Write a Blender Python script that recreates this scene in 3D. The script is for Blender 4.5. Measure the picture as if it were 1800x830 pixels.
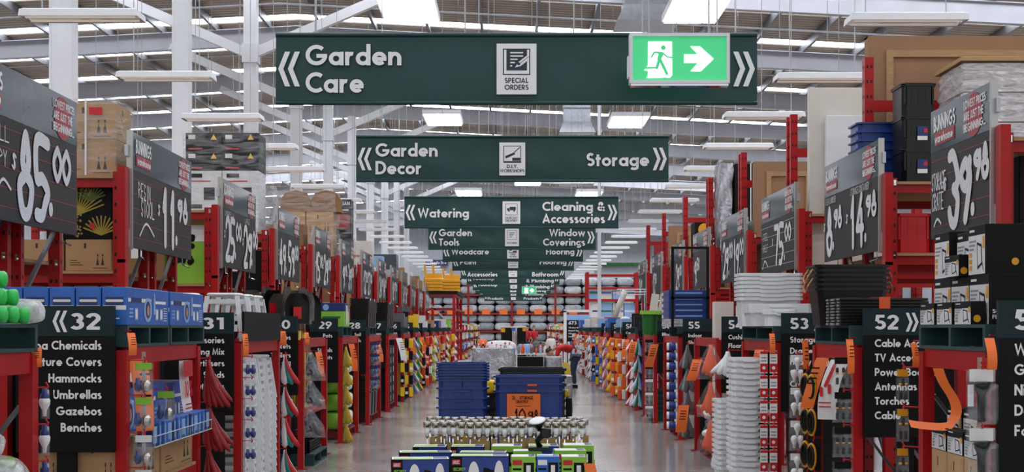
import bpy, math, random
from mathutils import Vector, Matrix

for o in list(bpy.data.objects): bpy.data.objects.remove(o, do_unlink=True)
SC = bpy.context.scene
COL = SC.collection
RN = random.Random(11)

# ------------------------------------------------------------------ camera, world, exposure
FPX, CXP, CYP, EYE = 2500.0, 902.0, 577.0, 1.65      # focal length in pixels of an 1800x830 frame, vanishing point, eye height
cam_d = bpy.data.cameras.new('camera'); cam = bpy.data.objects.new('camera', cam_d); COL.objects.link(cam)
cam_d.sensor_width = 36.0; cam_d.lens = FPX / 1800.0 * 36.0
cam_d.shift_x = -(CXP - 900.0) / 1800.0; cam_d.shift_y = (CYP - 415.0) / 1800.0
cam_d.clip_end = 500.0
cam.location = (0, 0, EYE); cam.rotation_euler = (math.pi / 2, 0, 0)
SC.camera = cam
W = bpy.data.worlds.new('daylight'); SC.world = W; W.use_nodes = True
W.node_tree.nodes['Background'].inputs[0].default_value = (0.93, 0.97, 1.0, 1)
W.node_tree.nodes['Background'].inputs[1].default_value = 0.6
VS = SC.view_settings
VS.view_transform = 'Standard'; VS.look = 'None'; VS.gamma = 1.0; VS.use_curve_mapping = False
VS.exposure = 0.6

# ------------------------------------------------------------------ helpers
def U(px, py, Y):                       # a pixel of the photograph at depth Y -> point
    return Vector(((px - CXP) * Y / FPX, Y, EYE + (CYP - py) * Y / FPX))
ORD = ['first', 'second', 'third', 'fourth', 'fifth', 'sixth', 'seventh', 'eighth', 'ninth', 'tenth', 'eleventh', 'twelfth',
       'thirteenth', 'fourteenth', 'fifteenth', 'sixteenth', 'seventeenth', 'eighteenth', 'nineteenth', 'twentieth']
NW = {n: a + b for n, (a, b) in {20+i: ('twenty', w) for i, w in enumerate(['', '-one', '-two', '-three', '-four', '-five', '-six', '-seven', '-eight', '-nine'])}.items()}
NW.update({n+10: w.replace('twenty', 'thirty') for n, w in list(NW.items())}); NW.update({n+30: w.replace('twenty', 'fifty') for n, w in list(NW.items()) if n < 30}); NW.update({n+40: w.replace('twenty', 'sixty') for n, w in list(NW.items()) if n < 30})
def lin(h):
    h = h.lstrip('#'); out = []
    for i in (0, 2, 4):
        c = int(h[i:i+2], 16) / 255.0
        out.append(c / 12.92 if c <= 0.04045 else ((c + 0.055) / 1.055) ** 2.4)
    return (*out, 1.0)
MATS = {}
def M(name, hexc=None, rough=0.5, metal=0.0, var=0.0, vscale=6.0, bump=0.0, bscale=30.0, emit=0.0, spec=None, coat=0.0, stretch=None):
    if name in MATS: return MATS[name]
    m = bpy.data.materials.new(name); MATS[name] = m; m.use_nodes = True
    nt = m.node_tree; p = nt.nodes['Principled BSDF']; c = lin(hexc)
    p.inputs['Base Color'].default_value = c; p.inputs['Roughness'].default_value = rough; p.inputs['Metallic'].default_value = metal
    if spec is not None: p.inputs['Specular IOR Level'].default_value = spec
    if coat: p.inputs['Coat Weight'].default_value = coat; p.inputs['Coat Roughness'].default_value = 0.15
    if emit:
        p.inputs['Emission Color'].default_value = c; p.inputs['Emission Strength'].default_value = emit
    if var or bump:
        tc = nt.nodes.new('ShaderNodeTexCoord'); src = tc.outputs['Object']
        if stretch:
            mp = nt.nodes.new('ShaderNodeMapping'); mp.inputs['Scale'].default_value = stretch
            nt.links.new(src, mp.inputs[0]); src = mp.outputs[0]
    if var:
        n = nt.nodes.new('ShaderNodeTexNoise'); n.inputs['Scale'].default_value = vscale; n.inputs['Detail'].default_value = 4
        nt.links.new(src, n.inputs['Vector'])
        r = nt.nodes.new('ShaderNodeMapRange'); r.inputs[1].default_value = 0.3; r.inputs[2].default_value = 0.7
        r.inputs[3].default_value = 1 - var; r.inputs[4].default_value = 1 + var * 0.6
        nt.links.new(n.outputs[0], r.inputs[0])
        h = nt.nodes.new('ShaderNodeVectorMath'); h.operation = 'SCALE'; h.inputs[0].default_value = c[:3]
        nt.links.new(r.outputs[0], h.inputs['Scale']); nt.links.new(h.outputs[0], p.inputs['Base Color'])
    if bump:
        n2 = nt.nodes.new('ShaderNodeTexNoise'); n2.inputs['Scale'].default_value = bscale; n2.inputs['Detail'].default_value = 3
        nt.links.new(src, n2.inputs['Vector'])
        b = nt.nodes.new('ShaderNodeBump'); b.inputs['Strength'].default_value = bump; b.inputs['Distance'].default_value = 0.02
        nt.links.new(n2.outputs[0], b.inputs['Height']); nt.links.new(b.outputs[0], p.inputs['Normal'])
    return m
def film(name, hexc, lo, hi, scale, rough=0.18, stretch=(1, 1, 1), bump=0.6):
    """stretch film or polythene: partly see-through, creased and shiny"""
    m = bpy.data.materials.new(name); MATS[name] = m; m.use_nodes = True
    nt = m.node_tree; p = nt.nodes['Principled BSDF']; out = nt.nodes['Material Output']
    p.inputs['Base Color'].default_value = lin(hexc); p.inputs['Roughness'].default_value = rough
    tc = nt.nodes.new('ShaderNodeTexCoord'); mp = nt.nodes.new('ShaderNodeMapping'); mp.inputs['Scale'].default_value = stretch
    n = nt.nodes.new('ShaderNodeTexNoise'); n.inputs['Scale'].default_value = scale; n.inputs['Detail'].default_value = 5; n.inputs['Distortion'].default_value = 1.2
    nt.links.new(tc.outputs['Object'], mp.inputs[0]); nt.links.new(mp.outputs[0], n.inputs['Vector'])
    r = nt.nodes.new('ShaderNodeMapRange'); r.inputs[1].default_value = 0.38; r.inputs[2].default_value = 0.68
    r.inputs[3].default_value = lo; r.inputs[4].default_value = hi
    nt.links.new(n.outputs[0], r.inputs[0])
    t = nt.nodes.new('ShaderNodeBsdfTransparent'); mx = nt.nodes.new('ShaderNodeMixShader')
    nt.links.new(r.outputs[0], mx.inputs[0]); nt.links.new(t.outputs[0], mx.inputs[1]); nt.links.new(p.outputs[0], mx.inputs[2])
    nt.links.new(mx.outputs[0], out.inputs[0])
    b = nt.nodes.new('ShaderNodeBump'); b.inputs['Strength'].default_value = bump; b.inputs['Distance'].default_value = 0.03
    nt.links.new(n.outputs[0], b.inputs['Height']); nt.links.new(b.outputs[0], p.inputs['Normal'])
    return m

class B:
    """collects faces; .mesh() makes mesh data with one or more materials"""
    def __init__(s): s.v = []; s.f = []; s.m = []
    def add(s, vs, fs, m=0):
        k = len(s.v); s.v += [tuple(a) for a in vs]
        for q in fs: s.f.append([i + k for i in q]); s.m.append(m)
        return s
    def box(s, x0, x1, y0, y1, z0, z1, m=0, mx=None):
        vs = [(x0,y0,z0),(x1,y0,z0),(x1,y1,z0),(x0,y1,z0),(x0,y0,z1),(x1,y0,z1),(x1,y1,z1),(x0,y1,z1)]
        if mx is not None: vs = [mx @ Vector(a) for a in vs]
        return s.add(vs, [(0,3,2,1),(4,5,6,7),(0,1,5,4),(1,2,6,5),(2,3,7,6),(3,0,4,7)], m)
    def cbox(s, x0, x1, y0, y1, z0, z1, c, m=0, mx=None):      # box with chamfered vertical edges and top
        def ring(z, e): return [(x0+c+e,y0+e,z),(x1-c-e,y0+e,z),(x1-e,y0+c+e,z),(x1-e,y1-c-e,z),(x1-c-e,y1-e,z),(x0+c+e,y1-e,z),(x0+e,y1-c-e,z),(x0+e,y0+c+e,z)]
        rings = [ring(z0, c*.5), ring(z0+c*.5, 0), ring(z1-c*.5, 0), ring(z1, c*.5)]
        if mx is not None: rings = [[mx @ Vector(a) for a in r] for r in rings]
        return s.loft(rings, m, True)
    def loft(s, rings, m=0, cap=True, closed=True):
        n = len(rings[0]); vs = [p for r in rings for p in r]; fs = []
        for i in range(len(rings) - 1):
            for j in range(n if closed else n - 1):
                a, b = i*n + j, i*n + (j+1) % n
                fs.append((a, b, b+n, a+n))
        if cap: fs.append(tuple(range(n-1, -1, -1))); fs.append(tuple(range((len(rings)-1)*n, len(rings)*n)))
        return s.add(vs, fs, m)
    def bar(s, a, b, w, h=None, m=0):                          # rectangular bar from a to b
        a, b = Vector(a), Vector(b); d = (b - a).normalized(); h = h or w
        up = Vector((0,0,1)) if abs(d.z) < 0.95 else Vector((0,1,0))
        x = d.cross(up).normalized() * w/2; y = x.cross(d).normalized() * h/2
        return s.loft([[a-x-y, a+x-y, a+x+y, a-x+y], [b-x-y, b+x-y, b+x+y, b-x+y]], m)
    def tube(s, pts, r, n=8, m=0, cap=True):
        pts = [Vector(p) for p in pts]; rings = []; rr = r if isinstance(r, (list, tuple)) else [r]*len(pts)
        for i, p in enumerate(pts):
            d = (pts[min(i+1, len(pts)-1)] - pts[max(i-1, 0)]).normalized()
            up = Vector((0,0,1)) if abs(d.z) < 0.9 else Vector((0,1,0))
            x = d.cross(up).normalized(); y = x.cross(d)
            rings.append([p + (x*math.cos(t) + y*math.sin(t))*rr[i] for t in [2*math.pi*k/n for k in range(n)]])
        return s.loft(rings, m, cap)
    def lathe(s, prof, n=12, c=(0,0,0), m=0, mx=None, cap=True):
        rings = []
        for r, z in prof:
            ring = [Vector((c[0]+r*math.cos(2*math.pi*k/n), c[1]+r*math.sin(2*math.pi*k/n), c[2]+z)) for k in range(n)]
            rings.append([mx @ q for q in ring] if mx is not None else ring)
        return s.loft(rings, m, cap)
    def prism(s, poly, y0, y1, m=0):                           # polygon in xz, extruded along y
        n = len(poly)
        return s.loft([[(x, y1, z) for x, z in poly], [(x, y0, z) for x, z in poly]], m)
    def grid(s, fn, nu, nv, m=0):
        vs = [fn(i/nu, j/nv) for j in range(nv+1) for i in range(nu+1)]
        return s.add(vs, [(j*(nu+1)+i, j*(nu+1)+i+1, (j+1)*(nu+1)+i+1, (j+1)*(nu+1)+i) for j in range(nv) for i in range(nu)], m)
    def strokes(s, lines, w, y=0.0, m=0, k=6):                 # flat rounded pen strokes in the xz plane facing -y
        for L in lines:
            for i, (x, z) in enumerate(L):
                y = y - 2e-5
                s.add([(x+w/2*math.cos(2*math.pi*t/8), y, z+w/2*math.sin(2*math.pi*t/8)) for t in range(8)], [tuple(range(8))], m)
                if i + 1 < len(L):
                    x2, z2 = L[i+1]; dx, dz = x2-x, z2-z; l = math.hypot(dx, dz)
                    if l < 1e-9: continue
                    nx, nz = -dz/l*w/2, dx/l*w/2; y = y - 2e-5
                    s.add([(x-nx,y,z-nz),(x2-nx,y,z2-nz),(x2+nx,y,z2+nz),(x+nx,y,z+nz)], [(0,1,2,3)], m)
        return s
    def disc(s, x, z, r, y=0.0, n=14, m=0, rz=None):
        return s.add([(x+r*math.cos(2*math.pi*t/n), y, z+(rz or r)*math.sin(2*math.pi*t/n)) for t in range(n)], [tuple(range(n))], m)
    def rect(s, x0, x1, z0, z1, y=0.0, m=0): return s.add([(x0,y,z0),(x1,y,z0),(x1,y,z1),(x0,y,z1)], [(0,1,2,3)], m)
    def poly(s, pts, y=0.0, m=0): return s.add([(x,y,z) for x, z in pts], [tuple(range(len(pts)))], m)
    def mesh(s, name, *mats, smooth=False):
        me = bpy.data.meshes.new(name); me.from_pydata(s.v, [], s.f)
        for m in mats: me.materials.append(MATS[m] if isinstance(m, str) else m)
        if len(mats) > 1: me.polygons.foreach_set('material_index', s.m)
        if smooth: me.polygons.foreach_set('use_smooth', [True]*len(me.polygons))
        me.update(); return me

def tag(o, label=None, cat=None, group=None, kind=None):
    if label: o['label'] = label
    if cat: o['category'] = cat
    if group: o['group'] = group
    if kind: o['kind'] = kind
    return o
def obj(name, me, parent=None, loc=(0,0,0), rz=0.0, rot=None, scale=None, label=None, kind=None):
    o = bpy.data.objects.new(name, me); COL.objects.link(o); o.location = loc
    o.rotation_euler = rot if rot else (0, 0, rz)
    if scale is not None: o.scale = scale if isinstance(scale, (tuple, list)) else (scale,)*3
    if parent: o.parent = parent
    if label: o['label'] = label
    if kind: o['kind'] = kind
    return o
def thing(name, label, cat, loc=(0,0,0), rz=0.0, group=None, parts=(), rot=None, scale=None):
    """Empty at the base with parts; a part is (name, mesh, loc, rz-or-rot, [sub-parts], label)"""
    e = tag(obj(name, None, None, loc, rz, rot, scale), label, cat, group); e.empty_display_size = 0.1
    put(e, parts); return e
def put(e, parts):
    for p in parts:
        p = tuple(p) + (None,)*(6 - len(p)); r = p[3] or 0.0
        o = obj(p[0], p[1], e, p[2] or (0,0,0), r if not isinstance(r, tuple) else 0.0, r if isinstance(r, tuple) else None, None, p[5])
        if p[4]: put(o, p[4])
def one(name, me, label, cat, loc=(0,0,0), rz=0.0, group=None, rot=None, scale=None):
    return tag(obj(name, me, None, loc, rz, rot, scale), label, cat, group)
def struct(name, me, loc=(0,0,0), parent=None):
    o = obj(name, me, parent, loc); o['kind'] = 'structure'; return o

TXT = {}
# geometric bold sans drawn from strokes: capital height 1, stroke 0.19
SW, XH = 0.19, 0.66
def AR(cx, cy, rx, ry, a0, a1, n=14): return [(cx+rx*math.cos(math.radians(a0+(a1-a0)*i/n)), cy+ry*math.sin(math.radians(a0+(a1-a0)*i/n))) for i in range(n+1)]
_h = SW/2; _r = XH/2-_h; _c = 0.335
_b = AR(_c, XH/2, 0.24, _r, 0, 360, 22); _st = 0.585
_R = 0.5-_h
GLY = {'a': ([_b, [(_st,0),(_st,XH)]], .68), 'b': ([[(_h,0),(_h,1.04)], AR(.345,XH/2,.24,_r,0,360,22)], .68), 'c': ([AR(_c,XH/2,.24,_r,48,312)], .52), 'd': ([_b, [(_st,0),(_st,1.04)]], .68),
 'e': ([AR(_c,XH/2,.24,_r,0,318,18), [(.1,.31),(.66,.31)]], .67), 'f': ([[(.17,0),(.17,.82)], AR(.31,.82,.14,.125,180,90,6), [(0,.58),(.38,.58)]], .40), 'g': ([_b, [(_st,XH),(_st,-.06)], AR(.345,-.06,.24,.14,0,-150,8)], .68),
 'h': ([[(_h,0),(_h,1.04)], AR(.315,.35,.2,.215,180,0,10)+[(.515,0)]], .61), 'i': ([[(_h,0),(_h,XH)], [(_h,.80),(_h,1.0)]], .19), 'k': ([[(_h,0),(_h,1.04)], [(.52,.62),(.19,.33)], [(.2,.36),(.54,.02)]], .62), 'l': ([[(_h,0),(_h,1.04)]], .19),
 'm': ([[(_h,0),(_h,XH)], AR(.285,.37,.18,.195,180,0,10)+[(.465,0)], AR(.645,.37,.18,.195,180,0,10)+[(.825,0)]], .92), 'n': ([[(_h,0),(_h,XH)], AR(.315,.35,.2,.215,180,0,10)+[(.515,0)]], .61),
 'o': ([_b], .67), 'p': ([[(_h,-.3),(_h,XH)], AR(.345,XH/2,.24,_r,0,360,22)], .68), 'r': ([[(_h,0),(_h,XH)], AR(.30,.33,.2,.235,180,70,8)], .42), 's': ([AR(.23,.475,.14,.1,40,270,10)+AR(.23,.185,.15,.105,90,-140,10)[1:]], .46), 't': ([[(.17,0),(.17,.88)], [(0,.57),(.36,.57)]], .38),
 'u': ([[(_h,XH),(_h,.3)]+AR(.3,.3,.2,.205,180,360,10)+[(.505,XH)], ], .60), 'v': ([[(.09,XH),(.30,.06),(.51,XH)]], .60), 'w': ([[(.08,XH),(.25,.07),(.45,.58),(.65,.07),(.82,XH)]], .90), 'x': ([[(.07,XH-.02),(.53,.02)], [(.53,XH-.02),(.07,.02)]], .60), 'j': ([[(_h,-.25),(_h,XH)], [(_h,.80),(_h,1.0)]], .19), 'q': ([_b, [(_st,-.3),(_st,XH)]], .68), 'X': ([[(.08,.98),(.62,.02)], [(.62,.98),(.08,.02)]], .70),
 'y': ([[(.09,XH),(.32,.12)], [(.54,XH),(.17,-.28)]], .62), 'z': ([[(.03,.57),(.48,.57)], [(.46,.55),(.06,.11)], [(.03,.095),(.5,.095)]], .52),
 'A': ([[(.09,0),(.42,.9),(.75,0)], [(.2,.27),(.64,.27)]], .84), 'B': ([[(_h,0),(_h,1)], [(_h,.905)]+AR(.30,.72,.17,.185,90,-90,8)+[(_h,.535)], [(_h,.5)]+AR(.33,.30,.19,.205,90,-90,8)+[(_h,.095)]], .62), 'C': ([AR(.5,.5,_R,_R,48,312,18)], .80), 'D': ([[(_h,0),(_h,1)], [(_h,.905)]+AR(.3,.5,.38,.405,90,-90,14)+[(_h,.095)]], .78),
 'E': ([[(_h,0),(_h,1)], [(_h,.905),(.52,.905)], [(_h,.5),(.49,.5)], [(_h,.095),(.52,.095)]], .54), 'F': ([[(_h,0),(_h,1)], [(_h,.905),(.52,.905)], [(_h,.5),(.47,.5)]], .54), 'G': ([AR(.5,.5,_R,_R,45,355,20), [(.5,.46),(.99,.46)]], 1.0), 'H': ([[(_h,0),(_h,1)], [(.575,0),(.575,1)], [(_h,.52),(.575,.52)]], .67), 'I': ([[(_h,0),(_h,1)]], .19),
 'J': ([[(.3,1),(.3,.25)]+AR(.15,.25,.15,.16,0,-130,6)], .4), 'K': ([[(_h,0),(_h,1)], [(.56,.95),(.2,.5)], [(.22,.55),(.62,.03)]], .70), 'L': ([[(_h,0),(_h,1)], [(_h,.095),(.48,.095)]], .50), 'M': ([[(.1,0),(.22,.95),(.5,.1),(.78,.95),(.9,0)]], 1.0), 'N': ([[(_h,0),(_h,1)], [(_h,.95),(.65,.05)], [(.65,0),(.65,1)]], .75),
 'O': ([AR(.5,.5,_R,_R,0,360,26)], 1.0), 'P': ([[(_h,0),(_h,1)], [(_h,.905)]+AR(.32,.67,.19,.235,90,-90,8)+[(_h,.435)]], .62), 'R': ([[(_h,0),(_h,1)], [(_h,.905)]+AR(.32,.69,.18,.215,90,-90,8)+[(_h,.475)], [(.28,.45),(.55,.02)]], .66), 'S': ([AR(.29,.70,.19,.205,35,270,12)+AR(.29,.295,.20,.2,90,-145,12)[1:]], .58),
 'T': ([[(.3,0),(.3,1)], [(0,.905),(.6,.905)]], .60), 'U': ([[(_h,1),(_h,.35)]+AR(.33,.35,.235,.255,180,360,12)+[(.565,1)]], .66), 'V': ([[(.09,1),(.38,.08),(.67,1)]], .76), 'W': ([[(.09,1),(.32,.08),(.57,.92),(.82,.08),(1.05,1)]], 1.14), 'Y': ([[(.09,1),(.36,.5),(.63,1)], [(.36,.5),(.36,0)]], .72),
 '&': ([[(.68,0),(.24,.62)]+AR(.34,.76,.14,.145,200,-20,10)+[(.2,.42)]+AR(.30,.27,.2,.18,140,350,12)+[(.66,.45)]], .78), '.': ([[(_h,0),(_h,.19)]], .19), "'": ([[(_h,.7),(_h,1)]], .19), '%': ([AR(.2,.76,.13,.16,0,360,12), AR(.72,.24,.13,.16,0,360,12), [(.22,0),(.7,1)]], .92),
 '0': ([AR(.33,.5,.235,_R,0,360,22)], .66), '1': ([[(.3,0),(.3,1)], [(.3,.9),(.06,.9)]], .42), '2': ([AR(.29,.69,.2,.215,170,-25,12)+[(.12,.12)], [(.03,.095),(.55,.095)]], .58), '3': ([AR(.27,.71,.17,.195,150,-90,10), AR(.27,.30,.20,.205,90,-150,12)], .56), '4': ([[(.45,0),(.45,1)], [(.43,.95),(.08,.3)], [(.02,.27),(.62,.27)]], .64),
 '5': ([[(.5,.905),(.16,.905),(.12,.56)], AR(.27,.31,.21,.215,125,-150,14)], .56), '6': ([AR(.32,.31,.225,.215,0,360,20), [(.47,.98),(.14,.42)]], .64), '7': ([[(.02,.905),(.52,.905)], [(.5,.9),(.16,.0)]], .58), '8': ([AR(.3,.72,.17,.185,0,360,18), AR(.3,.29,.21,.195,0,360,18)], .60), '9': ([AR(.32,.69,.225,.215,0,360,20), [(.5,.58),(.17,.02)]], .64)}
def ribbon(b, L, w, y):
    n = len(L); closed = n > 3 and math.hypot(L[0][0]-L[-1][0], L[0][1]-L[-1][1]) < 1e-6; lo = []; hi = []
    for i in range(n):
        p, q = L[max(i-1, 0)], L[min(i+1, n-1)]
        if closed and i in (0, n-1): p, q = L[-2], L[1]
        def unit(a, c):
            l = math.hypot(c[0]-a[0], c[1]-a[1]) or 1; return ((c[0]-a[0])/l, (c[1]-a[1])/l)
        if (0 < i < n-1) or closed:
            u, v = unit(p, L[i]), unit(L[i], q); t = unit((0, 0), (u[0]+v[0], u[1]+v[1])); k = 1/max(0.45, t[0]*u[0]+t[1]*u[1])
        else: t = unit(p, q); k = 1
        nx, nz = -t[1]*w/2*k, t[0]*w/2*k; lo.append((L[i][0]-nx, y, L[i][1]-nz)); hi.append((L[i][0]+nx, y, L[i][1]+nz))
    b.add(lo+hi, [(i, i+1, n+i+1, n+i) for i in range(n-1)])
def txt(s, size, mat, bold=0.0, sx=1.0, align='LEFT', w=SW):
    """flat lettering in the xz plane, read from -y; size is the capital height"""
    key = (s, size, mat, sx, align, w)
    if key in TXT: return TXT[key]
    b = B(); x = 0.0; q = 0
    for ch in s:
        if ch == ' ': x += 0.36; continue
        st, adv = GLY[ch]
        for L in st: ribbon(b, [(x+a, c) for a, c in L], w, -1.5e-4*q/size*0.1); q += 1
        x += adv + 0.07
    x -= 0.07; o = {'LEFT': 0, 'RIGHT': -x, 'CENTER': -x/2}[align]
    b.v = [((a+o)*size*sx, y*size if False else y*0.2, c*size) for a, y, c in b.v]
    TXT[key] = b.mesh('lettering', mat); return TXT[key]

def smooth_line(pts, k=4):
    out = []; n = len(pts)
    for i in range(n-1):
        p0, p1, p2, p3 = pts[max(i-1,0)], pts[i], pts[i+1], pts[min(i+2,n-1)]
        for j in range(k):
            t = j/k; out.append(tuple(0.5*(2*b + (c-a)*t + (2*a-5*b+4*c-d)*t*t + (3*b-a-3*c+d)*t**3) for a,b,c,d in zip(p0,p1,p2,p3)))
    out.append(pts[-1]); return out
def GP(s): return [[(int(q[0])/4.0, int(q[1])/6.0) for q in l.split()] for l in s.split('/')]
HAND = {k: GP(v) for k, v in {      # chalk hand: x 0-4, y 0-6
 '0':'26 04 02 20 42 44 26','1':'14 26 20','2':'05 16 36 44 32 00 40','3':'06 26 44 33 23/23 42 30 10 01','4':'36 02 42/34 30',
 '5':'46 06 03 23 42 31 20 00','6':'36 14 02 10 30 42 33 13 02','7':'06 46 20','8':'23 14 26 34 23 02 10 30 42 23','9':'44 25 04 13 33 45/44 43 20',
 'A':'00 26 40/12 32','B':'00 06 35 13 42 30 00','C':'45 26 04 02 10 41','D':'00 06 35 42 30 00','E':'46 06 00 40/03 33','F':'46 06 00/03 33','G':'45 16 02 10 41 42 22',
 'H':'06 00/46 40/03 43','I':'26 20','K':'06 00/46 03 40','L':'06 00 40','M':'00 06 23 46 40','N':'00 06 40 46','O':'26 04 02 20 42 44 26','P':'00 06 35 44 13 03',
 'R':'00 06 35 44 13 03 40','S':'45 26 15 13 32 20 01','T':'06 46/26 20','U':'06 01 20 41 46','V':'06 20 46','W':'06 10 24 30 46','X':'06 40/46 00','Y':'06 23 46/23 20','.':'20 20','$':'45 26 15 32 20 01/26 20'}.items()}
CURVY = set('0235689BCDGOPRSU$')
def hand(b, s, x, z, h, w, pen, gap=0.3, m=0, tilt=0.0):
    """writes s with pen strokes into builder b; returns the x after the last sign"""
    for ch in s:
        if ch == ' ': x += w*0.6; continue
        if ch == '.':
            b.strokes([[(x, z+pen*.5), (x, z+pen*.9)]], pen*.9, m=m); x += pen*1.4; continue
        for L in HAND[ch]:
            P = [(x + a*w + tilt*c*h, z + c*h) for a, c in L]
            if ch in CURVY: P = smooth_line(P, 4)
            b.strokes([P], pen, -2e-5*len(b.f), m)
        x += w*(1+gap) if ch not in '1I' else w*(0.75+gap)
    return x

# ------------------------------------------------------------------ materials
M('red', '#a80c10', 0.4, var=0.10, vscale=3, spec=0.35)
M('red_dark', '#8c0f12', 0.45, var=0.12, vscale=3)
M('white_steel', '#dfe0e4', 0.45, var=0.05, vscale=2)
M('roof_sheet', '#b3a79b', 0.6, var=0.10, vscale=1.2, bump=0.15, bscale=60)
M('rafter_paint', '#b4b5bd', 0.5, var=0.05, vscale=2)
M('galv', '#75767a', 0.45, 0.6, var=0.15, vscale=5)
M('galv_light', '#b9bdc4', 0.38, 0.7, var=0.12, vscale=7)
M('dark_steel', '#55524f', 0.5, 0.3, var=0.1)
M('wall_paint', '#c3c7cd', 0.7, var=0.05, vscale=0.5)
M('banner', '#1b3e3d', 0.36, spec=0.4, var=0.06, vscale=4, bump=0.12, bscale=5)
M('sign_green', '#162a2f', 0.5, spec=0.25)
M('sign_black', '#0b0a0b', 0.55, spec=0.2)
M('print_white', '#e9e7e6', 0.5)
M('print_ink', '#1d2b38', 0.5)
M('chalk', '#dcdcdc', 0.8, var=0.10, vscale=40)
M('slate_board', '#2f2c2c', 0.55, spec=0.3, var=0.06, vscale=8)
M('board_head', '#454f57', 0.16, var=0.05)
M('brand_red', '#a8323a', 0.5)
M('alu', '#b5b4ae', 0.35, 0.8)
M('chrome', '#d5d5d8', 0.08, 1.0)
M('wire', '#a9abad', 0.4, 0.6)
M('pallet_green', '#1d4043', 0.6, var=0.2, vscale=9)
M('pallet_red', '#7d2022', 0.6, var=0.2, vscale=9)
M('timber', '#b08d62', 0.65, var=0.2, vscale=4, stretch=(1, 12, 12))
M('mdf', '#9b7455', 0.7, var=0.08, vscale=3)
M('carton', '#b58f63', 0.72, var=0.10, vscale=5)
M('carton_dark', '#8c6742', 0.75, var=0.12, vscale=5)
M('tape', '#a4875f', 0.35)
M('carton_ink', '#3b3129', 0.7)
M('black_plastic', '#0b0a0b', 0.32, spec=0.4)
M('black_matt', '#0e0d0e', 0.6, spec=0.2)
M('blue_plastic', '#1d3a86', 0.3, var=0.05)
M('blue_print', '#2a66bd', 0.35, var=0.12, vscale=9)
M('blue_dark', '#1b2f6e', 0.4)
M('blue_pale', '#8fb4e0', 0.4)
M('green_bright', '#35c95a', 0.35, var=0.15, vscale=10)
M('green_lime', '#8cc63f', 0.4, var=0.1)
M('green_dark', '#1f6b2c', 0.4)
M('yellow', '#e9c01a', 0.4)
M('yellow_dull', '#a9962f', 0.6, var=0.2, vscale=12)
M('mustard', '#dd9a12', 0.45)
M('orange_tag', '#f4742b', 0.5)
M('orange_plastic', '#ea5a24', 0.35)
M('red_plastic', '#c4161c', 0.35)
M('red_cord', '#96161a', 0.45, var=0.25, vscale=14)
M('grey_fabric', '#5c5c60', 0.6, var=0.2, vscale=16)
M('grey_mid', '#8b8c8f', 0.5, var=0.1)
M('white_plastic', '#e6e7e8', 0.35, var=0.03)
M('cream', '#d8d2c8', 0.5, var=0.04)
M('teal', '#178a86', 0.45)
M('silver_card', '#dededf', 0.35, var=0.10, vscale=10)
M('steel_blade', '#9a958d', 0.28, 0.85, var=0.2, vscale=12)
M('stainless', '#c9c4bd', 0.25, 1.0, var=0.08)
M('kraft', '#a5884f', 0.7, var=0.15, vscale=20)
M('skin', '#c58f74', 0.55)
M('hair', '#2a1d16', 0.6)
M('denim', '#1d2740', 0.7)
M('shirt_red', '#b8141c', 0.7, var=0.08)
M('leaf', '#5f7a2a', 0.5, var=0.4, vscale=14)
M('lamp_white', '#ffffff', 0.5, emit=4.0)
M('tube_white', '#fff8ee', 0.5, emit=0.12)
M('exit_green', '#3fb877', 0.4, emit=0.45)
M('exit_white', '#ffffff', 0.4, emit=1.6)
film('wrap', '#e6e6ea', 0.03, 0.30, 3.0, stretch=(1, 1, 5))
film('wrap_thick', '#e2dfe2', 0.55, 0.95, 6.0, stretch=(1, 1, 4))
film('bag', '#eef0f2', 0.03, 0.38, 14.0)
film('bag_white', '#f2f3f4', 0.3, 0.8, 12.0)
film('blister', '#eef2f6', 0.03, 0.13, 8.0, rough=0.08, bump=0.2)
film('frost', '#f4f5f6', 0.86, 0.97, 5.0, rough=0.3, bump=0.05)
film('foil', '#b9bac0', 0.97, 1.0, 7.0, rough=0.25, bump=0.9)
MATS['foil'].node_tree.nodes['Principled BSDF'].inputs['Metallic'].default_value = 0.6

# polished concrete floor
fm = bpy.data.materials.new('concrete'); MATS['concrete'] = fm; fm.use_nodes = True
nt = fm.node_tree; p = nt.nodes['Principled BSDF']
tc = nt.nodes.new('ShaderNodeTexCoord')
n1 = nt.nodes.new('ShaderNodeTexNoise'); n1.inputs['Scale'].default_value = 0.8; n1.inputs['Detail'].default_value = 8
n2 = nt.nodes.new('ShaderNodeTexNoise'); n2.inputs['Scale'].default_value = 40; n2.inputs['Detail'].default_value = 3
for n in (n1, n2): nt.links.new(tc.outputs['Object'], n.inputs['Vector'])
cr = nt.nodes.new('ShaderNodeValToRGB'); cr.color_ramp.elements[0].position = 0.3; cr.color_ramp.elements[0].color = lin('#8b8682')
cr.color_ramp.elements[1].position = 0.75; cr.color_ramp.elements[1].color = lin('#aaa6a2')
nt.links.new(n1.outputs[0], cr.inputs[0]); nt.links.new(cr.outputs[0], p.inputs['Base Color'])
rr = nt.nodes.new('ShaderNodeMapRange'); rr.inputs[3].default_value = 0.10; rr.inputs[4].default_value = 0.24
nt.links.new(n1.outputs[0], rr.inputs[0]); nt.links.new(rr.outputs[0], p.inputs['Roughness'])
bp = nt.nodes.new('ShaderNodeBump'); bp.inputs['Strength'].default_value = 0.006; bp.inputs['Distance'].default_value = 0.01
nt.links.new(n2.outputs[0], bp.inputs['Height']); nt.links.new(bp.outputs[0], p.inputs['Normal'])
p.inputs['Specular IOR Level'].default_value = 0.6
# skylight sheets: daylight coming through translucent roof panels
M('skylight', '#f4f8ff', 0.5, emit=6.0)

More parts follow.
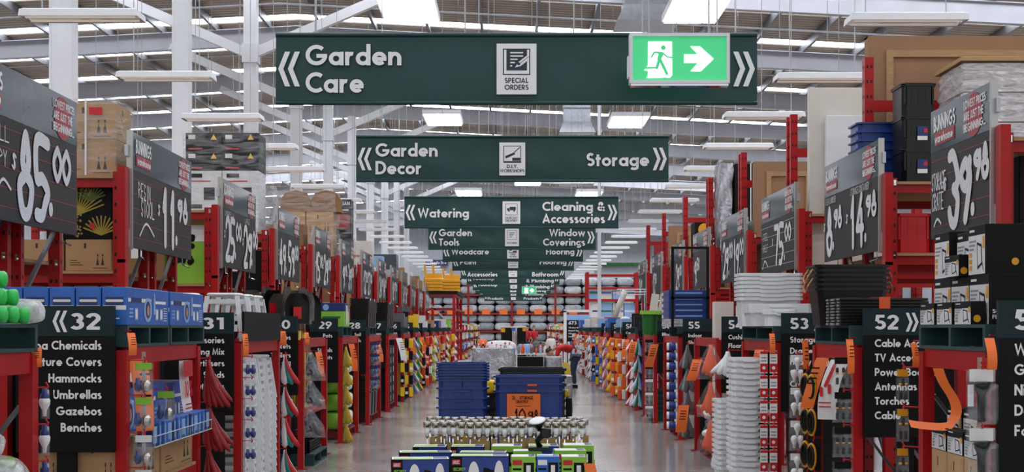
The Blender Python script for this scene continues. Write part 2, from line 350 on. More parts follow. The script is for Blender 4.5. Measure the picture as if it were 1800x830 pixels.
# ------------------------------------------------------------------ setting
X0, X1, Y0, Y1 = -34.0, 34.0, -6.0, 122.0
RIDGE, HR, SL = -6.7, 11.25, 0.052
def zr(x): return HR - SL*abs(x - RIDGE)
struct('floor', B().box(X0, X1, Y0 - 10, Y1, -0.2, 0).mesh('floor', 'concrete'))
struct('wall_left', B().box(X0-0.3, X0, Y0, Y1, 0, zr(X0)+0.2).mesh('wall_left', 'wall_paint'))
struct('wall_right', B().box(X1, X1+0.3, Y0, Y1, 0, zr(X1)+0.2).mesh('wall_right', 'wall_paint'))
wb = struct('wall_back', B().box(X0-0.3, X1+0.3, Y1, Y1+0.3, 0, HR+0.3).mesh('wall_back', 'wall_paint'))
rib = B().box(-0.12, 0.12, -0.06, 0, 0, HR-1.6).mesh('wall_rib', 'wall_paint')
for i in range(-16, 18): obj('wall_rib', rib, wb, (i*2.0, Y1-0.001, 0.02))
ceil = struct('ceiling', None)
SKY = [(y, y+0.65) for y in [2.0+4.15*k for k in range(29)]]
edges = [Y0]
for a, b in SKY: edges += [a, b]
edges.append(Y1)
def sheet_profile(a, b):
    n = max(1, int((b-a)/0.28)); st = (b-a)/n; P = []
    for k in range(n):
        y = a + k*st; P += [(y, 0.045), (y+st*.35, 0.045), (y+st*.45, 0), (y+st*.9, 0)]
    return P + [(b, 0.045)]
for i in range(len(edges)-1):
    a, b = edges[i], edges[i+1]; sky = i % 2 == 1
    bb = B(); P = sheet_profile(a, b)
    for xa, xb in ((X0, RIDGE), (RIDGE, X1)):
        bb.loft([[(xa, y, zr(xa)+d) for y, d in P], [(xb, y, zr(xb)+d) for y, d in P]], 0, False, False)
    obj('skylight' if sky else 'roof_sheet', bb.mesh('roof', 'skylight' if sky else 'roof_sheet'), ceil)
# purlins run away from the camera, rafters across it
k = 0
for i in range(-19, 25):
    x = RIDGE + 0.8 + i*1.65
    if x < X0+0.3 or x > X1-0.3: continue
    z = zr(x)
    obj('purlin', B().box(-0.035, 0.035, Y0, Y1, -0.24, 0).box(-0.035, 0.05, Y0, Y1, -0.26, -0.235).mesh('purlin', 'galv'), ceil, (x, 0, z-0.005))
RAF = [21.2 + 7.58*k for k in range(-3, 14)]
for y in RAF:
    for xa, xb in ((X0, RIDGE), (RIDGE, X1)):
        bb = B()
        za, zb = zr(xa)-0.27, zr(xb)-0.27
        for dy, t, b in ((0.011, 0.0, -0.55), (0.12, 0.0, -0.022), (0.12, -0.53, -0.552)):
            bb.loft([[(xa,y-dy,za+b),(xa,y+dy,za+b),(xa,y+dy,za+t),(xa,y-dy,za+t)], [(xb,y-dy,zb+b),(xb,y+dy,zb+b),(xb,y+dy,zb+t),(xb,y-dy,zb+t)]])
        obj('rafter', bb.mesh('rafter', 'rafter_paint'), ceil)
    # fly braces from rafter to purlin
    for i in range(-3, 11):
        x = RIDGE + 0.8 + i*3.3
        obj('fly_brace', B().bar((x, y, zr(x)-0.78), (x, y+0.75, zr(x)-0.2), 0.04, 0.04).mesh('fly_brace', 'dark_steel'), ceil)
# conduits under the sheets
for j, y in enumerate([26.5, 33.0, 40.5, 47.5, 55.0, 62.0, 70.5]):
    bb = B()
    for xa, xb in ((X0, RIDGE), (RIDGE, X1)): bb.tube([(xa, y, zr(xa)-0.35), (xb, y, zr(xb)-0.35)], 0.03, 6)
    obj('conduit', bb.mesh('conduit', 'galv_light'), ceil)

for k in range(36):
    x, y = RN.uniform(-9, 10), RN.uniform(22, 80)
    obj('drop_cable', B().bar((0,0,0), (0,0,-RN.uniform(2.5, 5.5)), 0.01).mesh('drop_cable', 'wire'), ceil, (x, y, zr(x)))
# columns under the ridge, each with its pair of raking struts
NODE = 8.7
colm = B().box(-0.16, 0.16, -0.16, 0.16, 0, 10.45).mesh('shaft', 'white_steel')
fl = B().box(-0.165, -0.13, -0.17, 0.17, 0.4, 10.3).box(0.13, 0.165, -0.17, 0.17, 0.4, 10.3).mesh('flange', 'white_steel')
strut = B().bar((0.14, 0, NODE), (3.9, 0, NODE+1.62), 0.22, 0.24).mesh('strut', 'white_steel')
strut2 = B().bar((-0.14, 0, NODE), (-3.9, 0, NODE+1.62), 0.22, 0.24).mesh('strut', 'white_steel')
colar = B().box(-0.2, 0.2, -0.2, 0.2, NODE-0.28, NODE+0.2).mesh('collar', 'white_steel')
CL = ['nearest the camera at the left of the photo', 'rising left of the green banner reading Garden Care', 'standing just left of the banner reading Garden Care',
      'just below the left end of the Garden Care banner', 'seen under the letters Garden Care', 'seen just left of the banner reading Garden Decor',
      'seen under the letters Garden Decor', 'just left of the banner reading Watering', 'second left of the banner reading Watering', 'far off behind the left racks']
for k in range(10):
    y = 21.2 + 7.58*k
    thing('column', 'white steel column ' + CL[k], 'column', (RIDGE, y, 0), 0, 'steel columns under the roof ridge',
          [('shaft', colm), ('flange', fl), ('strut', strut), ('strut', strut2), ('collar', colar)])

# galvanised drop ducts
for k, (y, xa, xb, zb, w) in enumerate([(36.0, 2.78, 3.93, 9.3, 'behind the exit sign'), (55.0, 1.94, 2.97, 9.15, 'above the Garden Decor banner'), (75.0, 2.65, 4.0, 9.2, 'above the Watering banner')]):
    c = (xa+xb)/2; h = (xb-xa)/2
    d = B().box(-h, h, -h, h, 0.35, zr(c)-zb-0.2).mesh('shaft', 'galv_light')
    hood = B().loft([[(-h*1.35,-h*1.3,0),(h*1.35,-h*1.3,0),(h*1.35,h*1.3,0),(-h*1.35,h*1.3,0)], [(-h,-h,0.42),(h,-h,0.42),(h,h,0.42),(-h,h,0.42)]]).mesh('hood', 'galv_light')
    seam = B().box(-h-0.02, h+0.02, -h-0.02, h+0.02, 0.9, 0.96).mesh('seam', 'galv')
    thing('air_duct', 'square galvanised air duct dropping from the roof ' + w, 'duct', (c, y, zb), 0, None, [('shaft', d), ('hood', hood), ('seam', seam)])

# ------------------------------------------------------------------ hanging fluorescent fittings over the side aisles
tray = B()
L, D, Hh = 0.65, 0.2, 0.09
tray.loft([[(-L,-D,0),(L,-D,0),(L,D,0),(-L,D,0)], [(-L+.01,-D+.01,0.075),(L-.01,-D+.01,0.075),(L-.01,D-.01,0.075),(-L+.01,D-.01,0.075)], [(-L+.05,-D+.04,Hh),(L-.05,-D+.04,Hh),(L-.05,D-.04,Hh),(-L+.05,D-.04,Hh)]], 0, False)
tray.add([(-L+.05,-D+.04,Hh),(L-.05,-D+.04,Hh),(L-.05,D-.04,Hh),(-L+.05,D-.04,Hh)], [(0,1,2,3)])
TRAY = tray.mesh('housing', 'white_steel')
REFL = B().add([(-L+.015,-D+.015,0.012),(L-.015,-D+.015,0.012),(L-.015,D-.015,0.012),(-L+.015,D-.015,0.012),(-L+.02,0,0.035),(L-.02,0,0.035)], [(0,1,5,4),(4,5,2,3),(0,4,3),(1,2,5)]).mesh('reflector', 'chrome')
TUBE = B().tube([(-L+.05,0,0.0),(L-.05,0,0.0)], 0.013, 8).mesh('tube', 'tube_white')
def hang_light(x, y, z, label, group):
    w = B().bar((0,0,0),(0,0,zr(x)-z-Hh+0.02),0.012).mesh('hanger', 'wire')
    thing('fluorescent_light', label, 'light', (x, y, z), 0, group, [('housing', TRAY), ('reflector', REFL), ('tube', TUBE, (0,-0.1,0.006)), ('tube', TUBE, (0,0.1,0.006)),
          ('hanger', w, (-0.45,0,Hh)), ('hanger', w, (0.45,0,Hh))])
LG, RG2 = 'fluorescent lights over the left side aisles', 'fluorescent lights over the right side aisles'
for k in range(24):
    y = 15.7 + 3.79*k
    for col_, x in enumerate((-4.75, -8.6)):
        if col_ == 1 and (k < 4 or k > 14): continue
        n = (ORD[k] if k < 20 else 'twenty-' + ORD[k-20])
        hang_light(x, y, 5.06, f'white fluorescent light above the left racks, {n} of the {"inner" if col_ == 0 else "outer"} row', LG)
RL = [(1592, 46, 15.9), (1445, 147, 19.6), (1342, 219, 23.1), (1297, 268, 27.0)] + [(902 + 3.4*2500/(30.8+3.79*k)*1.28, 577-3.41*2500/(30.8+3.79*k), 30.8+3.79*k) for k in range(19)]
for k, (px, py, y) in enumerate(RL):
    q = U(px, 0, y); n = (ORD[k] if k < 20 else 'twenty-' + ORD[k-20])
    hang_light(q.x, y, 5.06, f'white fluorescent light hanging over the right racks, {n} from the camera', RG2)

# bright high bay lights over the main aisle
hb = B().box(-0.5, 0.5, -1.0, 1.0, 0.03, 0.14).mesh('housing', 'white_steel')
hl = B()
for i in range(4): hl.box(-0.46+i*0.235, -0.245+i*0.235, -0.97, 0.97, 0.0, 0.025)
hl = hl.mesh('lamp', 'lamp_white')
BAY = [(718, 20, 24.7), (1224, 20, 24.7), (779, 212, 38.0), (1104, 216, 38.0), (928, 322, 52.0), (824, 341, 54.0), (1035, 343, 54.0)]
BL = ['cut by the top edge above the word Garden Care', 'cut by the top edge above the exit sign', 'between the two front banners on the left', 'between the two front banners on the right',
      'just under the middle of the Garden Decor banner', 'above the word Watering', 'above the words Cleaning & Accessories']
for (px, py, y), l in zip(BAY, BL):
    q = U(px, py, y); hz = zr(q.x) - q.z - 0.14
    hw = B().bar((0,0,0), (0,0,hz), 0.012).mesh('hanger', 'wire')
    thing('high_bay_light', 'bright white high bay light ' + l, 'light', q, 0, 'high bay lights over the main aisle', [('housing', hb), ('lamp', hl), ('hanger', hw, (-0.4,0,0.16)), ('hanger', hw, (0.4,0,0.16))])
for k in range(5):     # farther ones, two rows
    for sx in (-1, 1):
        y = (69, 76, 83, 91, 99)[k]; x = -1.9 if sx < 0 else 3.2; hw = B().bar((0,0,0), (0,0,zr(x)-7.19), 0.012).mesh('hanger', 'wire')
        thing('high_bay_light', f'small far high bay light, {ORD[k]} of the {"left" if sx < 0 else "right"} row behind the Watering banner', 'light', (x, y, 7.05), 0, 'high bay lights over the main aisle',
              [('housing', hb), ('lamp', hl), ('hanger', hw, (-0.4,0,0.16)), ('hanger', hw, (0.4,0,0.16))])

# ------------------------------------------------------------------ department banners
BW, BH = 4.2, 0.594
PX = BW/846.0
def cloth(seed):
    r = random.Random(seed); a, b = r.uniform(0, 6), r.uniform(0, 6)
    def f(u, v):
        e = 1 - abs(2*v-1)
        return ((u-0.5)*BW, 0.010*math.sin(u*17+a)*e + 0.007*math.sin(u*41+b+v*5)*e - 0.02*math.sin(v*math.pi*2)*0.3, v*BH)
    return B().grid(f, 70, 8).mesh('cloth', 'banner', smooth=True)
rail = B().tube([(-BW/2,0,0),(BW/2,0,0)], 0.02, 8).mesh('rail', 'banner', smooth=True)
def chevrons(sgn):
    b = B()
    for o in (0, 17):
        P = [(o, 0), (o+9, 0), (o+21, 31), (o+9, 61), (o, 61), (o+12, 31)]
        P = [(x*PX, z*PX) for x, z in P]
        if sgn < 0: P = [(-x, z) for x, z in P][::-1]
        b.poly(P)
    return b.mesh('chevrons', 'print_white')
CHR, CHL = chevrons(1), chevrons(-1)
def fit(parent, s, x0, x1, z, h, mat, y=-0.03, bold=0.032, name='lettering'):
    """lettering fitted between x0 and x1 with capital height h, standing on z"""
    me = txt(s, 1.0, mat, bold); xs = [v.co.x for v in me.vertices]
    w = max(xs)-min(xs); o = obj(name, me, parent, (x0 - min(xs)*(x1-x0)/w, y, z), 0, None, ((x1-x0)/w, 1, h)); return o
def icon(kind):
    b = B()                                             # pictogram within 0..1 x 0..1, drawn in ink on white
    b.rect(0, 1, 0, 1, 0, 0).rect(0.04, 0.96, 0.04, 0.96, -0.001, 1)
    if kind == 0:
        b.rect(0.13, 0.88, 0.17, 1.0, -0.002, 0)
        for i in range(5): b.rect(0.27, 0.74-0.10*i if i > 1 else 0.74, 0.82-0.125*i, 0.87-0.125*i, -0.003, 1)
        b.poly([(0.44,0.28),(0.58,0.50),(0.96,0.80),(0.96,0.60),(0.66,0.34)], -0.004, 1); b.strokes([[(0.60,0.42),(0.95,0.70)]], 0.02, -0.005, 0); b.disc(0.58,0.42,0.06,-0.005,10,0)
    elif kind == 1:
        b.poly([(0.1,0.4),(0.62,0.62),(0.66,0.5),(0.14,0.25)], -0.002, 0); b.poly([(0.5,0.12),(0.95,0.12),(0.95,0.3),(0.5,0.3)], -0.002, 0); b.strokes([[(0.6,0.6),(0.92,0.9)]], 0.05, -0.002, 0); b.rect(0.04,0.96,0.04,0.1,-0.002,0)
    elif kind == 2:
        b.rect(0.35, 0.86, 0.42, 0.72, -0.002, 0); b.rect(0.14, 0.33, 0.40, 0.60, -0.002, 0); b.disc(0.3, 0.36, 0.07, -0.003, 10, 0); b.disc(0.72, 0.36, 0.07, -0.003, 10, 0)
    else:
        for i in range(4): b.rect(0.2, 0.8-0.1*i, 0.7-0.16*i, 0.76-0.16*i, -0.002, 0)
    return b.mesh('pictogram', 'print_ink', 'print_white')
ICON = [icon(i) for i in range(4)]
def banner(k, cx, yb, w, left, right, ic, itxt, label):
    y = FPX*BW/w; q = U(cx, yb, y)
    e = thing('department_banner', label, 'banner', q, 0, 'green department banners down the main aisle', [('cloth', cloth(k)), ('top_rail', rail, (0,0,BH)), ('bottom_rail', rail, (0,0,0))])
    hw = B().bar((0,0,0),(0,0,zr(q.x)-q.z-BH+0.02),0.012).mesh('hanger', 'wire')
    for x in (-1.75, -0.45, 0.5, 1.75): obj('hanger', hw, e, (x,0,BH))
    obj('chevrons', CHL, e, (-BW/2+43*PX, -0.03, 28*PX)); obj('chevrons', CHR, e, (BW/2-43*PX, -0.03, 28*PX))
    def block(lines, side):
        n = len(lines)
        for i, (s, wpx) in enumerate(lines):
            if not s: continue
            z = (39 if n == 1 else (65, 17)[i])*PX; wd = wpx*PX
            if side < 0: fit(e, s, -BW/2+53*PX, -BW/2+53*PX+wd, z, 36*PX, 'print_white')
            else: fit(e, s, BW/2-53*PX-wd, BW/2-53*PX, z, 36*PX, 'print_white')
    block(left, -1); block(right, 1)
    ix0, ix1 = (-35*PX, 35*PX)
    pn = obj('notice_panel', B().box(ix0, ix1, -0.004, 0.0, 14*PX, 103*PX).mesh('notice_panel', 'print_white'), e, (0, -0.028, 0))
    obj('pictogram', ICON[ic], pn, (-24*PX, -0.006, 48*PX), 0, None, (48*PX, 1, 46*PX))
    n = len(itxt)
    for i, (s, wpx) in enumerate(itxt): fit(pn, s, -wpx*PX/2, wpx*PX/2, (34-12*i)*PX if n == 2 else 26*PX, 9*PX, 'print_ink', -0.006, 0.025)
BAN = [(908, 181, 846, [('Garden', 168), ('Care', 102)], [], 0, [('SPECIAL', 41), ('ORDERS', 42)], 'Garden Care'),
 (900.5, 318, 549, [('Garden', 168), ('Decor', 124)], [('Storage', 169)], 1, [('D.I.Y.', 30), ('WORKSHOPS', 66)], 'Garden Decor and Storage'),
 (899, 400, 376, [('Watering', 202)], [('Cleaning &', 248), ('Accessories', 248)], 2, [('SAME DAY', 50), ('DELIVERY', 48)], 'Watering and Cleaning & Accessories'),
 (900, 438, 294, [('Garden', 168), ('Tools', 104)], [('Window', 182), ('Coverings', 213)], 3, [('KITCHENS', 50)], 'Garden Tools and Window Coverings'),
 (901.5, 459, 247, [('Woodcare', 226)], [('Flooring', 170)], 1, [('OPEN', 30), ("'TIL 9PM", 44)], 'Woodcare and Flooring'),
 (902, 475, 214, [('Paint', 116)], [('Flooring', 186)], 3, [('SAME DAY', 48)], 'Paint and Flooring'),
 (901.5, 490, 183, [('', 0), ('Accessories', 246)], [('', 0), ('Bathroom', 214)], 3, [('SAFE', 30)], 'Accessories and Bathroom'),
 (902, 500, 163, [('Toolshop', 200)], [('', 0), ('& Plumbing', 250)], 3, [('TRADE', 36)], 'Toolshop and & Plumbing, its left word half hidden'),
 (903, 510, 144, [('Toolshop', 200)], [('', 0), ('& Plumbing', 250)], 3, [('HIRE', 30)], 'Toolshop, farther one, behind the small exit sign'),
 (902, 516, 132, [('', 0), ('', 0)], [('', 0), ('Plumbing', 220)], 3, [('OPEN', 30)], 'Plumbing at the right, hidden by the small exit sign'),
 (902.5, 522, 121, [], [('', 0), ('Plumbing', 220)], 3, [('OPEN', 30)], 'the last but one word, nearly hidden'),
 (902.5, 529, 102, [('Outdoor', 200), ('Products', 220)], [('', 0), ('Products', 220)], 3, [('OPEN', 30)], 'Outdoor Products, the last of the row')]
for k, (cx, yb, w, l, r, ic, it, lab) in enumerate(BAN): banner(k, cx, yb, w, l, r, ic, it, 'long dark green hanging banner reading ' + lab)

# ------------------------------------------------------------------ exit signs
def exit_sign(px0, px1, py0, py1, y, label):
    a, b = U(px0, py1, y), U(px1, py0, y); w, h = b.x-a.x, b.z-a.z
    e = thing('exit_sign', label, 'exit sign', (a.x+w/2, y, a.z), 0, 'green exit signs')
    fr = B(); t = 0.03*w
    fr.box(-w/2, w/2, 0, 0.12, 0, t).box(-w/2, w/2, 0, 0.12, h-t, h).box(-w/2, -w/2+t, 0, 0.12, t, h-t).box(w/2-t, w/2, 0, 0.12, t, h-t)
    obj('frame', fr.mesh('frame', 'white_steel'), e)
    obj('end_cap', B().box(-w/2-0.02*w, -w/2, 0.02, 0.1, 0.12*h, 0.55*h).mesh('end_cap', 'white_steel'), e)
    obj('base_trim', B().box(-w/2+.01, w/2-.01, 0.01, 0.11, -0.05*h, -0.001).mesh('base_trim', 'chrome'), e)
    f = obj('face', B().box(-w/2+t, w/2-t, 0.02, 0.1, t, h-t).mesh('face', 'exit_green'), e)
    S = w/1.0                                           # pictogram drawn in sign widths (1502x830 zoom)
    def Z(x, y_): return ((x-745)/1410*S, (755-y_)/1410*S)
    door = B().poly([Z(*q) for q in [(278,680),(300,640),(300,575),(245,572),(300,500),(302,165),(635,165),(640,640),(605,675),(545,672),(575,650),(500,676)]])
    obj('pictogram_door', door.mesh('pictogram_door', 'exit_white'), f, (0, 0.017, 0))
    man = B(); man.disc(*Z(515,252), 35/1410*S)
    man.strokes([[Z(*q) for q in L] for L in ([(350,385),(385,320),(480,322)],)], 26/1410*S)
    man.strokes([[Z(500,322), Z(575,385), Z(648,390)]], 24/1410*S)
    man.poly([Z(*q) for q in [(430,320),(520,320),(515,360),(470,440),(425,425),(445,350)]][::-1])
    man.strokes([[Z(462,400), Z(425,535)]], 44/1410*S); man.strokes([[Z(425,535), Z(265,538)]], 28/1410*S); man.strokes([[Z(470,420), Z(565,620)]], 44/1410*S)
    obj('pictogram_runner', man.mesh('pictogram_runner', 'exit_green'), f, (0, 0.014, 0))
    arr = B().poly([Z(*q) for q in [(808,345),(1005,345),(895,232),(1030,232),(1225,408),(1045,583),(900,583),(1005,465),(808,465)]][::-1])
    obj('arrow', arr.mesh('arrow', 'exit_white'), f, (0, 0.017, 0))
    hw = B().bar((0,0,0), (0,0,zr(a.x)-b.z+0.02), 0.012).mesh('hanger', 'wire')
    for x in (-0.3*w, 0.3*w): obj('hanger', hw, e, (x, 0.06, h))
exit_sign(1107, 1283, 58, 146, 11.6, 'large lit green exit sign with running figure before the Garden Care banner')
exit_sign(917.5, 943, 503.5, 517, 66.0, 'tiny lit green exit sign with arrow far down the aisle, under the last banners')

# ------------------------------------------------------------------ racking, end stands, aisle signs, price boards
FX, RX = 2.44, 3.5                       # aisle face of the end stands, first frame of the tall racks
LEFT = [(33 - k, 5.18 + 3.79*k, 5.18 + 3.79*k + 2.13) for k in range(14)]
RIGHT = [(51, 7.26, 8.56), (52, 10.2, 11.6), (53, 13.3, 15.2), (54, 17.1, 19.2), (55, 21.0, 23.1), (56, 24.7, 26.8), (57, 28.4, 30.4), (58, 32.6, 34.5), (59, 36.5, 38.5), (60, 40.3, 42.3), (61, 44.1, 46.1), (62, 47.9, 49.9), (63, 51.7, 53.7)]
M('slot', '#2a0a0a', 0.8)
def upright(h, w=0.09, d=0.07, holes=True, step=0.15):
    key = ('upright', h, w, d, holes)
    if key in TXT: return TXT[key]
    b = B().box(-w/2, w/2, -d/2, d/2, 0, h)
    if holes:
        z = 0.2
        while z < h-0.05:
            for x in (-w*0.22, w*0.22): b.rect(x-0.009, x+0.009, z, z+0.03, -d/2-0.002, 1)
            for sx in (-1, 1): b.add([(sx*(w/2+0.002), -0.009, z), (sx*(w/2+0.002), 0.009, z), (sx*(w/2+0.002), 0.009, z+0.03), (sx*(w/2+0.002), -0.009, z+0.03)], [(0,1,2,3)], 1)
            z += step
    TXT[key] = b.mesh('upright', 'red', 'slot'); return TXT[key]
FOOT = B().box(-0.08, 0.08, -0.07, 0.07, 0, 0.012).mesh('foot_plate', 'red_dark')
PIN = B().box(-0.012, 0.012, -0.012, 0, 0, 0.05).box(-0.005, 0.005, -0.03, -0.012, 0.01, 0.02).mesh('safety_pin', 'chrome')
def end_stand(no, s, y0, y1, top=1.53, shelves=()):
    side = 'left' if s < 0 else 'right'
    e = thing('end_stand', f'red steel end stand at the front of aisle {NW[no]}', 'display stand', (s*FX, y0, 0), 0, f'red end stands on the {side}')
    D = 0.82
    for yy in (0.045, y1-y0-0.045):
        for xx in (0.035, D-0.035):
            u = obj('upright', upright(top-0.02, 0.07, 0.09, False), e, (s*xx, yy, 0)); 
            obj('foot_plate', FOOT, u)
    ly = y1-y0
    bm = B().box(-0.02, 0.02, 0.09, ly-0.09, 0, 0.11).mesh('beam', 'red')
    for xx in (0.03, D-0.03): obj('beam', bm, e, (s*xx, 0, top-0.11))
    cb = B().box(0.08, D-0.08, -0.02, 0.02, 0, 0.06).mesh('cross_beam', 'red_dark')
    for yy in (0.045, ly-0.045): obj('cross_beam', cb, e, (0 if s > 0 else -D, yy, top-0.07))
    br = B().bar((s*(D-0.06), 0.045, 0.35), (s*0.08, 0.045, 1.25), 0.03, 0.02).mesh('brace', 'galv')
    obj('brace', br, e); obj('brace', br, e, (0, ly-0.09, 0))
    bk = B().box(-0.01, 0.01, 0.09, ly-0.09, 0.02, top-0.15).mesh('dark_backing', 'black_matt')
    obj('dark_backing', bk, e, (s*(D-0.005), 0, 0))
    for z in shelves:
        sh = B().box(0.0, D-0.03, 0.02, ly-0.02, -0.02, 0).mesh('shelf', 'timber')
        o = obj('shelf', sh, e, (0.015 if s > 0 else -D+0.015, 0, z))
        obj('shelf_beam', B().box(-0.02, 0.02, 0.09, ly-0.09, -0.09, 0).mesh('shelf_beam', 'red'), e, (s*0.03, 0, z-0.021))
    return e
PAL = {}
def pallet(lx, ly, mat, label, loc, group=None):
    """timber pallet, bearers along x; loc is the middle of its base"""
    key = (round(lx,3), round(ly,3), mat)
    if key not in PAL:
        PAL[key] = (B().box(-lx/2, lx/2, -0.02, 0.02, 0.018, 0.122).mesh('bearer', mat), B().box(-0.048, 0.048, -ly/2, ly/2, 0, 0.018).mesh('board', mat))
    be, bo = PAL[key]; parts = [('bearer', be, (0, yy, 0)) for yy in (-ly/2+0.02, 0, ly/2-0.02)]
    n = max(3, int(lx/0.15))
    parts += [('deck_board', bo, (-lx/2+0.048+(lx-0.096)*i/(n-1), 0, 0.122)) for i in range(n)]
    parts += [('base_board', bo, (-lx/2+0.048+(lx-0.096)*i/2, 0, 0)) for i in range(3)]
    return thing('pallet', label, 'pallet', loc, 0, group, parts)

def sign(no, s, y0, lines, arrow, x_edge=2.5):
    w, h = 0.62, 0.92
    x = s*x_edge - (w if s < 0 else 0)                        # left side grows to the left
    e = thing('aisle_sign', f'black aisle sign with green header for aisle {NW[no]} beside the {"left" if s < 0 else "right"} racks', 'sign', (x, y0-0.05, 0.87), 0, 'black aisle number signs')
    obj('panel', B().box(0, w, 0, 0.03, 0, h-0.19).mesh('panel', 'sign_black'), e)
    hd = obj('header', B().box(0, w, -0.002, 0.03, h-0.19, h).mesh('header', 'sign_green'), e)
    obj('bracket', B().box(w*0.4, w*0.6, 0.03, 0.06, -0.87, 0.8).mesh('bracket', 'sign_black'), e)
    ch = B()
    for o in (0, 0.042):
        P = [(o,0),(o+0.022,0),(o+0.050,0.068),(o+0.022,0.135),(o,0.135),(o+0.028,0.068)]
        if s < 0: P = [(-a, c) for a, c in P][::-1]
        ch.poly(P)
    ch = ch.mesh('chevrons', 'print_white')
    if s < 0:
        fit(hd, str(no), w-0.085-0.19, w-0.085, h-0.15, 0.105, 'print_white', -0.006, 0.03, 'number')
        if arrow: obj('chevrons', ch, hd, (w-0.085-0.21, -0.006, h-0.165))
    else:
        fit(hd, str(no), 0.08, 0.08+0.17, h-0.15, 0.105, 'print_white', -0.006, 0.03, 'number')
        if arrow: obj('chevrons', ch, hd, (0.3, -0.006, h-0.165))
    for i, t in enumerate(lines):
        if not t: continue
        me = txt(t, 0.056, 'print_white', 0.02, 1.0, 'RIGHT' if s < 0 else 'LEFT')
        obj('lettering', me, e, (w-0.08 if s < 0 else 0.08, -0.004, h-0.19-0.085-0.103*i))

def price_board(s, yn, yf, label, prices, notes=(), ruled='brand_red', brand=True, z0=2.36):
    """yn, yf: near and far end along the aisle; prices: (text, cents, x, z, h, w, pen) in metres along the board"""
    L = yf-yn; h = 1.02; hh = 0.335
    e = thing('price_board', label, 'price board', (s*3.35, yn if s < 0 else yf, z0), math.pi/2 if s < 0 else -math.pi/2, None)
    b = obj('slate', B().box(0, L, 0, 0.02, 0, h-hh).mesh('slate', 'slate_board'), e)
    t = obj('header', B().box(0, L, -0.002, 0.022, h-hh, h).mesh('header', 'board_head'), e)
    nx = 0 if s < 0 else L
    obj('edge_trim', B().box(nx-0.015, nx+0.015, -0.006, 0.045, -0.02, h+0.01).mesh('edge_trim', 'alu'), e)
    obj('hook', B().tube([(0.2*L,0.04,0.02),(0.2*L,0.04,-0.06),(0.2*L,0,-0.09)], 0.008, 6).mesh('hook', 'chrome'), e); obj('hook', B().tube([(0.9*L,0.04,0.02),(0.9*L,0.04,-0.06),(0.9*L,-0.03,-0.09)], 0.008, 6).mesh('hook', 'chrome'), e)
    px = -0.09 if s < 0 else L+0.09
    po = obj('mounting_post', B().box(px-0.055, px+0.055, 0.02, 0.09, -z0, 3.06-z0).box(px-0.055, px+0.02 if s < 0 else px+0.055, 0.015, 0.10, 2.22-z0, 2.25-z0).mesh('mounting_post', 'red'), e)
    obj('bracket', B().box(nx-0.05, nx+0.05, 0.022, 0.05, 0.0, 0.16).box(nx-0.05, nx+0.05, 0.022, 0.05, 0.8, 0.9).mesh('bracket', 'galv_light'), e)
    if ruled:
        rl = B()
        for i in range(5): rl.rect(0.02, L-0.02, 0.09+0.13*i, 0.094+0.13*i, -0.002)
        obj('ruled_lines', rl.mesh('ruled_lines', ruled), b)
    if brand:
        obj('brand_plate', B().rect(0.12, 0.62, 0.045, 0.145).mesh('brand_plate', 'brand_red'), t, (0, -0.006, h-hh))
        fit(t, 'BUNNINGS', 0.1, 0.64, h-hh+0.155, 0.125, 'print_white', -0.008, 0.03)
        fit(t, 'warehouse', 0.14, 0.60, h-hh+0.062, 0.07, 'print_white', -0.012, 0.03)
        obj('slogan_disc', B().disc(L-0.36, 0.16, 0.19, rz=0.158, n=24).disc(L-0.36, 0.16, 0.12, -0.001, n=20, rz=0.1).mesh('slogan_disc', 'brand_red'), t, (0, -0.006, h-hh))
        for i, ln in enumerate(('LOWEST PRICES', 'ARE JUST THE', 'BEGINNING...')):
            fit(t, ln, L-0.58, L-0.09 if i != 1 else L-0.14, h-hh+0.22-0.085*i, 0.062, 'print_white', -0.009, 0.03)
    pr = B()
    for (d, c, x, z, hgt, w, pen) in prices:
        x2 = hand(pr, d, x, z, hgt, w, pen, 0.42)
        pr.strokes([[(x2-w*0.12, z+pen*0.5), (x2-w*0.12, z+pen*0.7)]], pen*0.9)
        hand(pr, c, x2+w*0.15, z+hgt*0.56, hgt*0.42, w*0.6, pen*0.62, 0.45)
        hand(pr, '$', x-w*0.65, z+hgt*0.52, hgt*0.18, w*0.3, pen*0.2)
    obj('chalk_price', pr.mesh('chalk_price', 'chalk'), b, (0, -0.005, 0))
    if notes:
        nb = B()
        for (tx, x, z, hgt, w) in notes:
            if tx == '~': nb.strokes([smooth_line([(x, z), (x+w*0.45, z+hgt), (x+w, z+hgt*0.2)], 6)], 0.022)
            else: hand(nb, tx, x, z, hgt, w, hgt*0.1, 0.35)
        obj('chalk_note', nb.mesh('chalk_note', 'chalk'), b, (0, -0.005, 0))
    return e

